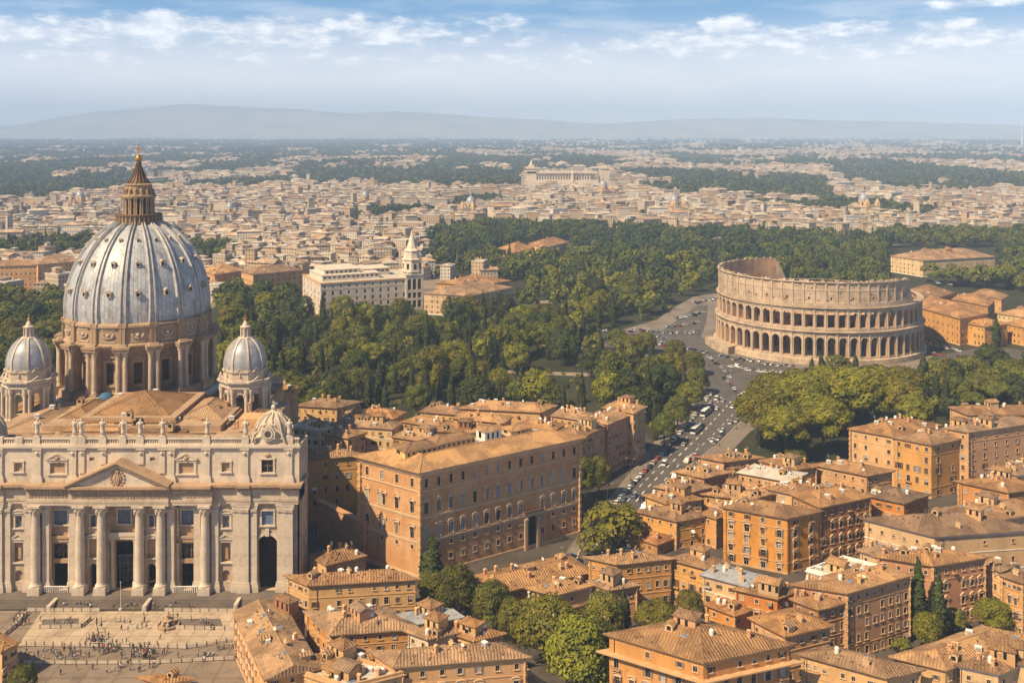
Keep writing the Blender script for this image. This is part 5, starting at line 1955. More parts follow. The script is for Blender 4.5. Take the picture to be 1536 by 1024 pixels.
b.box((0, -.4, 12.9), (7.0, .9, .8))
o = put(b.mesh('portal', [MT['trim']]), 'portal', pal, PORT[0], PORT[1])
b = MB()
b.face([(-1.9, .28, 0), (1.9, .28, 0), (1.9, .28, 12.2), (-1.9, .28, 12.2)])
for x in (-.95, 0, .95):
    b.box((x, .22, 0), (.14, .1, 9.8), 0, 0)
put(b.mesh('door', [MT['dark']]), 'door', o)
b = MB()
b.box((0, -.9, 13.7), (8.0, 1.7, .3))
for i in range(15):
    b.box((-3.9 + 7.8 * i / 14, -1.65, 14), (.12, .12, 1.1))
b.box((0, -1.65, 15.1), (8.0, .2, .16))
put(b.mesh('balcony', [MT['bronze']]), 'balcony', o)
z = 13.9
wmsh = window_mesh(1.6, 3.6, 'arc')
b = MB()
ov = offset(poly, 1.5)
# roof: a ring of tiles sloping in to a roof terrace, ridge rooms above
inn = offset(poly, -7.2)
zi = PZH + .1 + 8.7 * .33
for i in range(4):
    j = (i + 1) % 4
    ea, eb = Vector((*ov[i], 0)), Vector((*ov[j], 0))
    u = (eb - ea).normalized()
    nn = Vector((-u.y, u.x, 0))
    pts = [(*ov[i], PZH + .1), (*ov[j], PZH + .1), (*inn[j], zi), (*inn[i], zi)]
    b.face(pts, 0, [((Vector((p[0], p[1], 0)) - ea).dot(u), (Vector((p[0], p[1], 0)) - ea).dot(nn) * 1.05) for p in pts])
    b.face([(*ov[i], PZH - .2), (*ov[j], PZH - .2), (*ov[j], PZH + .1), (*ov[i], PZH + .1)])
    b.tube([(*ov[i], PZH + .12), (*inn[i], zi)], .26, 5)
    b.tube([(*inn[i], zi + .02), (*inn[j], zi + .02)], .26, 5)
b.face([(*p, PZH - .2) for p in ov[::-1]])
b.build('roof', [MT['tile_light']], pal)
b = MB()
b.face([(*p, zi - 1.6) for p in inn])
for i in range(4):
    j = (i + 1) % 4
    b.face([(*inn[i], zi - 1.6), (*inn[j], zi - 1.6), (*inn[j], zi), (*inn[i], zi)])
b.build('roof_terrace', [MT['membrane']], pal)
ang1 = math.atan2((Q[2] - Q[1]).y, (Q[2] - Q[1]).x)
def on_pal(u, v):
    return Q[1] + (Q[0] - Q[1]) * u + (Q[2] - Q[1]) * v


rr = random.Random(5)
room_on_roof(pal, on_pal(.55, .17), zi - 1.4, 13, 9, ang1, 2.3, MT['sand'], MT['tile_brown'], rr)
room_on_roof(pal, on_pal(.62, .4), zi - 1.6, 16, 8, ang1, 2.2, MT['peach'], MT['tile'], rr)
room_on_roof(pal, on_pal(.55, .62), zi - 1.6, 7, 6, ang1, 3.4, MT['white'], MT['tile_light'], rr)
room_on_roof(pal, on_pal(.55, .8), zi - 1.6, 9, 7, ang1, 2.0, MT['cream'], MT['tile_light'], rr)
for i in range(9):
    p = on_pal(rr.uniform(.35, .75), rr.uniform(.1, .9))
    me, nm = rr.choice(CLUTTER[:8])
    put(me, nm, pal, (p.x, p.y, zi - 1.6 + .4), ang1)
NEAR.append((pal, [(p.x, p.y) for p in P]))

# ------------------------------------------------------------------ houses one can tell apart
N = [
    # label, A, B, C, h, floors, wall, roof, options
    ('big ochre house with broad hip roof and attic band at the frame foot', (914, 951), (1055, 992), (1184, 965), 22, 5, 'ochre', 'tile_brown', dict(attic_band=True, nA=6, nC=6, win='arc', clutter=3, ws=1.15)),
    ('low house with a brown hip roof wedged behind the big ochre house', (1127, 927), (1178, 953), (1245, 937), 17, 4, 'peach', 'tile', dict(clutter=2)),
    ('long house under a ridged hip roof before the cypress garden', (1204, 981), (1329, 1015), (1379, 1004), 15, 3, 'sand', 'tile', dict(nA=9, clutter=1)),
    ('long wing with a tiled roof running back along the cypress garden', (1342, 985), (1418, 1003), (1548, 956), 15, 3, 'sand', 'tile_light', dict(clutter=4)),
    ('cream dormered house with a grey flat patch by the garden wing', (1440, 997), (1497, 1009), (1560, 984), 15.6, 3, 'cream', 'tile_brown', dict(rooms=2, clutter=6)),
    ('house with a dark ribbed roof at the frame corner', (1500, 985), (1552, 1000), (1620, 982), 16.5, 3, 'cream', 'tile_brown', dict(clutter=4)),
    ('brown row house with a low tiled end before the cypresses', (1190, 899), (1227.5, 913), (1284, 899), 16.5, 4, 'brown', 'tile', dict(clutter=2, win='plain')),
    ('five-storey row house with a sagging tiled roof before the cypresses', (1193, 876), (1270, 888), (1364, 862), 19.6, 5, 'rose', 'tile_light', dict(nC=8, clutter=8, kind='gable', slope=.25, shut=.1)),
    ('tall brown house behind the two pointed cypresses', (1317, 834), (1399, 847.5), (1477, 835), 19, 4, 'rose', 'tile', dict(nC=6, clutter=6, win='tri', shut=.1)),
    ('narrow house with a slipping tiled roof beyond the cypresses', (1472, 842), (1500, 856), (1517, 849), 15, 4, 'peach', 'tile_light', dict(clutter=2)),
    ('pale house with cluttered terrace roof behind the brown row house', (1211, 855), (1262, 869), (1316, 849), 16.5, 4, 'cream', 'membrane', dict(kind='flat', clutter=12, rooms=2)),
    ('small house with a low tiled roof below the pale hip-roofed block', (1290, 825), (1330, 839), (1354, 829), 17, 4, 'cream', 'tile_light', dict(clutter=5)),
    ('ochre house with two rows of windows at the frame edge', (1503, 862.5), (1534, 873), (1592, 859), 17, 4, 'ochre', 'tile', dict(nA=4)),
    ('pale block with a wide bent hip roof and arched windows', (1297, 778), (1402, 804), (1552, 794), 18, 3, 'cream', 'tile_brown', dict(win='arch', nA=6, nC=7, clutter=3, slope=.42, shut=0)),
    ('house with a curved courtyard roof behind the pale hip-roofed block', (1407, 764), (1480, 783), (1560, 768), 17.5, 4, 'cream', 'tile', dict(kind='gable', slope=.3, clutter=6, rooms=1)),
    ('ochre house with a wavy tiled roof below the big corner block', (1438, 722), (1512, 738), (1570, 730), 18, 3, 'ochre', 'tile_brown', dict(nA=4, clutter=5, rooms=0)),
    ('cream rooftop pavilion house behind the wavy tiled roof', (1485, 703), (1525, 712), (1570, 704), 20, 5, 'cream', 'tile_light', dict(nA=2)),
    ('peach four-storey end of the big corner block by the pines', (1275, 643), (1341, 655), (1410, 638), 22, 5, 'peach', 'tile_brown', dict(nA=4, nC=1, clutter=9, win='plain')),
    ('big ochre corner block with rows of dark windows beside the pines', (1342, 656), (1397, 667), (1560, 634), 22, 5, 'ochre', 'tile', dict(nA=4, nC=8, clutter=14, rooms=2, ws=1.25)),
    ('tiled attic house raised behind the big corner block', (1420, 642), (1452, 648), (1550, 634), 25.5, 6, 'peach', 'tile_light', dict(nC=6, clutter=5)),
    ('wide low roof house behind the big corner block', (1425, 611), (1452, 622), (1570, 621), 16, 3, 'sand', 'tile_brown', dict(clutter=5)),
    ('bright orange house with white shutters on the lit wall', (1085, 760), (1181, 777), (1228, 766), 19, 5, 'orange', 'tile_brown', dict(nA=4, nC=2, clutter=2, shut=.6, ws=1.2, skip=0)),
    ('long dark brown wing joined behind the bright orange house', (1188, 741), (1229.5, 760), (1305, 744.5), 20, 4, 'brown', 'tile', dict(nC=6, clutter=3)),
    ('brown house with a folded hip roof past the orange wing', (1297, 742), (1356, 754), (1392, 742), 18, 4, 'orange', 'tile_brown', dict(clutter=3)),
    ('yellow house with arched windows beside the avenue shrubs', (953, 766), (1014, 781), (1063, 773), 10.5, 3, 'yellow', 'tile_brown', dict(nA=4, nC=3, clutter=2, win='arch')),
    ('ochre link house between the yellow and the orange house', (1052, 770), (1074, 777), (1093, 769), 11, 3, 'ochre', 'tile', dict(clutter=2)),
    ('low brown shed at the foot of the yellow house', (943, 802), (986, 816), (1012, 806), 4, 1, 'brown', 'tile_red', dict(clutter=1, nA=2, detail=1)),
    ('low tiled house at the avenue edge before the yellow house roof', (968, 743), (1000, 755), (1052, 748), 13, 3, 'sand', 'tile', dict()),
    ('tiled house beside the avenue, second row from the yellow house', (985, 730), (1030, 739), (1066, 730), 13, 3, 'peach', 'tile_light', dict()),
    ('tiled house beside the avenue, third row from the yellow house', (1014, 707), (1056, 716), (1093, 708), 13, 3, 'brown', 'tile_light', dict()),
    ('house with a long white membrane roof beside the pines', (1108, 708), (1184, 722), (1208, 710), 13, 3, 'peach', 'membrane', dict(kind='hip', slope=.22, nA=6, clutter=8, win='shutter')),
    ('low house with a brown roof at the avenue fork', (1049, 685), (1085, 692), (1142, 686), 13, 3, 'sand', 'tile', dict()),
    ('brown-roofed house between white membrane roof and pines', (1142, 691), (1195, 704), (1224, 699), 13.5, 3, 'brown', 'tile_brown', dict()),
    ('broad low roof house below the big corner block left wall', (1222, 697), (1300, 713), (1338, 706), 13, 3, 'sand', 'tile', dict(clutter=7)),
    ('tan-roofed courtyard house behind the bright orange house', (1056, 741), (1124, 749), (1157, 740), 12, 3, 'ochre', 'tile_light', dict(rooms=1, clutter=9)),
    ('low cream house below the white membrane roof', (1150, 732), (1198, 743), (1242, 733), 13, 3, 'cream', 'tile', dict(clutter=9)),
    ('small flat-roofed house behind the orange house eaves', (1063, 757), (1085, 763), (1137, 756), 13, 3, 'sand', 'membrane', dict(kind='flat', clutter=10)),
    ('ochre courtyard house with a fanned tile roof beside the green trees', (883, 836), (925, 845), (1006, 837), 15, 3, 'ochre', 'tile_light', dict(nA=3, nC=6, clutter=3, slope=.3)),
    ('ochre wing with small round-topped windows by the green trees', (1007, 838), (1058, 852), (1090, 842), 14, 3, 'ochre', 'tile', dict(nA=4, clutter=4)),
    ('cream house under a grey zinc roof beside the round tree', (1054, 861), (1122, 879), (1146, 864), 14, 3, 'cream', 'grey', dict(nA=4, clutter=3, slope=.24, win='plain')),
    ('small orange house stepped below the grey zinc roof', (1103.5, 883), (1166, 897), (1192, 886), 13, 3, 'orange', 'tile', dict(clutter=5, rooms=0)),
    ('low orange sheds at the foot of the zinc-roofed house', (1060, 906), (1102, 922), (1130, 912), 8, 2, 'orange', 'tile_red', dict(clutter=3)),
    ('pale stuccoed house with a cap-like roof behind the green trees', (794, 882), (832, 891), (885, 878), 10, 2, 'cream', 'tile_light', dict(clutter=4)),
    ('pale tiled house beside the ochre courtyard house', (880, 872), (914, 884), (955, 877), 10, 2, 'peach', 'tile_light', dict(clutter=5)),
    ('long low tiled roof along the foot of the brick palazzo', (697, 866), (727, 893), (886, 857), 8, 2, 'brown', 'tile', dict(clutter=8, slope=.3)),
    ('tiny tiled annex above the green trees', (834, 905), (851, 912), (891, 902), 5, 1, 'peach', 'tile_red', dict(clutter=0, detail=1)),
    ('brown hip-roofed house beside the basilica steps', (432, 864), (463, 877), (623, 868), 12, 3, 'sand', 'tile', dict(nA=4, nC=9, clutter=3, slope=.42)),
    ('low tiled house between the basilica and the palazzo corner', (467, 833), (490, 847), (546, 833), 10, 2, 'sand', 'tile_brown', dict(clutter=4)),
    ('long house with a sunlit wall along the piazza edge', (353, 918), (400, 1016), (478, 1001), 13, 4, 'ochre', 'tile_light', dict(nA=11, clutter=10, slope=.3, kind='gable')),
    ('dark brown house in the court beside the basilica steps', (397, 914), (421, 925), (457, 916), 12.5, 3, 'brown', 'tile', dict(clutter=3)),
    ('ochre house with a patched roof and four lit bays', (460, 918), (497, 951), (621, 942), 13, 4, 'ochre', 'tile_light', dict(nA=5, nC=6, clutter=9, rooms=1, slope=.3)),
    ('house with a grey sheet roof behind the patched roof', (600, 921), (628, 934), (690, 925), 13.2, 3, 'cream', 'grey', dict(kind='gable', slope=.2, clutter=6)),
    ('narrow tiled strip house below the patched roof', (446, 986), (470, 1000), (562, 986), 12.6, 3, 'sand', 'tile', dict(clutter=4, kind='gable', slope=.25)),
    ('long brown house with a speckled hip roof at the frame foot', (560, 978), (592, 999), (788, 984), 14, 3, 'sand', 'tile_light', dict(nC=7, clutter=3, slope=.42, ws=1.2)),
    ('cluttered roof terrace house at the frame foot', (446, 1006), (520, 1031), (604, 1010), 12.4, 3, 'sand', 'membrane', dict(kind='flat', clutter=14, rooms=2)),
    ('whitish rooftop house behind the speckled hip roof', (612, 946), (642, 957), (694, 946), 13, 3, 'pale', 'tile_light', dict(clutter=6, rooms=1)),
    ('tiled house end pressing against the green trees', (664, 944), (712, 960), (752, 950), 12.4, 3, 'sand', 'tile', dict(clutter=6)),
    ('small tan house corner at the piazza corner', (-40, 958), (3, 976), (26, 963), 9, 2, 'sand', 'tile', dict(kind='hip', slope=.2, clutter=1, nA=0, nC=2)),
    ('kiosk with a ridged tile roof at the piazza foot', (216, 1016), (244, 1024), (282, 1018), 4.0, 1, 'ochre', 'tile', dict(nA=1, nC=2, clutter=2, detail=1)),
    ('tall brown wing between the basilica and the palazzo', (415, 681), (447, 690), (546, 682), 24, 5, 'ochre', 'tile', dict(nA=0, nC=6, clutter=5, shut=.1)),
    ('tall brown house tight behind the basilica end bay', (409, 582), (440, 587), (446, 580), 26, 6, 'peach', 'tile', dict(nA=1, nC=1, clutter=2)),
    ('first of the brick row beyond the palazzo, behind street trees', (832, 650), (868, 659), (911, 637), 21, 5, 'rose', 'tile', dict(nC=7, clutter=7, ws=.9)),
    ('middle house of the brick row along the avenue', (878, 629), (911.5, 636), (949.5, 620), 22, 5, 'rose', 'tile_light', dict(nC=7, clutter=6, ws=.9)),
    ('tallest end house of the brick row along the avenue', (905, 611), (950, 619.5), (968, 610), 23.5, 6, 'peach', 'tile_light', dict(nC=5, clutter=5, ws=.9)),
    ('hip-roofed house beside the basilica end bay and the park', (443, 608), (505, 612), (540, 603), 12, 3, 'sand', 'tile', dict(clutter=4)),
    ('low tiled house among roof terraces behind the brown wing', (498, 637), (588, 643), (603, 634), 14, 3, 'cream', 'tile_light', dict(clutter=10)),
    ('terrace-roofed house with a blue awning beside the clock dome', (440, 640), (498, 646), (515, 636), 12, 3, 'pale', 'membrane', dict(kind='flat', clutter=14, rooms=1)),
    ('shallow-roofed house directly above the palazzo corner', (487, 651), (522, 657), (548, 648), 13, 3, 'sand', 'tile_light', dict(clutter=8)),
    ('round-shouldered tiled house in the roofs behind the palazzo', (604, 632), (660, 641), (682, 633), 15, 4, 'sand', 'tile', dict(clutter=5)),
    ('house with a broad hip roof amid the roofs behind the palazzo', (680, 627), (755, 634), (767, 626), 17, 4, 'peach', 'tile_light', dict(clutter=3, nA=5)),
    ('wide house right behind the palazzo roof ridge', (654, 646), (760, 651), (770, 641), 17, 4, 'brown', 'tile', dict(clutter=3, nA=7)),
    ('long house on the park edge behind the palazzo', (692, 612), (810, 618), (834, 608), 15, 3, 'sand', 'tile_light', dict(clutter=9, nA=9)),
    ('small house on the park edge beside the cypress row', (630, 617), (690, 622), (706, 613), 13, 3, 'sand', 'tile', dict(clutter=5)),
    ('cluttered roof house before the brick row', (828, 623), (880, 631), (892, 621), 17, 4, 'peach', 'tile_light', dict(clutter=10)),
    ('low tiled house tucked behind the palazzo chimney rooms', (590, 655), (650, 663), (667, 652), 15, 4, 'sand', 'tile_light', dict(clutter=8)),
    ('small tan-roofed house among terraces near the basilica', (537, 622), (590, 628), (607, 618), 12, 3, 'peach', 'tile', dict(clutter=6)),
    ('low roof house between the clock dome and the park hedge', (508, 628), (545, 633), (560, 625), 12, 3, 'cream', 'tile_light', dict(clutter=8)),
    ('tiled house behind the brick row roofs near the cypress', (770, 640), (830, 646), (846, 636), 17.5, 4, 'peach', 'tile', dict(clutter=8)),
    # farther off
    ('ochre columned hall beside the arena end', (1357, 455), (1440, 478), (1482, 470), 19, 4, 'ochre', 'tile', dict(nA=12, nC=6, clutter=5, detail=1, win='arch')),
    ('square ochre house before the dark trees near the arena', (1442, 484), (1477, 490), (1511, 486), 14.5, 3, 'ochre', 'tile', dict(nA=6, nC=5, detail=1, clutter=3)),
    ('brown-roofed house against the arena end wall', (1354, 437), (1402, 448), (1430, 439), 18, 4, 'ochre', 'tile_brown', dict(detail=1, clutter=3)),
    ('flat brown house behind the columned hall', (1428, 449), (1482, 459), (1492, 451), 15, 3, 'brown', 'tile', dict(detail=1, clutter=4)),
    ('small peach house below the pine rows at the frame edge', (1460, 440), (1502, 449), (1512, 443), 15, 3, 'peach', 'tile', dict(detail=1, clutter=3)),
    ('low cream house right of the square ochre house', (1496, 470), (1545, 477), (1580, 469), 14, 3, 'cream', 'tile_light', dict(detail=1, clutter=4)),
    ('ochre house with a lit gable beside the lone cypress', (1505, 485), (1545, 493), (1590, 485), 13, 3, 'ochre', 'tile', dict(detail=1, clutter=4)),
    ('pale palace with domed roof rooms beyond the arena', (1336, 384), (1384, 391), (1492, 385), 17, 4, 'cream', 'tile_light', dict(nA=8, nC=14, detail=1, clutter=16, rooms=4)),
    ('pale broad house beside the white spired building', (636, 440), (702, 444), (768, 431), 17, 4, 'cream', 'tile_light', dict(detail=1, nA=8, nC=10, clutter=9)),
    ('orange-roofed house between white building and park', (655, 425), (720, 428), (765, 421), 14, 3, 'sand', 'tile', dict(detail=1, clutter=9)),
    ('long tan block behind the trees at the frame edge', (-70, 397), (-58, 401), (56, 398), 25, 5, 'sand', 'tile', dict(detail=1, nC=16, clutter=6)),
    ('long tan block between the frame edge and the dome', (40, 392), (57, 397), (128, 391), 26, 5, 'peach', 'tile_light', dict(detail=1, nA=3, nC=11, clutter=6)),
    ('grey-walled block close beside the great dome', (300, 405), (322, 412), (368, 405), 20, 5, 'peach', 'tile_light', dict(detail=1, clutter=6)),
    ('tan block between the great dome and the white building', (362, 407), (380, 412), (454, 405), 22, 5, 'sand', 'tile', dict(detail=1, nC=9, clutter=6)),
    ('small pale house in the trees beyond the avenue park', (793, 366), (815, 372), (852, 363), 14, 3, 'cream', 'tile', dict(detail=1, clutter=3)),
    ('small house with a low roof in the trees beside the park', (748, 372), (772, 380), (800, 371), 12, 3, 'sand', 'tile', dict(detail=1, clutter=3)),
]
for row in N:
    lab, A, B, C, hh, fl, wl, rf, op = row
    house(lab, A, B, C, hh, fl, wl, rf, **{**dict(win=('plain', 'plain', 'tri', 'arc')[len(lab) % 4]), **op})

MT['pale_stone'] = material('pale_palace_stone', (.63, .545, .44), var=.18, streak=.3)
# white spired building
spb, Qs, hfs, _w = house('white palace with a pointed spire tower above the park', (454, 412), (481, 426), (634, 416), 26.5, 5, 'pale_stone', 'membrane', kind='flat', nA=5, nC=13, detail=1, win='plain', clutter=12, rooms=3, name='palace', cat='palace', ws=1.55, skip=.02)
tq = Qs[2] + (Qs[1] - Qs[2]).normalized() * 7.5 + (Qs[3] - Qs[2]).normalized() * 6
ta = math.atan2((Qs[2] - Qs[1]).y, (Qs[2] - Qs[1]).x)
b = MB()
for e in range(4):
    a = ta + e * math.pi / 2
    d_ = Vector((math.cos(a), math.sin(a)))
    nin = Vector((-d_.y, d_.x))
    o_ = -d_ * 7.6 - nin * 7.6
    M = lambda u, v, d, o_=o_, d_=d_, nin=nin: (o_.x + d_.x * u + nin.x * d, o_.y + d_.y * u + nin.y * d, v)
    wall_holes(b, M, 0, 15.2, 0, 29, [(1.5 + 4.4 * i, 4.5 + 4.4 * i, z0_, z1_, z0_ > 15) for i in range(3) for z0_, z1_ in ((2, 8), (10, 14.5), (17, 26))], .6, 0, 0)
    for i in range(3):
        for z0_, z1_ in ((2, 8), (10, 14.5), (17, 26)):
            b.face([M(1.5 + 4.4 * i, z0_, .6), M(4.5 + 4.4 * i, z0_, .6), M(4.5 + 4.4 * i, z1_, .6), M(1.5 + 4.4 * i, z1_, .6)], 1)
sq = lambda s: [(x * math.cos(ta) - y * math.sin(ta), x * math.sin(ta) + y * math.cos(ta)) for x, y in ((-s, -s), (s, -s), (s, s), (-s, s))]
b.prism(sq(8.1), 29, 30)
b.prism(sq(6.0), 30, 31.5)
tw = b.build('tower', [MT['pale_stone'], MT['glass']], spb, loc=(tq.x, tq.y, 0))
b = MB()
b.lathe([(8.6, 31.5), (8.4, 33), (7.9, 41), (8.6, 41.4), (8.6, 42.2), (6.9, 42.8), (6.2, 48.5), (6.8, 48.8), (6.6, 49.4), (4.4, 51), (2.5, 57), (1.1, 62), (.3, 66)], 8, (0, 0), 0, ta + .39, ta + .39 + 2 * math.pi)
for k in range(8):
    a = ta + k * math.pi / 4
    b.box((7.65 * math.cos(a), 7.65 * math.sin(a), 34), (.6, 1.8, 4.5), a, 1)
    b.lathe([(.7, 29), (.7, 33), (.9, 33.2), (0, 36.5)], 6, (7.2 * math.cos(a + .39), 7.2 * math.sin(a + .39)))
b.build('spire', [MT['pale'], MT['glass']], tw)

e1_, e2_ = Qs[0] - Qs[1], Qs[2] - Qs[1]
for u0, u1, v0, v1, zt in ((.25, .95, .06, .62, 4.6), (.35, .9, .1, .45, 8.2), (.5, .9, .5, .78, 6.0)):
    b = MB()
    cs = [Qs[1] + e1_ * u + e2_ * v for u, v in ((u1, v0), (u0, v0), (u0, v1), (u1, v1))]
    b.prism([tuple(q) for q in cs], 26, 26.5 + zt)
    ring(b, [tuple(q) for q in cs], 26.5 + zt - .5, 26.5 + zt, .5)
    d_ = (cs[2] - cs[1]).normalized()
    L_ = (cs[2] - cs[1]).length
    nrm = Vector((d_.y, -d_.x)) * .05
    x = 1.5
    while x < L_ - 2:
        p, q = cs[1] + d_ * x + nrm, cs[1] + d_ * (x + 1.5) + nrm
        b.face([(*p, 27.5 + zt - 4), (*q, 27.5 + zt - 4), (*q, 26.5 + zt - 1.2), (*p, 26.5 + zt - 1.2)], 1)
        x += 4
    b.build('attic_storey', [MT['pale_stone'], MT['glass']], spb)

# the court wall between basilica and palazzo
def wall_thing(label, pts, z0, z1, th, mat):
    P_ = [G(px, py, z1) for px, py in pts]
    c_ = P_[0]
    b_ = MB()
    for p, q in zip(P_, P_[1:]):
        d_ = (q - p).normalized()
        n_ = Vector((-d_.y, d_.x, 0)) * th / 2
        b_.prism([(p - n_ - c_).xy, (q - n_ - c_).xy, (q + n_ - c_).xy, (p + n_ - c_).xy], z0, z1)
        b_.prism([(p - n_ * 1.5 - c_).xy, (q - n_ * 1.5 - c_).xy, (q + n_ * 1.5 - c_).xy, (p + n_ * 1.5 - c_).xy], z1, z1 + .35)
    o_ = b_.build('court_wall', [mat], None, loc=(c_.x, c_.y, 0))
    return tag(o_, label, 'wall')


wall_thing('high brown court wall stepping down to the palazzo corner', [(478, 750), (548, 784)], 0, 14, 1.6, MT['rose'])
wall_thing('low stone garden wall below the green trees at the frame foot', [(786, 1002), (830, 1040)], 0, 3, .8, MT['trim'])

# far white monument on its hill
mon = thing('monument', 'long white colonnaded monument with two block towers on a far hill', 'monument', (MON.x, MON.y, tz(MON.x, MON.y) - 6))
MSTONE = material('far_white_stone', (.58, .49, .385), var=.2)
MS = MON.y / F      # metres per photo pixel at that distance
def mx(px):
    return (px - 850) * MS


b = MB()
b.box((mx(842), 0, 0), (108 * MS, 60, 22 + 6))
b.box((mx(842), -32, 0), (80 * MS, 30, 14))
b.box((mx(842), -60, 0), (112 * MS, 40, 9))
b.box((mx(842), 0, 44), (104 * MS, 44, 5))
b.build('podium', [MSTONE], mon)
b = MB()
b.lathe([(1.9, 28), (1.6, 44)], 8)
cmn = b.mesh('column', [MSTONE])
for i in range(22):
    put(cmn, 'column', mon, (mx(800 + 4.0 * i), -18, 0))
b = MB()
b.box((mx(842), 4, 28), (100 * MS, 30, 16))
b.build('wall', [MSTONE], mon)
for px, wd, zt, sp in ((797, 15, 56, 7), (906, 13, 56, 0)):
    b = MB()
    b.box((mx(px), -2, 0), (wd * MS, 40, zt))
    b.box((mx(px), -2, zt), (wd * MS * 1.1, 44, 3))
    b.prism([(mx(px) - wd * MS * .3, -12), (mx(px) + wd * MS * .3, -12), (mx(px) + wd * MS * .3, 10), (mx(px) - wd * MS * .3, 10)], zt + 3, zt + 9)
    if sp:
        b.lathe([(5, zt + 9), (3, zt + 16), (.4, zt + 16 + sp)], 8, (mx(px), -1))
    b.build('tower', [MSTONE], mon)
b = MB()
b.lathe([(3.4, 0), (3, 44), (4.4, 45), (1.5, 52), (.3, 62)], 8, (mx(858), -30))
b.build('spire', [MSTONE], mon)
for k in range(26):      # vents, hatches and dormers on the basilica's roofs
    x, y = RND.uniform(-50, 38), RND.uniform(14, 56)
    me, nm = RND.choice([(VENT, 'air_unit'), (CH1, 'chimney'), (SKYL, 'skylight'), (DORM, 'dormer'), (ANT, 'antenna')])
    zz = 45.9 if y < 22 else 46.6 + max(0, (12 - abs(x + 8)) * .33) + 1.6
    if -24 < x < 8 and 28 < y < 60:
        zz = 48.6 + min(x + 25, 9 - x, y - 26, 61.5 - y) * .36
    elif -36 < x < 25 and y > 31:
        zz = 48.6
    put(me, nm, BAS, (x, y, zz), 0)
# broadcast mast at the far edge of the plain
mp_ = G(1533, 222)
o = thing('mast', 'thin pale broadcast mast rising over the far plain', 'mast', (mp_.x, mp_.y, 0))
b = MB()
b.tube([(0, 0, 0), (0, 0, 150), (0, 0, 290)], 11, 6, 0, 2.5)
b.build('shaft', [MT['white']], o)
b = MB()
b.lathe([(8, 148), (16, 152), (16, 160), (8, 164)], 8)
b.build('platform', [MT['white']], o)

# ------------------------------------------------------------------ the oval arena
AX, AYC, RA, RB = 214.5, 699.0, 69.5, 65.0
ARE = thing('amphitheatre', 'huge ruined oval arena with tiers of arches and a broken upper wall', 'amphitheatre', (AX, AYC, 0))
NB = 60


def EM(inset=0.0):
    def M(u, v, d):
        t_ = u
        k = inset + d
        return ((RA - k) * math.cos(t_), (RB - k) * math.sin(t_), v)
    return M


# equal-length bays round the oval
def bay_angles(n):
    fine = 2880
    th = [2 * math.pi * i / fine for i in range(fine + 1)]
    s = [0.0]
    for a, b_ in zip(th, th[1:]):
        s.append(s[-1] + math.hypot(RA * (math.cos(b_) - math.cos(a)), RB * (math.sin(b_) - math.sin(a))))
    out = []
    j = 0
    for k in range(n + 1):
        t_ = s[-1] * k / n
        while s[j + 1] < t_ and j < fine - 1:
            j += 1
        out.append(th[j] + (th[j + 1] - th[j]) * (t_ - s[j]) / (s[j + 1] - s[j]))
    return out


BAY = bay_angles(NB)


def arcade2(name, z0, z1, za, zb, inset, depth, mats, parent, k0=0, k1=NB):
    """bays built one by one, arch cut into each"""
    b_ = MB()
    for k in range(k0, k1):
        sh = 2 * math.pi * (k // NB)
        a, c = BAY[k % NB] + sh, BAY[k % NB + 1] + sh
        m_, hw_ = (a + c) / 2, (c - a) * .345
        L = 7.0
        M = lambda u, v, d, m_=m_: EM(inset)(m_ + u / L * (c - a), v, d)
        r_ = .345 * L
        wall_holes(b_, M, -L / 2, L / 2, z0, z1, [(-r_, r_, za, zb, True)], depth, 0, 1, nseg=10)
        # moulded archivolt
        for i in range(8):
            t0, t1 = math.pi * i / 8, math.pi * (i + 1) / 8
            Pq = lambda rr_, t_, d: M(-rr_ * math.cos(t_), zb - r_ + rr_ * math.sin(t_), d)
            b_.face([Pq(r_, t0, -.22), Pq(r_, t1, -.22), Pq(r_ + .5, t1, -.22), Pq(r_ + .5, t0, -.22)])
            b_.face([Pq(r_ + .5, t0, -.22), Pq(r_ + .5, t1, -.22), Pq(r_ + .5, t1, .05), Pq(r_ + .5, t0, .05)])
        # back face of the pier, so that the wall has thickness
        for u0_, u1_ in ((-L / 2, -r_), (r_, L / 2)):
            b_.face([M(u1_, z0, depth), M(u0_, z0, depth), M(u0_, z1, depth), M(u1_, z1, depth)], 1)
        b_.face([M(-r_, zb, depth), M(r_, zb, depth), M(r_, z1, depth), M(-r_, z1, depth)], 1)
    return b_.build(name, mats, parent)


RU, RBK = MT['ruin'], MT['ruin_brick']
b = MB()
b.lathe([(1, 0), (1, 3.6), (.985, 4.0)], 120, (0, 0), 0, 0, 2 * math.pi, RA + 2.2, RB + 2.2)
b.lathe([(.985, 4.0), (.93, 4.0)], 120, (0, 0), 0, 0, 2 * math.pi, RA + 2.2, RB + 2.2)
b.build('plinth', [RU], ARE)
lo = arcade2('lower_arcade', 4.0, 20.6, 5.2, 17.6, 0, 3.2, [RU, RBK], ARE)
up = arcade2('upper_arcade', 22.0, 35.8, 23.6, 33.6, 1.0, 3.0, [RU, RBK], ARE)


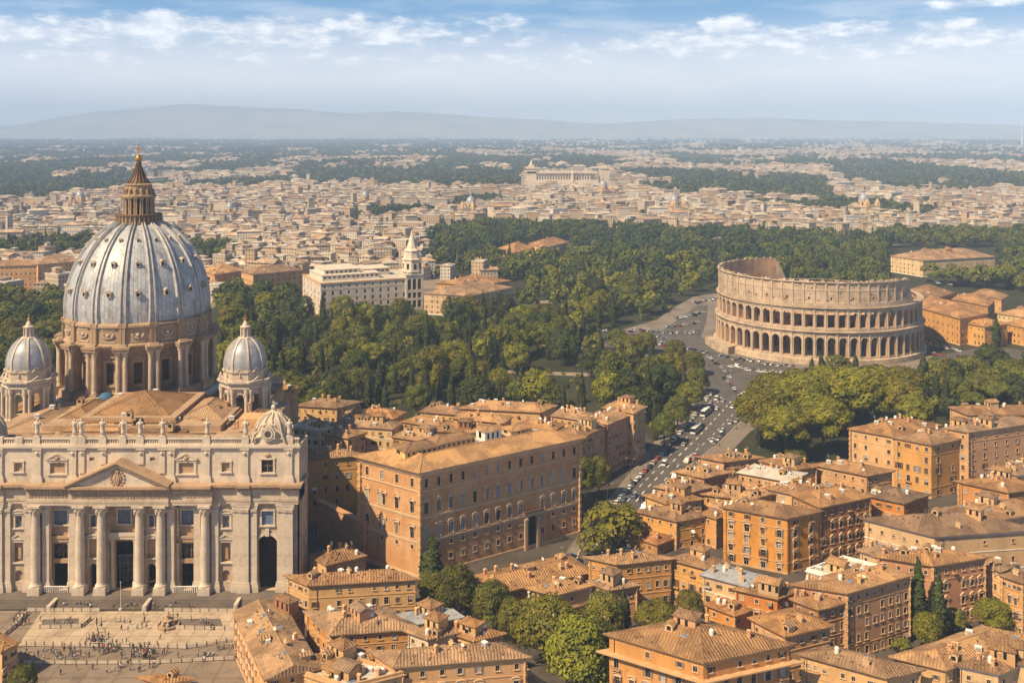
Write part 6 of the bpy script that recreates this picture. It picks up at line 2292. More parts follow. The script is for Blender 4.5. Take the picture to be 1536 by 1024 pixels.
def ering(b_, inset, prof, k0=0, k1=NB, sub=2):
    """profile (out, z) swept along the oval"""
    for k in range(k0 * sub, k1 * sub):
        def ang_(q):
            kk, f_ = divmod(q, sub)
            sh = 2 * math.pi * (kk // NB)
            return BAY[kk % NB] + sh + (BAY[kk % NB + 1] - BAY[kk % NB]) * f_ / sub
        t0, t1 = ang_(k), ang_(k + 1)
        for (o0, z0_), (o1, z1_) in zip(prof, prof[1:]):
            Mx = lambda o, t_, z: ((RA - inset + o) * math.cos(t_), (RB - inset + o) * math.sin(t_), z)
            b_.face([Mx(o0, t0, z0_), Mx(o0, t1, z0_), Mx(o1, t1, z1_), Mx(o1, t0, z1_)])


b = MB()
ering(b, 0, [(0, 19.6), (.5, 19.8), (.5, 20.4), (1.3, 20.9), (1.3, 21.5), (-3.2, 22.0)])
b.build('cornice', [RU], ARE)
b = MB()
ering(b, 1.0, [(0, 34.8), (.5, 35.0), (.5, 35.6), (1.3, 36.1), (1.3, 36.7), (-3.2, 37.0)])
b.build('cornice', [RU], ARE)
b = MB()
ering(b, 1.0, [(.02, 22.0), (.3, 22.0), (.3, 23.4), (.02, 23.5)])
b.build('parapet', [RU], ARE)
# upper wall: stands from the back round the far end to the front (angles 75 deg .. 305 deg)
K0 = next(k for k in range(NB) if BAY[k] > math.radians(98))
K1 = next(k for k in range(NB) if BAY[k] > math.radians(307))
b = MB()
rr = random.Random(3)
for k in range(K0, K1):
    a, c = BAY[k], BAY[k + 1]
    m_ = (a + c) / 2
    L = 7.0
    M = lambda u, v, d, m_=m_, a=a, c=c: EM(1.6)(m_ + u / L * (c - a), v, d)
    top = 53.0
    hs = []
    if k % 2:
        hs.append((-.6, .6, 41.4, 43.0))
    for z_a, z_b in ((40.2, 40.9), (44.0, 45.0), (48.0, 49.5)):
        if rr.random() > .45:
            continue
        x = rr.uniform(.8, 2.0) * rr.choice([-1, 1]) - .5
        z = rr.uniform(z_a, z_b)
        hs.append((x, x + rr.uniform(.5, 1.3), z, z + rr.uniform(.5, 1.1)))
    wall_holes(b, M, -L / 2, L / 2, 37.0, top, hs, 1.6, 0, 1)
    Mi = lambda u, v, d, M=M: M(u, v, d + 2.6)
    wall_holes(b, Mi, -L / 2, L / 2, 37.0, top, [], .1, 1, 1)
    b.face([M(-L / 2, top, 0), M(L / 2, top, 0), M(L / 2, top, 2.6), M(-L / 2, top, 2.6)], 0)
for k, sgn in ((K0, 1), (K1, -1)):
    a = BAY[k]
    M = EM(1.6)
    b.face([M(a, 37, 0), M(a, 37, 2.6), M(a, 53, 2.6), M(a, 53, 0)], 1)
b.build('upper_wall', [RU, RBK], ARE)
for k, kk in ((K1, 1), (K0 - 1, -1)):      # ragged masonry left on the two broken ends
    b = MB()
    for q in range(14):
        f_ = (q + .5) / 14
        t_ = (BAY[K1] + f_ * .10) if kk > 0 else (BAY[K0] - f_ * .11)
        zt = 37 + 16 * max(.06, (1 - f_) ** .8) * rr.uniform(.6, 1.0)
        x, y, _ = EM(2.9)(t_, 0, 0)
        b.box((x, y, 36.0), (2.4, 1.5, zt - 36.0), math.atan2(math.sin(t_) / RB, math.cos(t_) / RA))
    b.build('broken_edge', [RU], ARE)
b = MB()
ering(b, 1.6, [(0, 51.4), (.5, 51.7), (1.1, 52.3), (1.1, 53.0), (-2.4, 53.0)], K0, K1)
b.build('upper_cornice', [RU], ARE)
b = MB()
ering(b, 1.6, [(0, 46.9), (.25, 47.1), (.25, 47.4), (0, 47.5)], K0, K1)
b.build('string_course', [RU], ARE)
b = MB()
ering(b, 1.6, [(0, 37), (.5, 37), (.5, 39.6), (0, 39.7)], K0, K1)
b.build('base_course', [RU], ARE)
# half columns and pilasters where they can be seen
for nm, z0_, z1_, ins, mk in (('half_column', 4.0, 19.7, .1, 0), ('half_column', 22.0, 34.9, 1.1, 0)):
    b = MB()
    b.box((0, 0, 0), (1.5, 1.5, 1.5 if mk == 0 else .4))
    b.lathe([(.62, 1.5), (.55, z1_ - z0_ - 1.0), (.85, z1_ - z0_ - .5), (.9, z1_ - z0_)], 10)
    hm_ = b.mesh('half_column', [RU])
    for k in range(NB):
        if BAY[k] < math.radians(165) and BAY[k] > math.radians(15):
            continue
        t_ = BAY[k]
        x, y, _ = EM(ins)(t_, 0, 0)
        put(hm_, nm, ARE, (x, y, z0_), math.atan2(math.sin(t_) / RB, math.cos(t_) / RA))
b = MB()
b.box((0, 0, 0), (1.0, 1.1, 14.6))
b.box((0, 0, 13.4), (1.3, 1.4, 1.2))
b.box((0, 0, 9.6), (1.6, .5, .8))
pm_ = b.mesh('pilaster', [RU])
for k in range(K0, K1 + 1):
    t_ = BAY[k]
    if math.radians(15) < t_ < math.radians(150):
        continue
    x, y, _ = EM(1.6)(t_, 0, 0)
    put(pm_, 'pilaster', ARE, (x, y, 37), math.atan2(math.sin(t_) / RB, math.cos(t_) / RA))
# inner rings, seating slope, arena floor
b = MB()
for z0_, z1_, za, zb, ins in ((0, 20.5, 6.4, 15.5, 13), (20.5, 30, 22, 28, 14)):
    for k in range(NB):
        a, c = BAY[k], BAY[k + 1]
        m_ = (a + c) / 2
        L = 7.0
        M = lambda u, v, d, m_=m_, a=a, c=c, ins=ins: EM(ins)(m_ + u / L * (c - a), v, d)
        wall_holes(b, M, -L / 2, L / 2, z0_, z1_ - (rr.uniform(0, 4) if z1_ > 25 else 0), [(-1.7, 1.7, za, min(zb, z1_ - 5), True)], 2.0, 0, 0, nseg=6)
b.build('inner_arcade', [RBK], ARE)
b = MB()
ering(b, 0, [(-3.2, 20.9), (-13, 20.9)])
ering(b, 0, [(-15, 29.5), (-16, 24), (-17, 24), (-24, 14), (-25, 14), (-32, 6.5), (-33, 6.5), (-35, 5)])
b.build('seating', [RBK], ARE)
b = MB()      # what is left of the coping, stone by stone
for k in range((K1 - K0) * 4):
    if rr.random() < .62:
        t_ = BAY[K0] + (BAY[K1] - BAY[K0]) * (k + rr.random()) / ((K1 - K0) * 4)
        x, y, _ = EM(1.6 + rr.uniform(-.4, 1.6))(t_, 0, 0)
        b.box((x, y, 52.9), (rr.uniform(.8, 1.8), rr.uniform(.8, 2.2), rr.uniform(.25, 1.1)), math.atan2(math.sin(t_) / RB, math.cos(t_) / RA))
b.build('coping', [RU], ARE)
b = MB()
for k in range(NB):
    if rr.random() < .8:
        t_ = BAY[k] + .02
        for q in range(3):
            ins = rr.uniform(5, 12)
            x, y, _ = EM(ins)(t_, 0, 0)
            b.box((x, y, 20.9), (rr.uniform(1, 5), rr.uniform(.8, 2.2), rr.uniform(1, 11)), t_ + rr.uniform(-.2, .2))
b.build('broken_vault', [RBK], ARE)
b = MB()
b.lathe([(0, 4.9), (1, 4.9)], 60, (0, 0), 0, 0, 2 * math.pi, RA - 34, RB - 34)
b.build('arena_floor', [MT['plaza']], ARE)
b = MB()
b.prism([(RA * math.cos(math.radians(a)) * .97 + 0, RB * math.sin(math.radians(a)) * .97) for a in (178, 188, 198, 204)] + [((RA + 9) * math.cos(math.radians(a)), (RB + 10) * math.sin(math.radians(a))) for a in (207, 197, 187, 179)], 0, 5.0)
b.build('buttress_terrace', [RU], ARE)

# ------------------------------------------------------------------ trees
LEAF = {
    'bright': leaf_material('leaf_bright', (.185, .172, .014), (.105, .108, .011)),
    'mid': leaf_material('leaf_mid', (.118, .122, .016), (.062, .072, .012)),
    'olive': leaf_material('leaf_olive', (.155, .143, .018), (.082, .085, .014)),
    'dark': leaf_material('leaf_dark', (.058, .068, .014), (.030, .042, .011)),
    'bluish': leaf_material('leaf_bluish', (.045, .065, .028), (.030, .048, .022)),
}
BARK = material('bark', (.13, .085, .055), var=.25, scale=.8)


def crown_arrays(lobes, n_per, size, seed, core=True, lean=.20):
    """leaf sprays scattered through and over a set of lobes; returns verts (n,4,3)"""
    g = np.random.default_rng(seed)
    L = np.array([l[:3] for l in lobes])
    R3 = np.array([l[3:6] for l in lobes])
    out = []
    for c, r in zip(L, R3):
        n = int(n_per * (r[0] * r[2]) / np.mean(R3[:, 0] * R3[:, 2]))
        d = g.normal(size=(n, 3))
        d /= np.linalg.norm(d, axis=1)[:, None]
        d[:, 2] = np.where((d[:, 2] < -.35) & (g.random(n) < .7), -d[:, 2], d[:, 2])
        p = c + d * r * g.uniform(.72, 1.08, n)[:, None]
        q = ((p[:, None, :] - L[None]) / R3[None])
        ins = (np.sum(q * q, axis=2) < .5).sum(axis=1)
        keep = ins == 0
        p, d = p[keep], d[keep]
        out.append(np.concatenate([p, d / r * r.mean()], axis=1))
    a = np.concatenate(out)
    p, d = a[:, :3], a[:, 3:]
    n = len(p)
    nrm = d + g.normal(size=(n, 3)) * lean
    nrm /= np.linalg.norm(nrm, axis=1)[:, None]
    t_ = np.cross(nrm, g.normal(size=(n, 3)))
    t_ /= np.linalg.norm(t_, axis=1)[:, None]
    b_ = np.cross(nrm, t_)
    s = (size * g.uniform(.6, 1.35, n))[:, None]
    a1, a2 = g.uniform(.7, 1.2, n)[:, None], g.uniform(.45, .8, n)[:, None]
    quad = np.stack([p - t_ * s * a1, p - b_ * s * a2 + nrm * s * .1, p + t_ * s * a1, p + b_ * s * a2 - nrm * s * .12], axis=1)
    return quad


def mesh_np(name, verts, faces, mats, mat_idx=None, uv=None):
    """verts (n,3); faces list of arrays (m,k)"""
    me = bpy.data.meshes.new(name)
    me.vertices.add(len(verts))
    me.vertices.foreach_set('co', np.ascontiguousarray(verts, dtype=np.float32).ravel())
    tot = np.concatenate([np.full(len(f), f.shape[1], dtype=np.int32) for f in faces])
    idx = np.concatenate([f.ravel() for f in faces]).astype(np.int32)
    me.loops.add(len(idx))
    me.loops.foreach_set('vertex_index', idx)
    me.polygons.add(len(tot))
    st_ = np.zeros(len(tot), dtype=np.int32)
    st_[1:] = np.cumsum(tot)[:-1]
    me.polygons.foreach_set('loop_start', st_)
    me.polygons.foreach_set('loop_total', tot)
    me.polygons.foreach_set('use_smooth', np.zeros(len(tot), dtype=bool))
    for m in mats:
        me.materials.append(m)
    if mat_idx is not None:
        me.polygons.foreach_set('material_index', mat_idx.astype(np.int32))
    if uv is not None:
        me.uv_layers.new(name='uv').data.foreach_set('uv', np.ascontiguousarray(uv, dtype=np.float32).ravel())
    me.update(calc_edges=True)
    return me


def quads_mesh(name, quad, mat):
    v = quad.reshape(-1, 3)
    f = np.arange(len(v)).reshape(-1, 4)
    return mesh_np(name, v, [f], [mat])


def lobes_round(r, h, R, n, seed, flat=.85):
    """r: random; crown of n lobes filling an ellipsoid radius R, from height h*.3 to h"""
    q = random.Random(seed)
    out = [(0, 0, h * .62, R * .62, R * .62, h * .30)]
    for i in range(n):
        a = i * 2.399 + q.uniform(-.4, .4)
        zf = (i + .5) / n
        z = h * (.40 + .50 * zf)
        rr_ = R * .58 * math.sqrt(max(.06, 1 - ((zf - .28) / .78) ** 2))
        s = R * q.uniform(.38, .52)
        out.append((rr_ * math.cos(a), rr_ * math.sin(a), z, s, s, s * flat))
    return out


def lobes_pine(h, R, n, seed):
    q = random.Random(seed)
    out = []
    for i in range(n):
        f_ = math.sqrt((i + .5) / n)
        a = i * 2.399 + q.uniform(-.3, .3)
        rr_ = R * .78 * f_
        z = h * .86 - (h * .24) * f_ ** 2.2 + q.uniform(-.25, .25)
        s = R * q.uniform(.26, .36)
        out.append((rr_ * math.cos(a), rr_ * math.sin(a), z, s, s, s * .72))
    return out


def lobes_cypress(h, R, seed):
    q = random.Random(seed)
    out = []
    n = 14
    for i in range(n):
        f_ = i / (n - 1)
        z = h * (.06 + .9 * f_)
        s = R * (math.sin(math.pi * min(1, f_ * .80 + .20)) ** .8) * (1 - .25 * f_) + .12
        a = q.uniform(0, 6.28)
        out.append((.12 * R * math.cos(a), .12 * R * math.sin(a), z, s, s, h / n * 1.25))
    return out


def trunk_mesh(h, r, lobes, n_limbs, seed):
    q = random.Random(seed)
    b_ = MB()
    top = h
    b_.tube([(0, 0, -.3), (q.uniform(-.2, .2), q.uniform(-.2, .2), top * .5), (q.uniform(-.3, .3), q.uniform(-.3, .3), top)], r, 7, 0, r * .55)
    for l in q.sample(lobes, min(n_limbs, len(lobes))):
        b_.tube([(0, 0, top * .82), (l[0] * .5, l[1] * .5, (top + l[2]) / 2 - .4), (l[0] * .9, l[1] * .9, l[2] - l[5] * .2)], r * .42, 5, 0, r * .15)
    return b_.mesh('trunk', [BARK])


PROTO = {}


def make_proto(key, lobes, n_near, size, leafs, trunk_h, trunk_r, seed, limbs=6):
    quad = crown_arrays(lobes, n_near, size, seed)
    tm = trunk_mesh(trunk_h, trunk_r, lobes, limbs, seed)
    for lf in leafs:
        PROTO[(key, lf)] = (quads_mesh('crown', quad, LEAF[lf]), tm)


PARAM = {}
for i in range(4):
    lb = lobes_round(None, 14.6, 7.8, 13, 20 + i)
    make_proto(f'round{i}', lb, 340, .46, ('mid', 'olive', 'dark', 'bright'), 6.5, .42, 20 + i)
    PARAM[f'round{i}'] = lb
for i in range(3):
    lb = lobes_pine(16.5, 7.6, 20, 40 + i)
    make_proto(f'pine{i}', lb, 300, .44, ('mid', 'olive', 'bright', 'dark'), 12.0, .5, 40 + i, 9)
    PARAM[f'pine{i}'] = lb
for i in range(2):
    lb = lobes_cypress(17.5, 1.75, 60 + i)
    make_proto(f'cypress{i}', lb, 190, .38, ('dark', 'bluish'), 3.0, .3, 60 + i, 0)
    PARAM[f'cypress{i}'] = lb
for i in range(3):     # fine-leaved trees for the nearest clump
    lb = lobes_round(None, 14.5, 6.2, 24, 80 + i)
    make_proto(f'leafy{i}', lb, 520, .34, ('bright', 'olive', 'mid'), 6.5, .42, 80 + i, 8)
    PARAM[f'leafy{i}'] = lb
    lb = lobes_pine(21.5, 9.0, 30, 90 + i)
    lb += lobes_pine(16.5, 9.6, 12, 190 + i)
    make_proto(f'bigpine{i}', lb, 330, .46, ('bright', 'olive'), 15.0, .6, 90 + i, 12)
    PARAM[f'bigpine{i}'] = lb
for i in range(2):
    lb = lobes_round(None, 5.2, 3.4, 9, 70 + i)
    make_proto(f'bush{i}', lb, 130, .36, ('bright', 'olive', 'mid'), 1.6, .18, 70 + i, 3)
NAMES = {'round': 'broadleaf_tree', 'pine': 'umbrella_pine', 'cypress': 'cypress_tree', 'leafy': 'broadleaf_tree', 'bigpine': 'umbrella_pine', 'bush': 'bush'}
CATS = {'round': 'tree', 'pine': 'pine tree', 'cypress': 'cypress', 'leafy': 'tree', 'bigpine': 'pine tree', 'bush': 'bush'}
GREEN = {'bright': 'bright green', 'mid': 'mid green', 'olive': 'olive green', 'dark': 'dark green', 'bluish': 'blue green'}


def tree(kind, leaf, x, y, scale, label='', group=None, z=0.0, sz=None):
    base = kind.rstrip('0123456789')
    cm_, tm = PROTO[(kind, leaf)]
    o = thing(NAMES[base], label, CATS[base], (x, y, z), RND.uniform(0, 6.28), group)
    o.scale = (scale, scale, sz or scale)
    put(cm_, 'crown', o)
    put(tm, 'trunk', o)
    return o


def tree_px(kind, leaf, px, py, hpx, label, group=None, wide=1.0):
    """base at photo pixel, height in photo pixels"""
    p = G(px, py)
    base = kind.rstrip('0123456789')
    full = {'round': 14.5, 'pine': 16.5, 'cypress': 17.5, 'leafy': 14.8, 'bigpine': 22.5, 'bush': 5.3}[base]
    s = hpx * p.y / F / full
    return tree(kind, leaf, p.x, p.y, s * wide, label, group, 0, s)


# singled-out trees near the camera
for k, lf, px, py, hp, wd, lab in [
    ('cypress0', 'dark', 648, 903, 97, 2.1, 'tall dark cypress against the palazzo corner'),
    ('leafy0', 'mid', 685, 925, 78, .95, 'dark bushy tree beside the tall cypress at the palazzo corner'),
    ('leafy1', 'olive', 650, 912, 56, .9, 'smaller bushy tree pressed between the tall cypress and the low tiled house'),
    ('leafy2', 'mid', 740, 955, 80, .95, 'dark green tree with pink flowers at the near end of the front clump'),
    ('leafy0', 'olive', 768, 965, 66, .85, 'narrow olive tree between the flowering tree and the front clump'),
    ('leafy1', 'bright', 820, 1000, 104, 1.1, 'large bright green tree in the middle of the front clump'),
    ('leafy2', 'bright', 868, 1046, 118, 1.05, 'biggest bright tree of the front clump, nearest to the camera'),
    ('leafy0', 'olive', 905, 975, 84, .95, 'olive tree behind the front clump beside the ochre courtyard'),
    ('cypress1', 'dark', 936, 952, 68, 1.5, 'short dark cypress rising out of the front clump'),
    ('leafy1', 'bright', 985, 962, 60, 1.35, 'wide bright round tree under the ochre wing'),
    ('leafy2', 'olive', 1034, 942, 54, 1.0, 'round olive tree touching the zinc-roofed house'),
    ('leafy0', 'mid', 895, 1010, 80, .9, 'shaded tree between the front clump and the big ochre house'),
    ('cypress0', 'dark', 1377, 957, 119, 1.15, 'tall slim cypress before the tall brown house'),
    ('cypress1', 'dark', 1408, 962, 102, 1.15, 'broad cypress beside the tall slim one'),
    ('leafy1', 'bright', 1392, 975, 56, .95, 'bright bushy tree at the foot of the two cypresses'),
    ('leafy2', 'olive', 1432, 950, 36, 1.2, 'low olive tree between the cypresses and the garden wing'),
    ('leafy0', 'bright', 1490, 948, 48, 1.45, 'wide bright green tree before the ochre house at the frame edge'),
    ('bush0', 'olive', 1352, 978, 20, 1.2, 'shaded bush at the corner of the cypress garden'),
    ('bush1', 'bright', 920, 820, 62, 1.1, 'tall leafy shrub with pink blossom beside the yellow house'),
    ('bush0', 'olive', 935, 795, 34, 1.3, 'olive shrub behind the pink-flowered one on the avenue'),
    ('bush1', 'olive', 892, 838, 44, .9, 'round shrub on the avenue kerb before the flowering one'),
    ('leafy0', 'mid', 873, 752, 66, .8, 'dark street tree close to the palazzo far corner'),
    ('leafy1', 'olive', 898, 748, 62, .8, 'green street tree before the brick row'),
    ('leafy1', 'mid', 34, 1050, 52, 1.0, 'dark tree at the corner of the piazza'),
    ('bush0', 'mid', 1306, 708, 24, 1.3, 'dark bush against the peach end of the corner block'),
    ('bush1', 'mid', 1192, 694, 20, 1.6, 'clipped bush under the tall pines'),
    ('cypress0', 'dark', 1494, 520, 44, 1.6, 'lone cypress beside the square ochre house'),
    ('cypress1', 'dark', 1218, 560, 24, 1.7, 'clipped cypress in the row before the arena, first from the avenue'),
    ('cypress0', 'dark', 1232, 560, 30, 1.9, 'clipped cypress in the row before the arena, second from the avenue'),
    ('bush0', 'mid', 1256, 560, 26, 1.3, 'dark rounded shrub before the arena arches'),
    ('cypress1', 'dark', 1283, 558, 28, 1.8, 'clipped cypress in the row before the arena, last of the row'),
    ('cypress0', 'dark', 1384, 598, 66, 1.6, 'big dark cypress below the arena end'),
    ('cypress1', 'bluish', 1404, 610, 52, 1.3, 'blue-green cypress leaning on the big dark one'),
    ('cypress0', 'dark', 1418, 618, 56, 1.2, 'slim cypress nearest to the corner block'),
    ('cypress1', 'dark', 1452, 604, 44, 1.2, 'slim cypress inside the dark grove at the frame edge'),
    ('cypress0', 'dark', 553, 616, 58, 1.3, 'cypress in the park row behind the roofs, first from the basilica'),
    ('cypress1', 'dark', 578, 622, 50, 1.2, 'cypress in the park row behind the roofs, second from the basilica'),
    ('cypress0', 'bluish', 535, 618, 40, 1.6, 'short fat cypress in the park hedge corner'),
    ('cypress1', 'dark', 783, 622, 62, 1.35, 'broad cypress behind the long park-edge house'),
    ('cypress0', 'dark', 873, 628, 70, 1.0, 'very slim cypress behind the brick row'),
    ('cypress1', 'dark', 846, 626, 46, 1.0, 'small cypress beside the very slim one'),
    ('cypress0', 'dark', 778, 532, 50, 1.4, 'cypress amid the park trees above the path'),
    ('cypress1', 'dark', 592, 590, 42, 1.3, 'cypress amid the park trees near the white palace path'),
    ('leafy0', 'mid', 1046, 592, 40, 1.1, 'dark round tree on the avenue kerb at the arena mouth'),
    ('leafy1', 'olive', 1036, 617, 46, 1.1, 'olive round tree on the avenue kerb, next before the arena mouth'),
    ('leafy2', 'mid', 1016, 646, 50, 1.0, 'full round tree on the avenue kerb opposite the tall pines'),
    ('leafy1', 'mid', 996, 668, 48, .9, 'smaller round tree on the avenue kerb nearest to the brick row'),
    ('leafy0', 'olive', 1040, 563, 36, 1.2, 'wide tree at the corner of the square before the arena'),
    ('leafy2', 'mid', 1014, 545, 34, 1.2, 'wide tree on the park side of the square before the arena'),
    ('leafy1', 'olive', 968, 530, 32, 1.3, 'broad tree between the park and the arena car park'),
    ('leafy0', 'mid', 926, 526, 32, 1.3, 'broad tree at the far corner of the arena car park'),
    ('cypress1', 'dark', 982, 660, 60, .9, 'slim dark cypress where the avenue meets the park'),
]:
    tree_px(k, lf, px, py, hp, lab, wide=wd)
# the tall pines beside the avenue
PINES = [(1140, 672, 92, 1.0), (1178, 690, 84, .95), (1160, 640, 84, 1.0), (1205, 655, 98, 1.0), (1236, 684, 92, 1.0), (1196, 622, 70, 1.1), (1240, 630, 84, 1.1), (1282, 652, 104, 1.05), (1275, 612, 66, 1.1),
         (1318, 640, 96, 1.0), (1350, 655, 92, .95), (1312, 604, 58, 1.1), (1352, 620, 74, 1.0), (1372, 668, 78, .8), (1258, 596, 48, 1.1)]
for i, (px, py, hp, wd) in enumerate(PINES):
    o = tree_px(f'bigpine{i % 3}', ('bright', 'bright', 'olive')[i % 3], px, py, hp * 1.06, 'x', 'tall pines beside the avenue', wide=wd * 1.08)
    PINES[i] = (o, 'tall bright umbrella pine')
rank_labels(PINES, 'beside the avenue', 5)

# ---- woods: every tree of the park, the nearest 250 as things
NOPE = [[(440, 632), (640, 630), (850, 628), (900, 625), (975, 640), (975, 720), (440, 720)]]        # houses behind the palazzo
ROADS = [[(900, 528), (905, 494), (985, 478), (1010, 460), (1040, 444), (1080, 436), (1130, 470), (1330, 500), (1400, 535), (1480, 520), (1560, 528), (1560, 560), (1300, 588), (1140, 606), (1040, 720), (960, 730), (985, 660), (1045, 600), (1035, 566), (985, 545)],
         [(1330, 372), (1500, 372), (1500, 420), (1330, 420)], [(1345, 425), (1560, 440), (1560, 512), (1440, 520), (1345, 480)], [(450, 420), (640, 420), (770, 425), (770, 446), (640, 478), (450, 470)], [(790, 366), (855, 360), (855, 388), (790, 388)],
         [(745, 370), (800, 370), (800, 385), (745, 385)]]
ZONES = [
    # polygon of trunk feet in photo pixels, spacing in metres, kinds, leaves, zone words
    ([(330, 470), (455, 476), (640, 492), (700, 480), (770, 458), (800, 430), (765, 412), (790, 396), (870, 392), (960, 395), (1060, 402), (1075, 432), (1010, 466), (985, 484), (900, 496), (885, 530), (985, 545), (1042, 570), (1045, 598), (985, 660), (965, 652), (900, 632), (640, 632), (600, 640), (440, 640), (330, 640)],
     16.4, ('round', 'pine', 'round', 'round', 'cypress', 'round', 'round', 'pine'), ('mid', 'olive', 'dark', 'mid', 'bright', 'dark'), 'of the big park'),
    ([(640, 352), (720, 340), (860, 342), (1010, 352), (1200, 356), (1340, 360), (1340, 392), (1200, 398), (1085, 400), (870, 386), (765, 405), (640, 398)], 15.5, ('round', 'round', 'cypress', 'pine'), ('dark', 'bluish', 'mid'), 'of the far park'),
    ([(1080, 404), (1200, 398), (1335, 372), (1335, 446), (1300, 446), (1180, 425)], 13.5, ('round', 'cypress', 'round'), ('dark', 'mid'), 'behind the arena'),
    ([(1340, 428), (1420, 421), (1500, 420), (1600, 392), (1600, 452), (1470, 450), (1350, 440)], 13.5, ('pine', 'round'), ('mid', 'olive'), 'beyond the ochre hall'),
    ([(1330, 356), (1620, 350), (1620, 400), (1500, 378), (1330, 374)], 15.5, ('pine', 'round'), ('mid', 'dark'), 'at the far frame edge'),
    ([(1395, 588), (1430, 556), (1480, 530), (1600, 530), (1600, 622), (1440, 628), (1395, 640)], 11.2, ('round', 'pine', 'round', 'round'), ('mid', 'dark', 'olive'), 'of the grove below the arena'),
    ([(1495, 378), (1640, 374), (1640, 436), (1500, 428)], 14.0, ('pine', 'round'), ('mid', 'dark'), 'beside the pale palace'),
    ([(655, 402), (790, 390), (772, 426), (760, 424), (700, 414)], 14.0, ('round', 'round', 'cypress'), ('mid', 'dark'), 'beside the white palace'),
    ([(-60, 452), (85, 448), (120, 470), (130, 570), (-60, 580)], 12.2, ('round', 'round', 'pine'), ('mid', 'olive', 'dark'), 'behind the near cupola'),
    ([(-60, 372), (140, 366), (160, 388), (100, 392), (-60, 396)], 15.5, ('round', 'cypress', 'round'), ('dark', 'mid'), 'beyond the tan blocks'),
    ([(280, 380), (352, 374), (352, 398), (285, 402)], 13.5, ('round',), ('dark', 'mid'), 'beside the great dome'),
    ([(325, 452), (380, 432), (428, 440), (455, 470), (330, 476)], 12.5, ('round',), ('mid', 'dark'), 'before the tan block'),
]
cand = []
HOUSES2D = [[(p[0], p[1]) for p in P_] for _, P_ in NEAR]
HBOX = [(min(p[0] for p in q) - 4, max(p[0] for p in q) + 4, min(p[1] for p in q) - 3, max(p[1] for p in q) + 6) for q in HOUSES2D]
ROADW = [[tuple(G(*p).xy) for p in q] for q in ROADS + NOPE]
SINGLE = [(o.location.x, o.location.y) for o in COL.objects if o.name.startswith('cypress_tree') or o.name.startswith('umbrella')]
rt = random.Random(77)
for poly_px, sp, kinds, leafs, words_ in ZONES:
    W_ = [tuple(G(*p).xy) for p in poly_px]
    x0, x1 = min(p[0] for p in W_), max(p[0] for p in W_)
    y0, y1 = min(p[1] for p in W_), max(p[1] for p in W_)
    yy = y0
    odd = 0
    while yy < y1:
        xx = x0 + (sp / 2 if odd else 0)
        while xx < x1:
            x, y = xx + rt.uniform(-.42, .42) * sp, yy + rt.uniform(-.42, .42) * sp
            xx += sp
            gap = noise.noise((x / 55.0, y / 75.0, 3.0))
            if gap > .31 and y < 900 or rt.random() < .07:
                continue
            if not in_poly(x, y, W_) or any(in_poly(x, y, q) for q in ROADW):
                continue
            if any(a < x < b_ and c < y < d for a, b_, c, d in HBOX):
                continue
            if abs(x * F / y) > 880 or ((x - AX) / (RA + 14)) ** 2 + ((y - AYC) / (RB + 12)) ** 2 < 1:
                continue
            if any(abs(x - a) < 4 and abs(y - b_) < 4 for a, b_ in SINGLE):
                continue
            clump = noise.noise((x / 60.0, y / 60.0, 9.0))
            kd = kinds[int((clump + 1) * 3.7 + rt.random() * 2) % len(kinds)]
            lf = leafs[int((noise.noise((x / 45.0, y / 45.0, 4.0)) + 1) * 4.1 + rt.random() * 2) % len(leafs)]
            cand.append((y / F, x, y, kd, lf, rt.choice([rt.uniform(.75, 1.0), rt.uniform(1.0, 1.3), rt.uniform(1.1, 1.45)]) * (1.06 if 'big' in words_ else .96), words_))
        yy += sp * .87
        odd ^= 1
cand.sort(key=lambda c: c[0] / c[5] + (9 if abs(c[1] / c[0]) > 772 else 0))
n_have = sum(1 for o in COL.objects if o.get('category') in ('tree', 'pine tree', 'cypress', 'bush'))
NIND = 292 - n_have
near_by = {}
cnt = {'round': 4, 'pine': 3, 'cypress': 2}
for _, x, y, kd, lf, s, words_ in cand[:NIND]:
    if kd == 'cypress':
        lf = 'dark'
    elif lf == 'bluish':
        lf = 'dark'
    o = tree(f'{kd}{rt.randrange(cnt[kd])}', lf, x, y, s, 'x', 'trees ' + words_, 0, s * rt.uniform(.85, 1.15))
    near_by.setdefault(words_, []).append((o, f"{GREEN[lf]} {dict(round='rounded tree', pine='flat-topped pine', cypress='cypress')[kd]}"))
for words_, it in near_by.items():
    rank_labels(it, words_, 14)


def scatter_mesh(name, items, lod):
    """one mesh out of many small trees: items (x, y, z, kind, leaf, scale)"""
    leafs = list(LEAF)
    protos = {}
    q = random.Random(8)
    for kd, fn in (('round', lambda s: lobes_round(None, 14.5, 6.6, 9, s)), ('pine', lambda s: lobes_pine(15.5, 7.4, 10, s)), ('cypress', lambda s: lobes_cypress(16.5, 1.9, s))):
        protos[kd] = [crown_arrays(fn(100 + i), lod[0] if kd != 'cypress' else lod[0] // 2, lod[1], 300 + i, lean=.2) for i in range(3)]
    V, MI = [], []
    for x, y, z, kd, lf, s in items:
        p = protos[kd][q.randrange(3)]
        a = q.uniform(0, 6.28)
        ca, sa = math.cos(a) * s, math.sin(a) * s
        w_ = np.empty_like(p)
        w_[..., 0] = p[..., 0] * ca - p[..., 1] * sa + x
        w_[..., 1] = p[..., 0] * sa + p[..., 1] * ca + y
        w_[..., 2] = p[..., 2] * s + z
        V.append(w_)
        MI.append(np.full(len(p), leafs.index(lf)))
    quad = np.concatenate(V)
    v = quad.reshape(-1, 3)
    me = mesh_np(name, v, [np.arange(len(v)).reshape(-1, 4)], [LEAF[l] for l in leafs], np.concatenate(MI))
    return stuff(put(me, name))


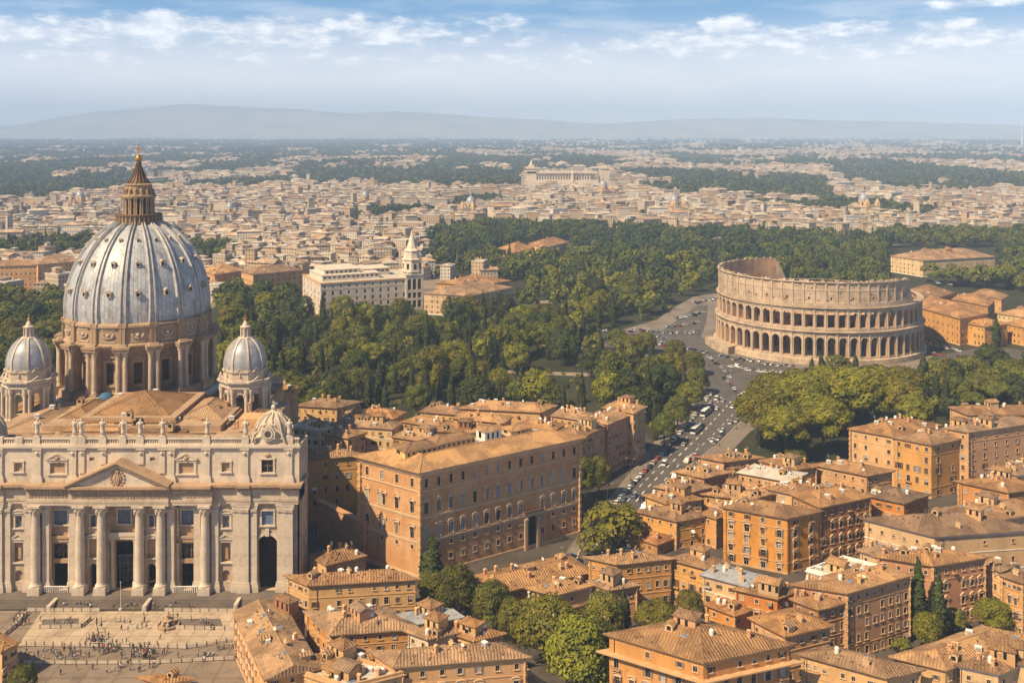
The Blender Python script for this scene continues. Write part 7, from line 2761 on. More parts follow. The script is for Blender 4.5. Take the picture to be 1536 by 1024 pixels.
rest = [(x, y, tz(x, y), kd, lf, s) for _, x, y, kd, lf, s, _w in cand[NIND:]]
scatter_mesh('woods', rest, (64, 1.0))

# ---- the city plain
FAR_WOODS = [[(430, 262), (600, 255), (790, 262), (780, 292), (640, 288), (500, 280)], [(-100, 248), (150, 240), (260, 246), (250, 262), (160, 300), (-100, 312)], [(915, 262), (1100, 258), (1240, 264), (1250, 296), (1120, 302), (1010, 302), (930, 286)],
             [(1250, 240), (1600, 234), (1600, 284), (1400, 292), (1250, 272)], [(250, 244), (520, 236), (520, 250), (300, 262)], [(700, 236), (900, 240), (980, 250), (900, 262), (780, 262)], [(1000, 236), (1240, 238), (1200, 250), (1010, 250)]]
FWW = [[tuple(G(*p).xy) for p in q] for q in FAR_WOODS]
TREEW = [[tuple(G(*p).xy) for p in z[0]] for z in ZONES]
OPENW = [[tuple(G(*p).xy) for p in q] for q in [PARK]]


def treed(x, y):
    if y > 1700:
        n_ = noise.noise((x / 420.0, y / 800.0, 11.0)) + .5 * noise.noise((x / 130.0, y / 220.0, 2.0))
        for q in FWW:
            if in_poly(x, y, q):
                return n_ > -.28
        left = smooth(250, -500, x * 3000 / y)          # the plain is greener on the dome's side
        return n_ > (.50 if y < 2700 else .34 - .42 * left if y < 4200 else .26 - .50 * left if y < 7000 else .12 - .30 * left)
    return False


houses = []
rc = random.Random(123)
y = 800.0
while y < 15500:
    sp = 18 + max(0, y - 900) * .0068
    dep = sp * (1.05 if y < 2500 else 1.5 if y < 6000 else 2.3)
    hw = y * .62 + 40
    nx = int(2 * hw / sp)
    sh = rc.uniform(-1, 1) * sp
    for i in range(nx):
        x = -hw + (i + .5) * sp + sh + rc.uniform(-.3, .3) * sp
        yy = y + rc.uniform(-.35, .35) * dep
        px = 768 + F * x / yy
        gy = 200 + F * H / yy
        if abs(px - 768) > 930:
            continue
        if yy < 1750:
            if any(in_poly(x, yy, q) for q in TREEW) or in_poly(x, yy, OPENW[0]) or any(in_poly(x, yy, q) for q in ROADW):
                continue
            if gy > 452 and px < 640:
                continue
        if any(a - 8 < x < b_ + 8 and c - 8 < yy < d + 8 for a, b_, c, d in HBOX):
            continue
        if abs(x - MON.x) < 210 and -90 < yy - MON.y < 60:
            continue
        if treed(x, yy):
            houses.append((x, yy, None))
            continue
        street = abs(noise.noise((x / 200.0, yy / 260.0, 21.0)))
        if street < .045 or rc.random() < .06:
            continue
        big = rc.random() < .2
        a_ = rc.uniform(.55, .95) * sp * (1.7 if big else 1.0)
        b_ = rc.uniform(.5, .85) * min(dep, sp * 1.2) * (1.1 if big else 1)
        if yy > 5000:
            a_, b_ = a_ * .8, b_ * .7
        hgt = rc.uniform(9, 22) * (1.15 if big else 1) + (rc.uniform(0, 8) if yy > 2500 and rc.random() < .3 else 0)
        rot = .5 * noise.noise((x / 500.0, yy / 700.0, 7.0)) + (rc.choice([0, 0, 0, .5, -.4]))
        houses.append((x, yy, (a_, b_, hgt, rot, rc.randrange(5), rc.choice([0, 1, 1, 2, 3, 3]), rc.random())))
    y += dep
built = [h_ for h_ in houses if h_[2]]
built.sort(key=lambda h_: -(h_[2][0] * h_[2][2]) / h_[1] ** 2 + (9 if abs(h_[0] * F / h_[1]) > 760 else 0))
NHOUSE = 290 - len(N) - 2
# a few domed churches stand out of the roofs
CHURCH = []
for px, py, s_ in ((236, 358, 1.0), (345, 336, .9), (548, 318, 1.0), (706, 332, 1.1), (1012, 330, 1.1), (1296, 330, 1.2), (120, 322, 1.1), (905, 306, 1.2)):
    p = G(px, py)
    o = thing('church', 'x', 'church', (p.x, p.y, tz(p.x, p.y)), rc.uniform(-.3, .3), 'domed churches of the city')
    o.scale = (s_, s_, s_)
    b = MB()
    b.prism([(-10, -22), (10, -22), (10, 24), (-10, 24)], -3, 19, 0)
    b.prism([(-20, -6), (20, -6), (20, 8), (-20, 8)], -3, 18.5, 0)
    b.build('nave', [FARW[0]], o)
    b = MB()
    hip(b, [(-10.8, -22.8), (10.8, -22.8), (10.8, 24.8), (-10.8, 24.8)], 19, .4, 0, True)
    hip(b, [(-20.8, -6.8), (20.8, -6.8), (20.8, 8.8), (-20.8, 8.8)], 18.5, .4, 0, True)
    b.build('roof', [FARR[0]], o)
    b = MB()
    b.lathe([(7.5, 18), (7.5, 27), (8.1, 27.3), (8.1, 28), (7.4, 28.2)], 16, (0, 1))
    for k in range(8):
        a = k * math.pi / 4
        b.box((7.4 * math.cos(a), 1 + 7.4 * math.sin(a), 20), (.5, 2.0, 5.5), a, 1)
    b.build('drum', [MT['cream'], MT['dark']], o)
    b = MB()
    b.lathe([(7.4, 28.2), (7.2, 31), (6.1, 34), (4.2, 36.4), (1.6, 37.8), (1.4, 40.5), (1.7, 40.8), (.2, 43.5)], 20, (0, 1))
    b.build('dome', [LEAD_C], o, smooth=True)
    for sx in (-1, 1):
        b = MB()
        b.box((sx * 8, -20, 0), (5, 5, 27))
        b.box((sx * 8, -20, 27), (4, 4, 5), 0, 0, .3)
        b.build('bell_tower', [MT['cream']], o)
    CHURCH.append((o, 'small domed church'))
CH2D = [(o.location.x, o.location.y) for o, _ in CHURCH]
rank_labels(CHURCH, 'amid the city roofs', 4)
built = [h_ for h_ in built if not any(abs(h_[0] - a) < 30 and abs(h_[1] - b_) < 34 for a, b_ in CH2D)]
WN = ['cream', 'sandy', 'ochre', 'pale', 'rosy']
RN = ['tiled', 'light-tiled', 'red-tiled', 'flat-roofed']
indiv = {}


def far_house(x, y, q):
    a_, b_, hg, rot, wi, ri, rnd = q
    o = thing('house', 'x', 'house', (x, y, tz(x, y)), rot)
    b = MB()
    sq_ = [(-a_ / 2, -b_ / 2), (a_ / 2, -b_ / 2), (a_ / 2, b_ / 2), (-a_ / 2, b_ / 2)]
    b.prism(sq_, -2, hg, 0)
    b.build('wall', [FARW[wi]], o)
    b = MB()
    if ri == 3:
        ring(b, sq_, hg - .3, hg + .9, .3)
        b.face([(*p, hg + .05) for p in sq_])
    else:
        hip(b, offset(sq_, .8), hg + .1, .34, 0, rnd < .3, .35)
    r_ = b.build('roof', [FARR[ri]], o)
    rr_ = random.Random(int(rnd * 1e6))
    for k in range(rr_.randrange(1, 4)):
        me, nm = rr_.choice(CLUTTER[:3])
        put(me, 'chimney', o, (rr_.uniform(-.3, .3) * a_, rr_.uniform(-.25, .25) * b_, hg + 1.6))
    if rnd > .55 and a_ > 14:
        b = MB()
        b.box((0, 0, 0), (a_ * .3, b_ * .45, 4.6))
        s_ = put(b.mesh('rooftop_room', [FARW[(wi + 1) % 5]]), 'rooftop_room', o, ((rnd - .75) * a_, 0, hg))
        b = MB()
        hip(b, offset([(-a_ * .15, -b_ * .22), (a_ * .15, -b_ * .22), (a_ * .15, b_ * .22), (-a_ * .15, b_ * .22)], .4), 4.65, .3, 0, False, .2)
        put(b.mesh('roof', [FARR[(ri + 1) % 3]]), 'roof', s_)
    return o


for x, y, q in built[:NHOUSE]:
    o = far_house(x, y, q)
    px = 768 + F * x / y
    zone = 'of roofs short of the dome' if px < 210 else 'between dome and white palace' if px < 470 else 'beyond the white palace' if px < 800 else 'beyond the far park'
    o['group'] = 'city houses ' + zone
    indiv.setdefault(zone, []).append((o, f"{'large ' if q[0] > 26 else ''}{WN[q[4]]} {RN[q[5]]} {'low' if q[2] < 15 else 'tall'} house"))
for zone, it in indiv.items():
    rank_labels(it, zone, 12)


def city_mesh(items):
    """walls, roofs and roof rooms of the far houses as one mesh"""
    V, F4, F3, M4, M3, U4, U3 = [], [], [], [], [], [], []
    base = 0
    q = random.Random(6)

    def add(x, y, z, a_, b_, z0, hg, rot, wm, rm, flat, slope=.34):
        nonlocal base
        ca, sa = math.cos(rot), math.sin(rot)
        ov = .7
        r_ = b_ / 2 * slope if a_ >= b_ else a_ / 2 * slope
        P_ = []
        for zz, e in ((z0, 0), (hg, 0), (hg, ov)):
            for sx, sy in ((-1, -1), (1, -1), (1, 1), (-1, 1)):
                X, Y = sx * (a_ / 2 + e), sy * (b_ / 2 + e)
                P_.append((x + X * ca - Y * sa, y + X * sa + Y * ca, z + zz + (.08 if e else 0)))
        if a_ >= b_:
            R_ = [(-(a_ - b_) / 2, 0), ((a_ - b_) / 2, 0)]
        else:
            R_ = [(0, -(b_ - a_) / 2), (0, (b_ - a_) / 2)]
        for X, Y in R_:
            P_.append((x + X * ca - Y * sa, y + X * sa + Y * ca, z + hg + (0 if flat else r_)))
        V.extend(P_)
        for i in range(4):
            j = (i + 1) % 4
            F4.append((base + i, base + j, base + 4 + j, base + 4 + i))
            L_ = a_ if i % 2 == 0 else b_
            h_ = hg - z0
            n_ = max(1, round(L_ / 3.3)) * 3.3
            U4.append(((0, 0), (n_, 0), (n_, h_), (0, h_)))
            M4.append(wm)
        if flat:
            F4.append((base + 8, base + 9, base + 10, base + 11))
            U4.append(((0, 0), (a_, 0), (a_, b_), (0, b_)))
            M4.append(5 + 3)
        else:
            if a_ >= b_:
                qd = [(8, 9, 13, 12), (10, 11, 12, 13)]
                tr = [(11, 8, 12), (9, 10, 13)]
            else:
                qd = [(9, 10, 13, 12), (11, 8, 12, 13)]
                tr = [(8, 9, 12), (10, 11, 13)]
            for f in qd:
                F4.append(tuple(base + k for k in f))
                U4.append(((0, 0), (a_, 0), (a_, b_ / 2), (0, b_ / 2)))
                M4.append(5 + rm)
            for f in tr:
                F3.append(tuple(base + k for k in f))
                U3.append(((0, 0), (b_, 0), (b_ / 2, b_ / 2)))
                M3.append(5 + rm)
        base += 14

    for x, y, (a_, b_, hg, rot, wi, ri, rnd) in items:
        z = tz(x, y)
        if rnd < .025 and y < 7000:
            add(x, y, z, q.uniform(6, 11), q.uniform(6, 10), -3, hg + q.uniform(8, 22), rot, wi, ri % 3, q.random() < .5)
        add(x, y, z, a_, b_, -3, hg, rot, wi, ri % 3, ri == 3, q.uniform(.2, .45))
        if rnd > .35 and y < 6000:
            ca, sa = math.cos(rot), math.sin(rot)
            dx, dy = q.uniform(-.25, .25) * a_, q.uniform(-.2, .2) * b_
            add(x + dx * ca - dy * sa, y + dx * sa + dy * ca, z, a_ * q.uniform(.2, .4), b_ * q.uniform(.3, .5), hg - 1, hg + q.uniform(2.5, 5), rot, q.randrange(5), q.randrange(3), q.random() < .3)
    F4a, F3a = np.array(F4), np.array(F3)
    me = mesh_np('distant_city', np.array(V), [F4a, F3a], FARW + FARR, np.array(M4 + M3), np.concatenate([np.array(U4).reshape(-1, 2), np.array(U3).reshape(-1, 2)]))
    return stuff(put(me, 'distant_city'))


# the town goes on past the frame: the same kind of houses, seen only from a step aside
edge = []
for py in (618, 640, 668, 702, 742, 790, 850, 925, 1010):
    for px in (1630, 1720, 1815, 1910):
        p = G(px + rc.uniform(-12, 12), py + rc.uniform(-6, 6))
        edge.append((p.x, p.y, (rc.uniform(17, 24), rc.uniform(13, 17), rc.uniform(14, 20), rc.uniform(-.2, .5), rc.choice([0, 1, 2, 2]), rc.choice([0, 1, 2]), rc.uniform(.1, .3))))
for py in (440, 470, 505, 545):
    for px in (1590, 1650, 1710, 1780, 1850):
        p = G(px, py)
        edge.append((p.x, p.y, (rc.uniform(18, 28), rc.uniform(14, 18), rc.uniform(12, 19), rc.uniform(-.3, .3), rc.choice([0, 1, 2]), rc.choice([0, 1, 2]), rc.uniform(.1, .3))))
edge = [e for e in edge if not any(a - 10 < e[0] < b_ + 10 and c - 9 < e[1] < d + 9 for a, b_, c, d in HBOX) and 768 + F * (e[0] - 16) / e[1] > 1540]
city_mesh(built[NHOUSE:] + edge)
fw = []
for x, y, q in houses:
    if q is None:
        n_ = 3 if y < 4000 else 2
        sp = 18 + (y - 900) * .0068
        for _ in range(n_):
            xx, yy = x + rc.uniform(-.6, .6) * sp, y + rc.uniform(-.8, .8) * sp
            s = rc.uniform(.8, 1.25) * (1 + max(0, y - 3000) / 5200)
            fw.append((xx, yy, tz(xx, yy) - 1.5, rc.choice(['round', 'round', 'pine']), rc.choice(['dark', 'bluish', 'mid']), s))
    elif rc.random() < (.35 if y < 2500 else .5) and y < 9000:
        a_ = rc.uniform(.5, .8) * 24
        fw.append((x + a_, y - a_ * rc.uniform(-.5, 1), tz(x, y), 'round', rc.choice(['dark', 'mid']), rc.uniform(.5, .8)))
scatter_mesh('far_woods', fw, (9, 2.9))
print('TREES', len(cand), 'far trees', len(fw), 'houses', len(built))

# hedges and lawns' shrubs in the park: low ground cover as one mass
hv = []
for _ in range(420):
    px, py = rt.uniform(340, 1060), rt.uniform(440, 640)
    p = G(px, py)
    if in_poly(px, py, ZONES[0][0]) and not any(in_poly(p.x, p.y, q) for q in ROADW):
        hv.append((p.x, p.y, -1.8, 'round', rt.choice(['mid', 'olive', 'dark', 'bright']), rt.uniform(.18, .4)))
scatter_mesh('undergrowth', hv, (30, 2.2))

# ------------------------------------------------------------------ cars
CARP = {k: material('car_paint_' + k, c, rough=.3, var=.05, spec=.6) for k, c in dict(white=(.72, .72, .70), silver=(.42, .43, .45), grey=(.16, .165, .175), black=(.02, .02, .022), blue=(.06, .11, .22), red=(.33, .04, .03), beige=(.45, .38, .28)).items()}
TYRE = material('tyre', (.02, .02, .02), var=.1)
LAMP_W = material('lamp_lens', (.65, .65, .62), rough=.2, var=.05)
LAMP_R = material('tail_lens', (.35, .02, .02), rough=.2, var=.05)


def car_mesh(kind, paint):
    """x forward, origin on the road"""
    b_ = MB()
    if kind == 'car':
        L, W, hb, ht = 4.2, 1.75, .86, 1.46
        prof = [(-2.1, .3), (-2.12, .75), (-1.95, .92), (-1.5, .96), (.75, .92), (1.6, .84), (2.05, .68), (2.1, .3)]
        cab = [(-1.85, .93), (-1.35, 1.42), (.15, 1.46), (.95, .91)]
    elif kind == 'van':
        L, W = 5.0, 1.95
        prof = [(-2.5, .35), (-2.5, 1.2), (1.5, 1.2), (2.2, 1.05), (2.45, .8), (2.5, .35)]
        cab = [(-2.45, 1.2), (-2.35, 2.2), (.95, 2.2), (1.75, 1.18)]
    else:
        L, W = 11.5, 2.5
        prof = [(-5.75, .4), (-5.75, 1.3), (5.7, 1.3), (5.75, .4)]
        cab = [(-5.7, 1.3), (-5.6, 3.0), (5.5, 3.0), (5.7, 1.3)]

    def extr(pr, w0, w1, m, lo=None):
        n = len(pr)
        for i in range(n):
            (xa, za), (xb, zb) = pr[i], pr[(i + 1) % n]
            wa = w1 if lo is not None and za > lo else w0
            wb = w1 if lo is not None and zb > lo else w0
            b_.face([(xa, -wa / 2, za), (xb, -wb / 2, zb), (xb, wb / 2, zb), (xa, wa / 2, za)], m(i, za, zb) if callable(m) else m)
        for s in (-1, 1):
            b_.face([(x, s * (w1 if lo is not None and z > lo else w0) / 2, z) for x, z in pr], m(-1, 0, 0) if callable(m) else m)
    extr(prof, W, W, 0)
    zt = cab[1][1]
    extr(cab, W * .96, W * .80 if kind == 'car' else W * .92, lambda i, za, zb: 0 if i == 1 else 1, lo=cab[0][1] + .05)
    if kind != 'car':
        for s in (-1, 1):
            b_.box((-.6 if kind == 'van' else 0, s * W * .475, cab[0][1] + .05), (L * (.45 if kind == 'van' else .02), .05, .9), 0, 0)
    wx = (1.3, -1.3) if kind != 'bus' else (3.7, -3.7)
    wr = .33 if kind != 'bus' else .48
    for x in wx:
        for s in (-1, 1):
            n = 10
            for i in range(n):
                t0, t1 = 2 * math.pi * i / n, 2 * math.pi * (i + 1) / n
                P_ = lambda t_, y_: (x + wr * math.cos(t_), y_, wr + wr * math.sin(t_))
                yo, yi = s * (W / 2 + .02), s * (W / 2 - .2)
                b_.face([P_(t0, yo), P_(t1, yo), P_(t1, yi), P_(t0, yi)], 2)
                b_.face([(x, yo, wr), P_(t0, yo), P_(t1, yo)], 2)
    for s in (-1, 1):
        b_.box((L / 2 - .04, s * W * .36, .58), (.1, .34, .16), 0, 3)
        b_.box((-L / 2 + .02, s * W * .38, .7), (.1, .24, .2), 0, 4)
    return b_.mesh({'car': 'car', 'van': 'van', 'bus': 'bus'}[kind], [CARP[paint], MT['glass'], TYRE, LAMP_W, LAMP_R])


CMESH = {}
CARS = {}
rcar = random.Random(31)
occupied = []


def car(kind, paint, x, y, rz, zone):
    for a, b_ in occupied:
        if abs(a - x) < 3.4 and abs(b_ - y) < 2.3:
            return None
    if any(in_poly(x, y, q) for q in HOUSES2D):
        return None
    if ((x - AX) / (RA + 5)) ** 2 + ((y - AYC) / (RB + 5)) ** 2 < 1:
        return None
    occupied.append((x, y))
    if (kind, paint) not in CMESH:
        CMESH[(kind, paint)] = car_mesh(kind, paint)
    o = put(CMESH[(kind, paint)], {'car': 'car', 'van': 'van', 'bus': 'bus'}[kind], None, (x, y, .26), rz)
    tag(o, 'x', kind, 'cars ' + zone)
    CARS.setdefault(zone, []).append((o, f'{paint} {kind}'))
    return o


def pick():
    return rcar.choice(['white', 'white', 'silver', 'silver', 'grey', 'black', 'blue', 'white', 'grey', 'beige', 'silver', 'black', 'red'])


PL, PRt = [G(*p) for p in ROAD_L[:8]], [G(*p) for p in ROAD_R[:8]]
for q, step, prob, zone, flip in ((.07, 5.6, .93, 'parked along the palazzo kerb of the avenue', 0), (.16, 8.5, .35, 'driving in the palazzo lane of the avenue', 0), (.38, 14, .3, 'in the middle lanes of the avenue', 0), (.62, 15, .28, 'in the middle lanes of the avenue', 1), (.86, 8, .5, 'along the pine side of the avenue', 1), (.94, 6.0, .75, 'along the pine side of the avenue', 1)):
    Pq = [a.lerp(b_, q) for a, b_ in zip(PL, PRt)]
    L = sum((b_ - a).length for a, b_ in zip(Pq, Pq[1:]))
    s = 4.0
    while s < L - 3:
        if rcar.random() < prob:
            p, d = lerp_path(Pq, s / L)
            car('van' if rcar.random() < .12 else 'car', pick(), p.x + rcar.uniform(-.3, .3), p.y, math.atan2(d.y, d.x) + (math.pi if flip else 0) + rcar.uniform(-.05, .05), zone)
        s += step * rcar.uniform(.9, 1.3)
for px, py, kd, pt_ in ((1044, 648, 'bus', 'white'), (1030, 668, 'van', 'white'), (1058, 622, 'bus', 'white'), (1075, 600, 'van', 'white')):
    p = G(px, py)
    car(kd, pt_, p.x, p.y, 1.1, 'in the middle lanes of the avenue')
# rows of cars and coaches round the arena and on the square beside it
for pa, pb, n, zone in (((775, 862), (868, 832), 11, 'at the foot of the brick palazzo'), ((800, 866), (872, 848), 8, 'at the foot of the brick palazzo'), ((1095, 566), (1060, 535), 9, 'at the avenue mouth'), ((1110, 596), (1085, 568), 9, 'at the avenue mouth'), ((1068, 548), (1200, 566), 16, 'on the square before the arena'), ((1080, 535), (1190, 552), 17, 'on the square before the arena'),
                        ((1125, 578), (1190, 584), 6, 'on the square before the arena'), ((1200, 556), (1380, 552), 24, 'parked in the row at the arena foot'), ((1230, 566), (1390, 560), 16, 'parked in the row at the arena foot'), ((1010, 522), (1060, 530), 10, 'on the square before the arena'),
                        ((900, 514), (1000, 520), 26, 'on the car park beside the arena'), ((905, 506), (1000, 508), 26, 'on the car park beside the arena'), ((905, 499), (990, 497), 22, 'on the car park beside the arena'), ((985, 500), (1050, 500), 18, 'on the car park beside the arena'), ((1000, 490), (1052, 486), 12, 'on the car park beside the arena'), ((1014, 478), (1056, 470), 10, 'on the car park beside the arena'),
                        ((1040, 455), (1075, 450), 8, 'on the car park beside the arena'), ((1385, 515), (1440, 528), 14, 'by the ochre hall'), ((1390, 532), (1470, 540), 12, 'by the ochre hall'), ((1390, 424), (1440, 428), 6, 'by the ochre hall')):
    base = math.atan2(G(*pb).y - G(*pa).y, G(*pb).x - G(*pa).x) + rcar.choice([0, 0, 1.35])
    for i in range(n):
        f_ = (i + rcar.uniform(.1, .9)) / n
        p = G(pa[0] + (pb[0] - pa[0]) * f_, pa[1] + (pb[1] - pa[1]) * f_ + rcar.uniform(-2, 2))
        car('van' if rcar.random() < .1 else 'car', pick(), p.x, p.y, base + rcar.choice([0, 0, math.pi]) + rcar.uniform(-.1, .1), zone)
print('CARS', sum(1 for z in CARS.values() for o, l in z if 'car' in l), 'TREES', n_have + NIND)
for zone, it in CARS.items():
    rank_labels(it, zone, 16)
# street lamps of the avenue
LAMPS = []
b = MB()
b.lathe([(.32, 0), (.3, .9), (.13, 1.1), (.09, 8.6)], 8)
b.tube([(0, 0, 8.5), (.5, 0, 9.2), (1.7, 0, 9.4)], .06, 5)
b.tube([(0, 0, 8.5), (-.5, 0, 9.2), (-1.7, 0, 9.4)], .06, 5)
LPM = b.mesh('post', [MT['bronze']])
b = MB()
for s in (-1, 1):
    b.box((s * 1.8, 0, 9.25), (.8, .35, .16))
LHM = b.mesh('lamp_head', [MT['grey']])
for q in (.0, 1.0):
    for i in range(8):
        p, d = lerp_path([a.lerp(b_, q) for a, b_ in zip(PL, PRt)], (i + .6) / 8.4)
        nrm = Vector((-d.y, d.x, 0)) * (1.6 if q == 0 else -1.6)
        p = p + nrm
        if any(in_poly(p.x, p.y, z) for z in HOUSES2D):
            continue
        o = thing('street_lamp', 'x', 'street lamp', (p.x, p.y, .2), math.atan2(d.y, d.x) + math.pi / 2, 'street lamps of the avenue')
        put(LPM, 'post', o)
        put(LHM, 'lamp_head', o)
        LAMPS.append((o, 'two-armed dark street lamp'))
rank_labels(LAMPS, 'along the avenue', 4)

# ------------------------------------------------------------------ the piazza: barriers, fountain, people
def barrier(label, pts, hgt=1.15, name='barrier', mat='stone_pale'):
    P_ = [G(*p) for p in pts]
    c_ = P_[0].copy()
    o = thing(name, label, 'barrier', (c_.x, c_.y, .2), 0, 'barriers on the piazza')
    b_ = MB()
    L = 0
    for p, q in zip(P_, P_[1:]):
        d_ = (q - p)
        n = max(1, int(d_.length / 2.6))
        a_ = math.atan2(d_.y, d_.x)
        for i in range(n):
            m_ = p.lerp(q, (i + .5) / n) - c_
            b_.box((m_.x, m_.y, .2), (d_.length / n - .25, .1, .75), a_, 0)
            b_.box((m_.x, m_.y, hgt - .1), (d_.length / n, .16, .12), a_, 0)
    b_.build('rail', [MT[mat]], o)
    b_ = MB()
    k = 0
    for p, q in zip(P_, P_[1:]):
        n = max(1, int((q - p).length / 2.6))
        for i in range(n + 1):
            m_ = p.lerp(q, i / n) - c_
            if k < 100:
                b_.box((m_.x, m_.y, 0), (.22, .22, hgt + .15), 0, 0)
            k += 1
    b_.build('post', [MT['bronze']], o)
    return o


barrier('low pale barrier just below the basilica steps, dome side', [(40, 918), (150, 918)])
barrier('low pale barrier just below the basilica steps, palazzo side', [(246, 918), (354, 919)])
barrier('pale barrier round the dome-side grey paving panel', [(60, 944), (122, 942), (136, 930)])
barrier('pale barrier round the palazzo-side grey paving panel', [(262, 944), (352, 946)])
barrier('long low wall along the near edge of the pale paving', [(26, 970), (120, 971), (210, 972), (280, 974), (354, 963)], 1.4)
barrier('slanted low wall leading to the steps at the frame edge', [(2, 958), (26, 938), (40, 922)], 1.3)
barrier('thin barrier crossing the grey foot of the piazza', [(34, 996), (130, 997), (240, 996), (352, 990)], 1.0)
# fountain with its group of figures
p = G(252, 940)
o = thing('fountain', 'small stone fountain with a carved group on the pale paving', 'fountain', (p.x, p.y, .28))
b = MB()
b.lathe([(3.2, 0), (3.3, .7), (2.9, .75), (2.8, .4), (.9, .4), (.8, 1.6), (1.7, 2.0), (1.6, 2.2), (.5, 2.2), (.45, 3.2), (.9, 3.5), (.3, 3.6), (.2, 4.4), (0, 4.6)], 16)
b.build('basin', [MT['stone_warm']], o)
b = MB()
for k in range(5):
    a = k * 1.26
    b.lathe([(.4, .4), (.5, 1.0), (.3, 1.6), (.2, 1.75), (.25, 2.0), (0, 2.2)], 7, (1.5 * math.cos(a), 1.5 * math.sin(a)))
b.build('carved_group', [MT['stone']], o)
p = G(181, 915)
o = thing('flagpole', 'thin bare pole standing on the steps before the central door', 'pole', (p.x, p.y, .2))
b = MB()
b.tube([(0, 0, 0), (0, 0, 8.5)], .1, 6, 0, .05)
b.sphere((0, 0, 8.6), .16)
b.build('shaft', [MT['white']], o)
b = MB()
b.lathe([(.6, 0), (.55, .4), (.2, .5)], 8)
b.build('base', [SP], o)

SKIN = material('skin', (.42, .25, .17), var=.1)
HAIR = {k: material('hair_' + k, c, var=.1) for k, c in dict(dark=(.02, .015, .012), brown=(.09, .05, .03), fair=(.35, .24, .12)).items()}
CLOTH = {k: material('cloth_' + k, c, var=.12) for k, c in {'black': (.018, .018, .02), 'dark blue': (.03, .045, .10), 'white': (.68, .66, .62), 'grey': (.18, .18, .18), 'red': (.36, .05, .04), 'tan': (.38, .27, .16), 'pale blue': (.28, .38, .50), 'brown': (.12, .07, .04)}.items()}


def person_mesh(k):
    r_ = random.Random(k)
    st = (.28, .16, .0, .34)[k % 4]           # stride
    sw = (.22, -.15, .05, .3)[k % 4]
    J = [(0, 0, .93, .145, .11), (0, 0, 1.12, .13, .095), (0, .01, 1.36, .165, .105), (0, .01, 1.50, .062, .062), (0, -.015, 1.59, .075, .085), (0, -.01, 1.68, .085, .098), (0, 0, 1.75, .055, .065),
         (.17, .01, 1.42, .058, .055), (.235, sw * .5, 1.14, .045, .045), (.24, -abs(sw) - .06, .92, .034, .036), (.245, -abs(sw) - .11, .83, .03, .04),
         (-.17, .01, 1.42, .058, .055), (-.235, -sw * .5, 1.14, .045, .045), (-.24, sw * .6 - .08, .90, .034, .036), (-.245, sw * .6 - .12, .81, .03, .04),
         (.095, 0, .84, .095, .095), (.10, -st * .5, .48, .066, .068), (.10, -st * .75, .09, .042, .045), (.11, -st * .75 - .13, .04, .04, .03),
         (-.095, 0, .84, .095, .095), (-.10, st * .3, .48, .066, .068), (-.10, st * .95, .10, .042, .045), (-.11, st * .95 - .12, .04, .04, .03)]
    E = [(0, 1), (1, 2), (2, 3), (3, 4), (4, 5), (5, 6), (2, 7), (7, 8), (8, 9), (9, 10), (2, 11), (11, 12), (12, 13), (13, 14), (0, 15), (15, 16), (16, 17), (17, 18), (0, 19), (19, 20), (20, 21), (21, 22)]
    me = skin_mesh('body', J, E)
    idx = []
    for f in me.polygons:
        c_ = f.center
        ax = abs(c_.x)
        if c_.z > 1.49:
            m = 0
        elif ax > .2 and c_.z < .96:
            m = 0
        elif c_.z > .92:
            m = 1
        elif c_.z > .1:
            m = 2
        else:
            m = 3
        idx.append(m)
    me.polygons.foreach_set('material_index', idx)
    return me


PBASE = [person_mesh(k) for k in range(4)]
b = MB()
b.lathe([(.1, 1.60), (.108, 1.68), (.095, 1.76), (.05, 1.805), (0, 1.815)], 9, (0, .02), 0, 0, 2 * math.pi, .95, 1.1)
HMESH = {k: b.mesh('hair', [HAIR[k]], smooth=True) for k in HAIR}
PCACHE = {}
PEOPLE = {}
rp = random.Random(19)
rtop = ['black', 'dark blue', 'white', 'grey', 'red', 'tan', 'pale blue', 'white', 'black', 'dark blue']
rleg = ['black', 'dark blue', 'grey', 'tan', 'black', 'brown']


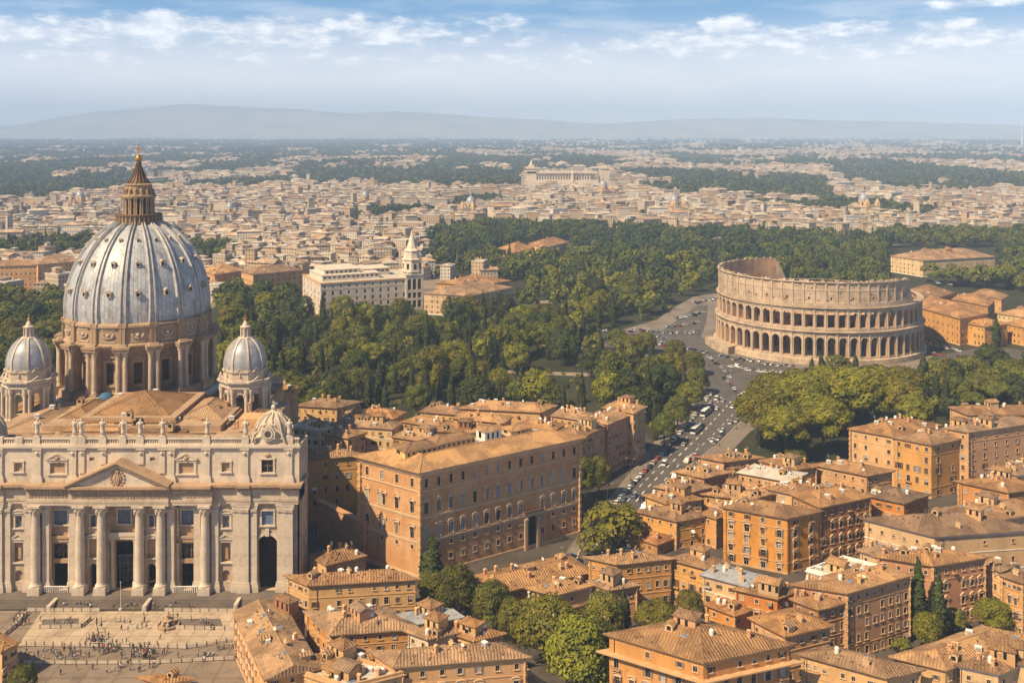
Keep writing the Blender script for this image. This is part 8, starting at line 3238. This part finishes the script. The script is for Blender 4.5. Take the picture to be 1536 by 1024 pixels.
def person(x, y, z, zone):
    top, leg, k, hr = rp.choice(rtop), rp.choice(rleg), rp.randrange(4), rp.choice(list(HAIR))
    if (top, leg, k) not in PCACHE:
        me = PBASE[k].copy()
        me.name = 'body'
        for m in (SKIN, CLOTH[top], CLOTH[leg], CLOTH['black']):
            me.materials.append(m)
        PCACHE[(top, leg, k)] = me
    o = thing('person', 'x', 'person', (x, y, z), rp.uniform(0, 6.28), 'people ' + zone)
    s = rp.uniform(.94, 1.08)
    o.scale = (s * 1.12, s * 1.12, s * 1.04)
    put(PCACHE[(top, leg, k)], 'body', o)
    put(HMESH[hr], 'hair', o)
    PEOPLE.setdefault(zone, []).append((o, f'person, {top} top, {leg} trousers'))


for cx, cy, sx, sy, n, zone in ((35, 932, 12, 9, 14, 'by the slanted wall'), (185, 975, 48, 9, 54, 'in the piazza crowd'), (145, 962, 14, 9, 32, 'in the piazza crowd'), (215, 985, 22, 6, 38, 'in the piazza crowd'), (90, 985, 40, 8, 34, 'at the piazza foot'),
                                (180, 1005, 70, 9, 16, 'at the piazza foot'), (290, 985, 32, 5, 8, 'at the piazza foot'), (252, 935, 12, 8, 10, 'round the fountain'), (110, 912, 60, 3, 14, 'below the basilica steps'), (230, 912, 60, 3, 10, 'below the basilica steps'),
                                (90, 936, 40, 5, 9, 'on the pale paving'), (190, 940, 60, 12, 20, 'on the pale paving'), (310, 940, 25, 6, 8, 'on the pale paving'), (330, 976, 15, 3, 4, 'at the piazza foot')):
    for _ in range(n):
        px, py = rp.gauss(cx, sx * .6), rp.gauss(cy, sy * .6)
        if not (-5 < px < 348 and 909 < py < 1040):
            continue
        p = G(px, py)
        if any(in_poly(p.x, p.y, q) for q in HOUSES2D):
            continue
        person(p.x, p.y, .29 if 918 < py < 970 else .2, zone)
for cx, cy, sx, sy, n, zone in ((1085, 548, 40, 8, 8, 'before the arena'), (1030, 500, 30, 12, 6, 'beside the arena'), (1150, 556, 60, 4, 4, 'before the arena')):
    for _ in range(n):
        px, py = rp.gauss(cx, sx * .6), rp.gauss(cy, sy * .6)
        p = G(px, py)
        if ((p.x - AX) / (RA + 4)) ** 2 + ((p.y - AYC) / (RB + 4)) ** 2 < 1:
            continue
        person(p.x, p.y, .25, zone)
print('PEOPLE', sum(len(z) for z in PEOPLE.values()))
for zone, it in PEOPLE.items():
    rank_labels(it, zone, 14)
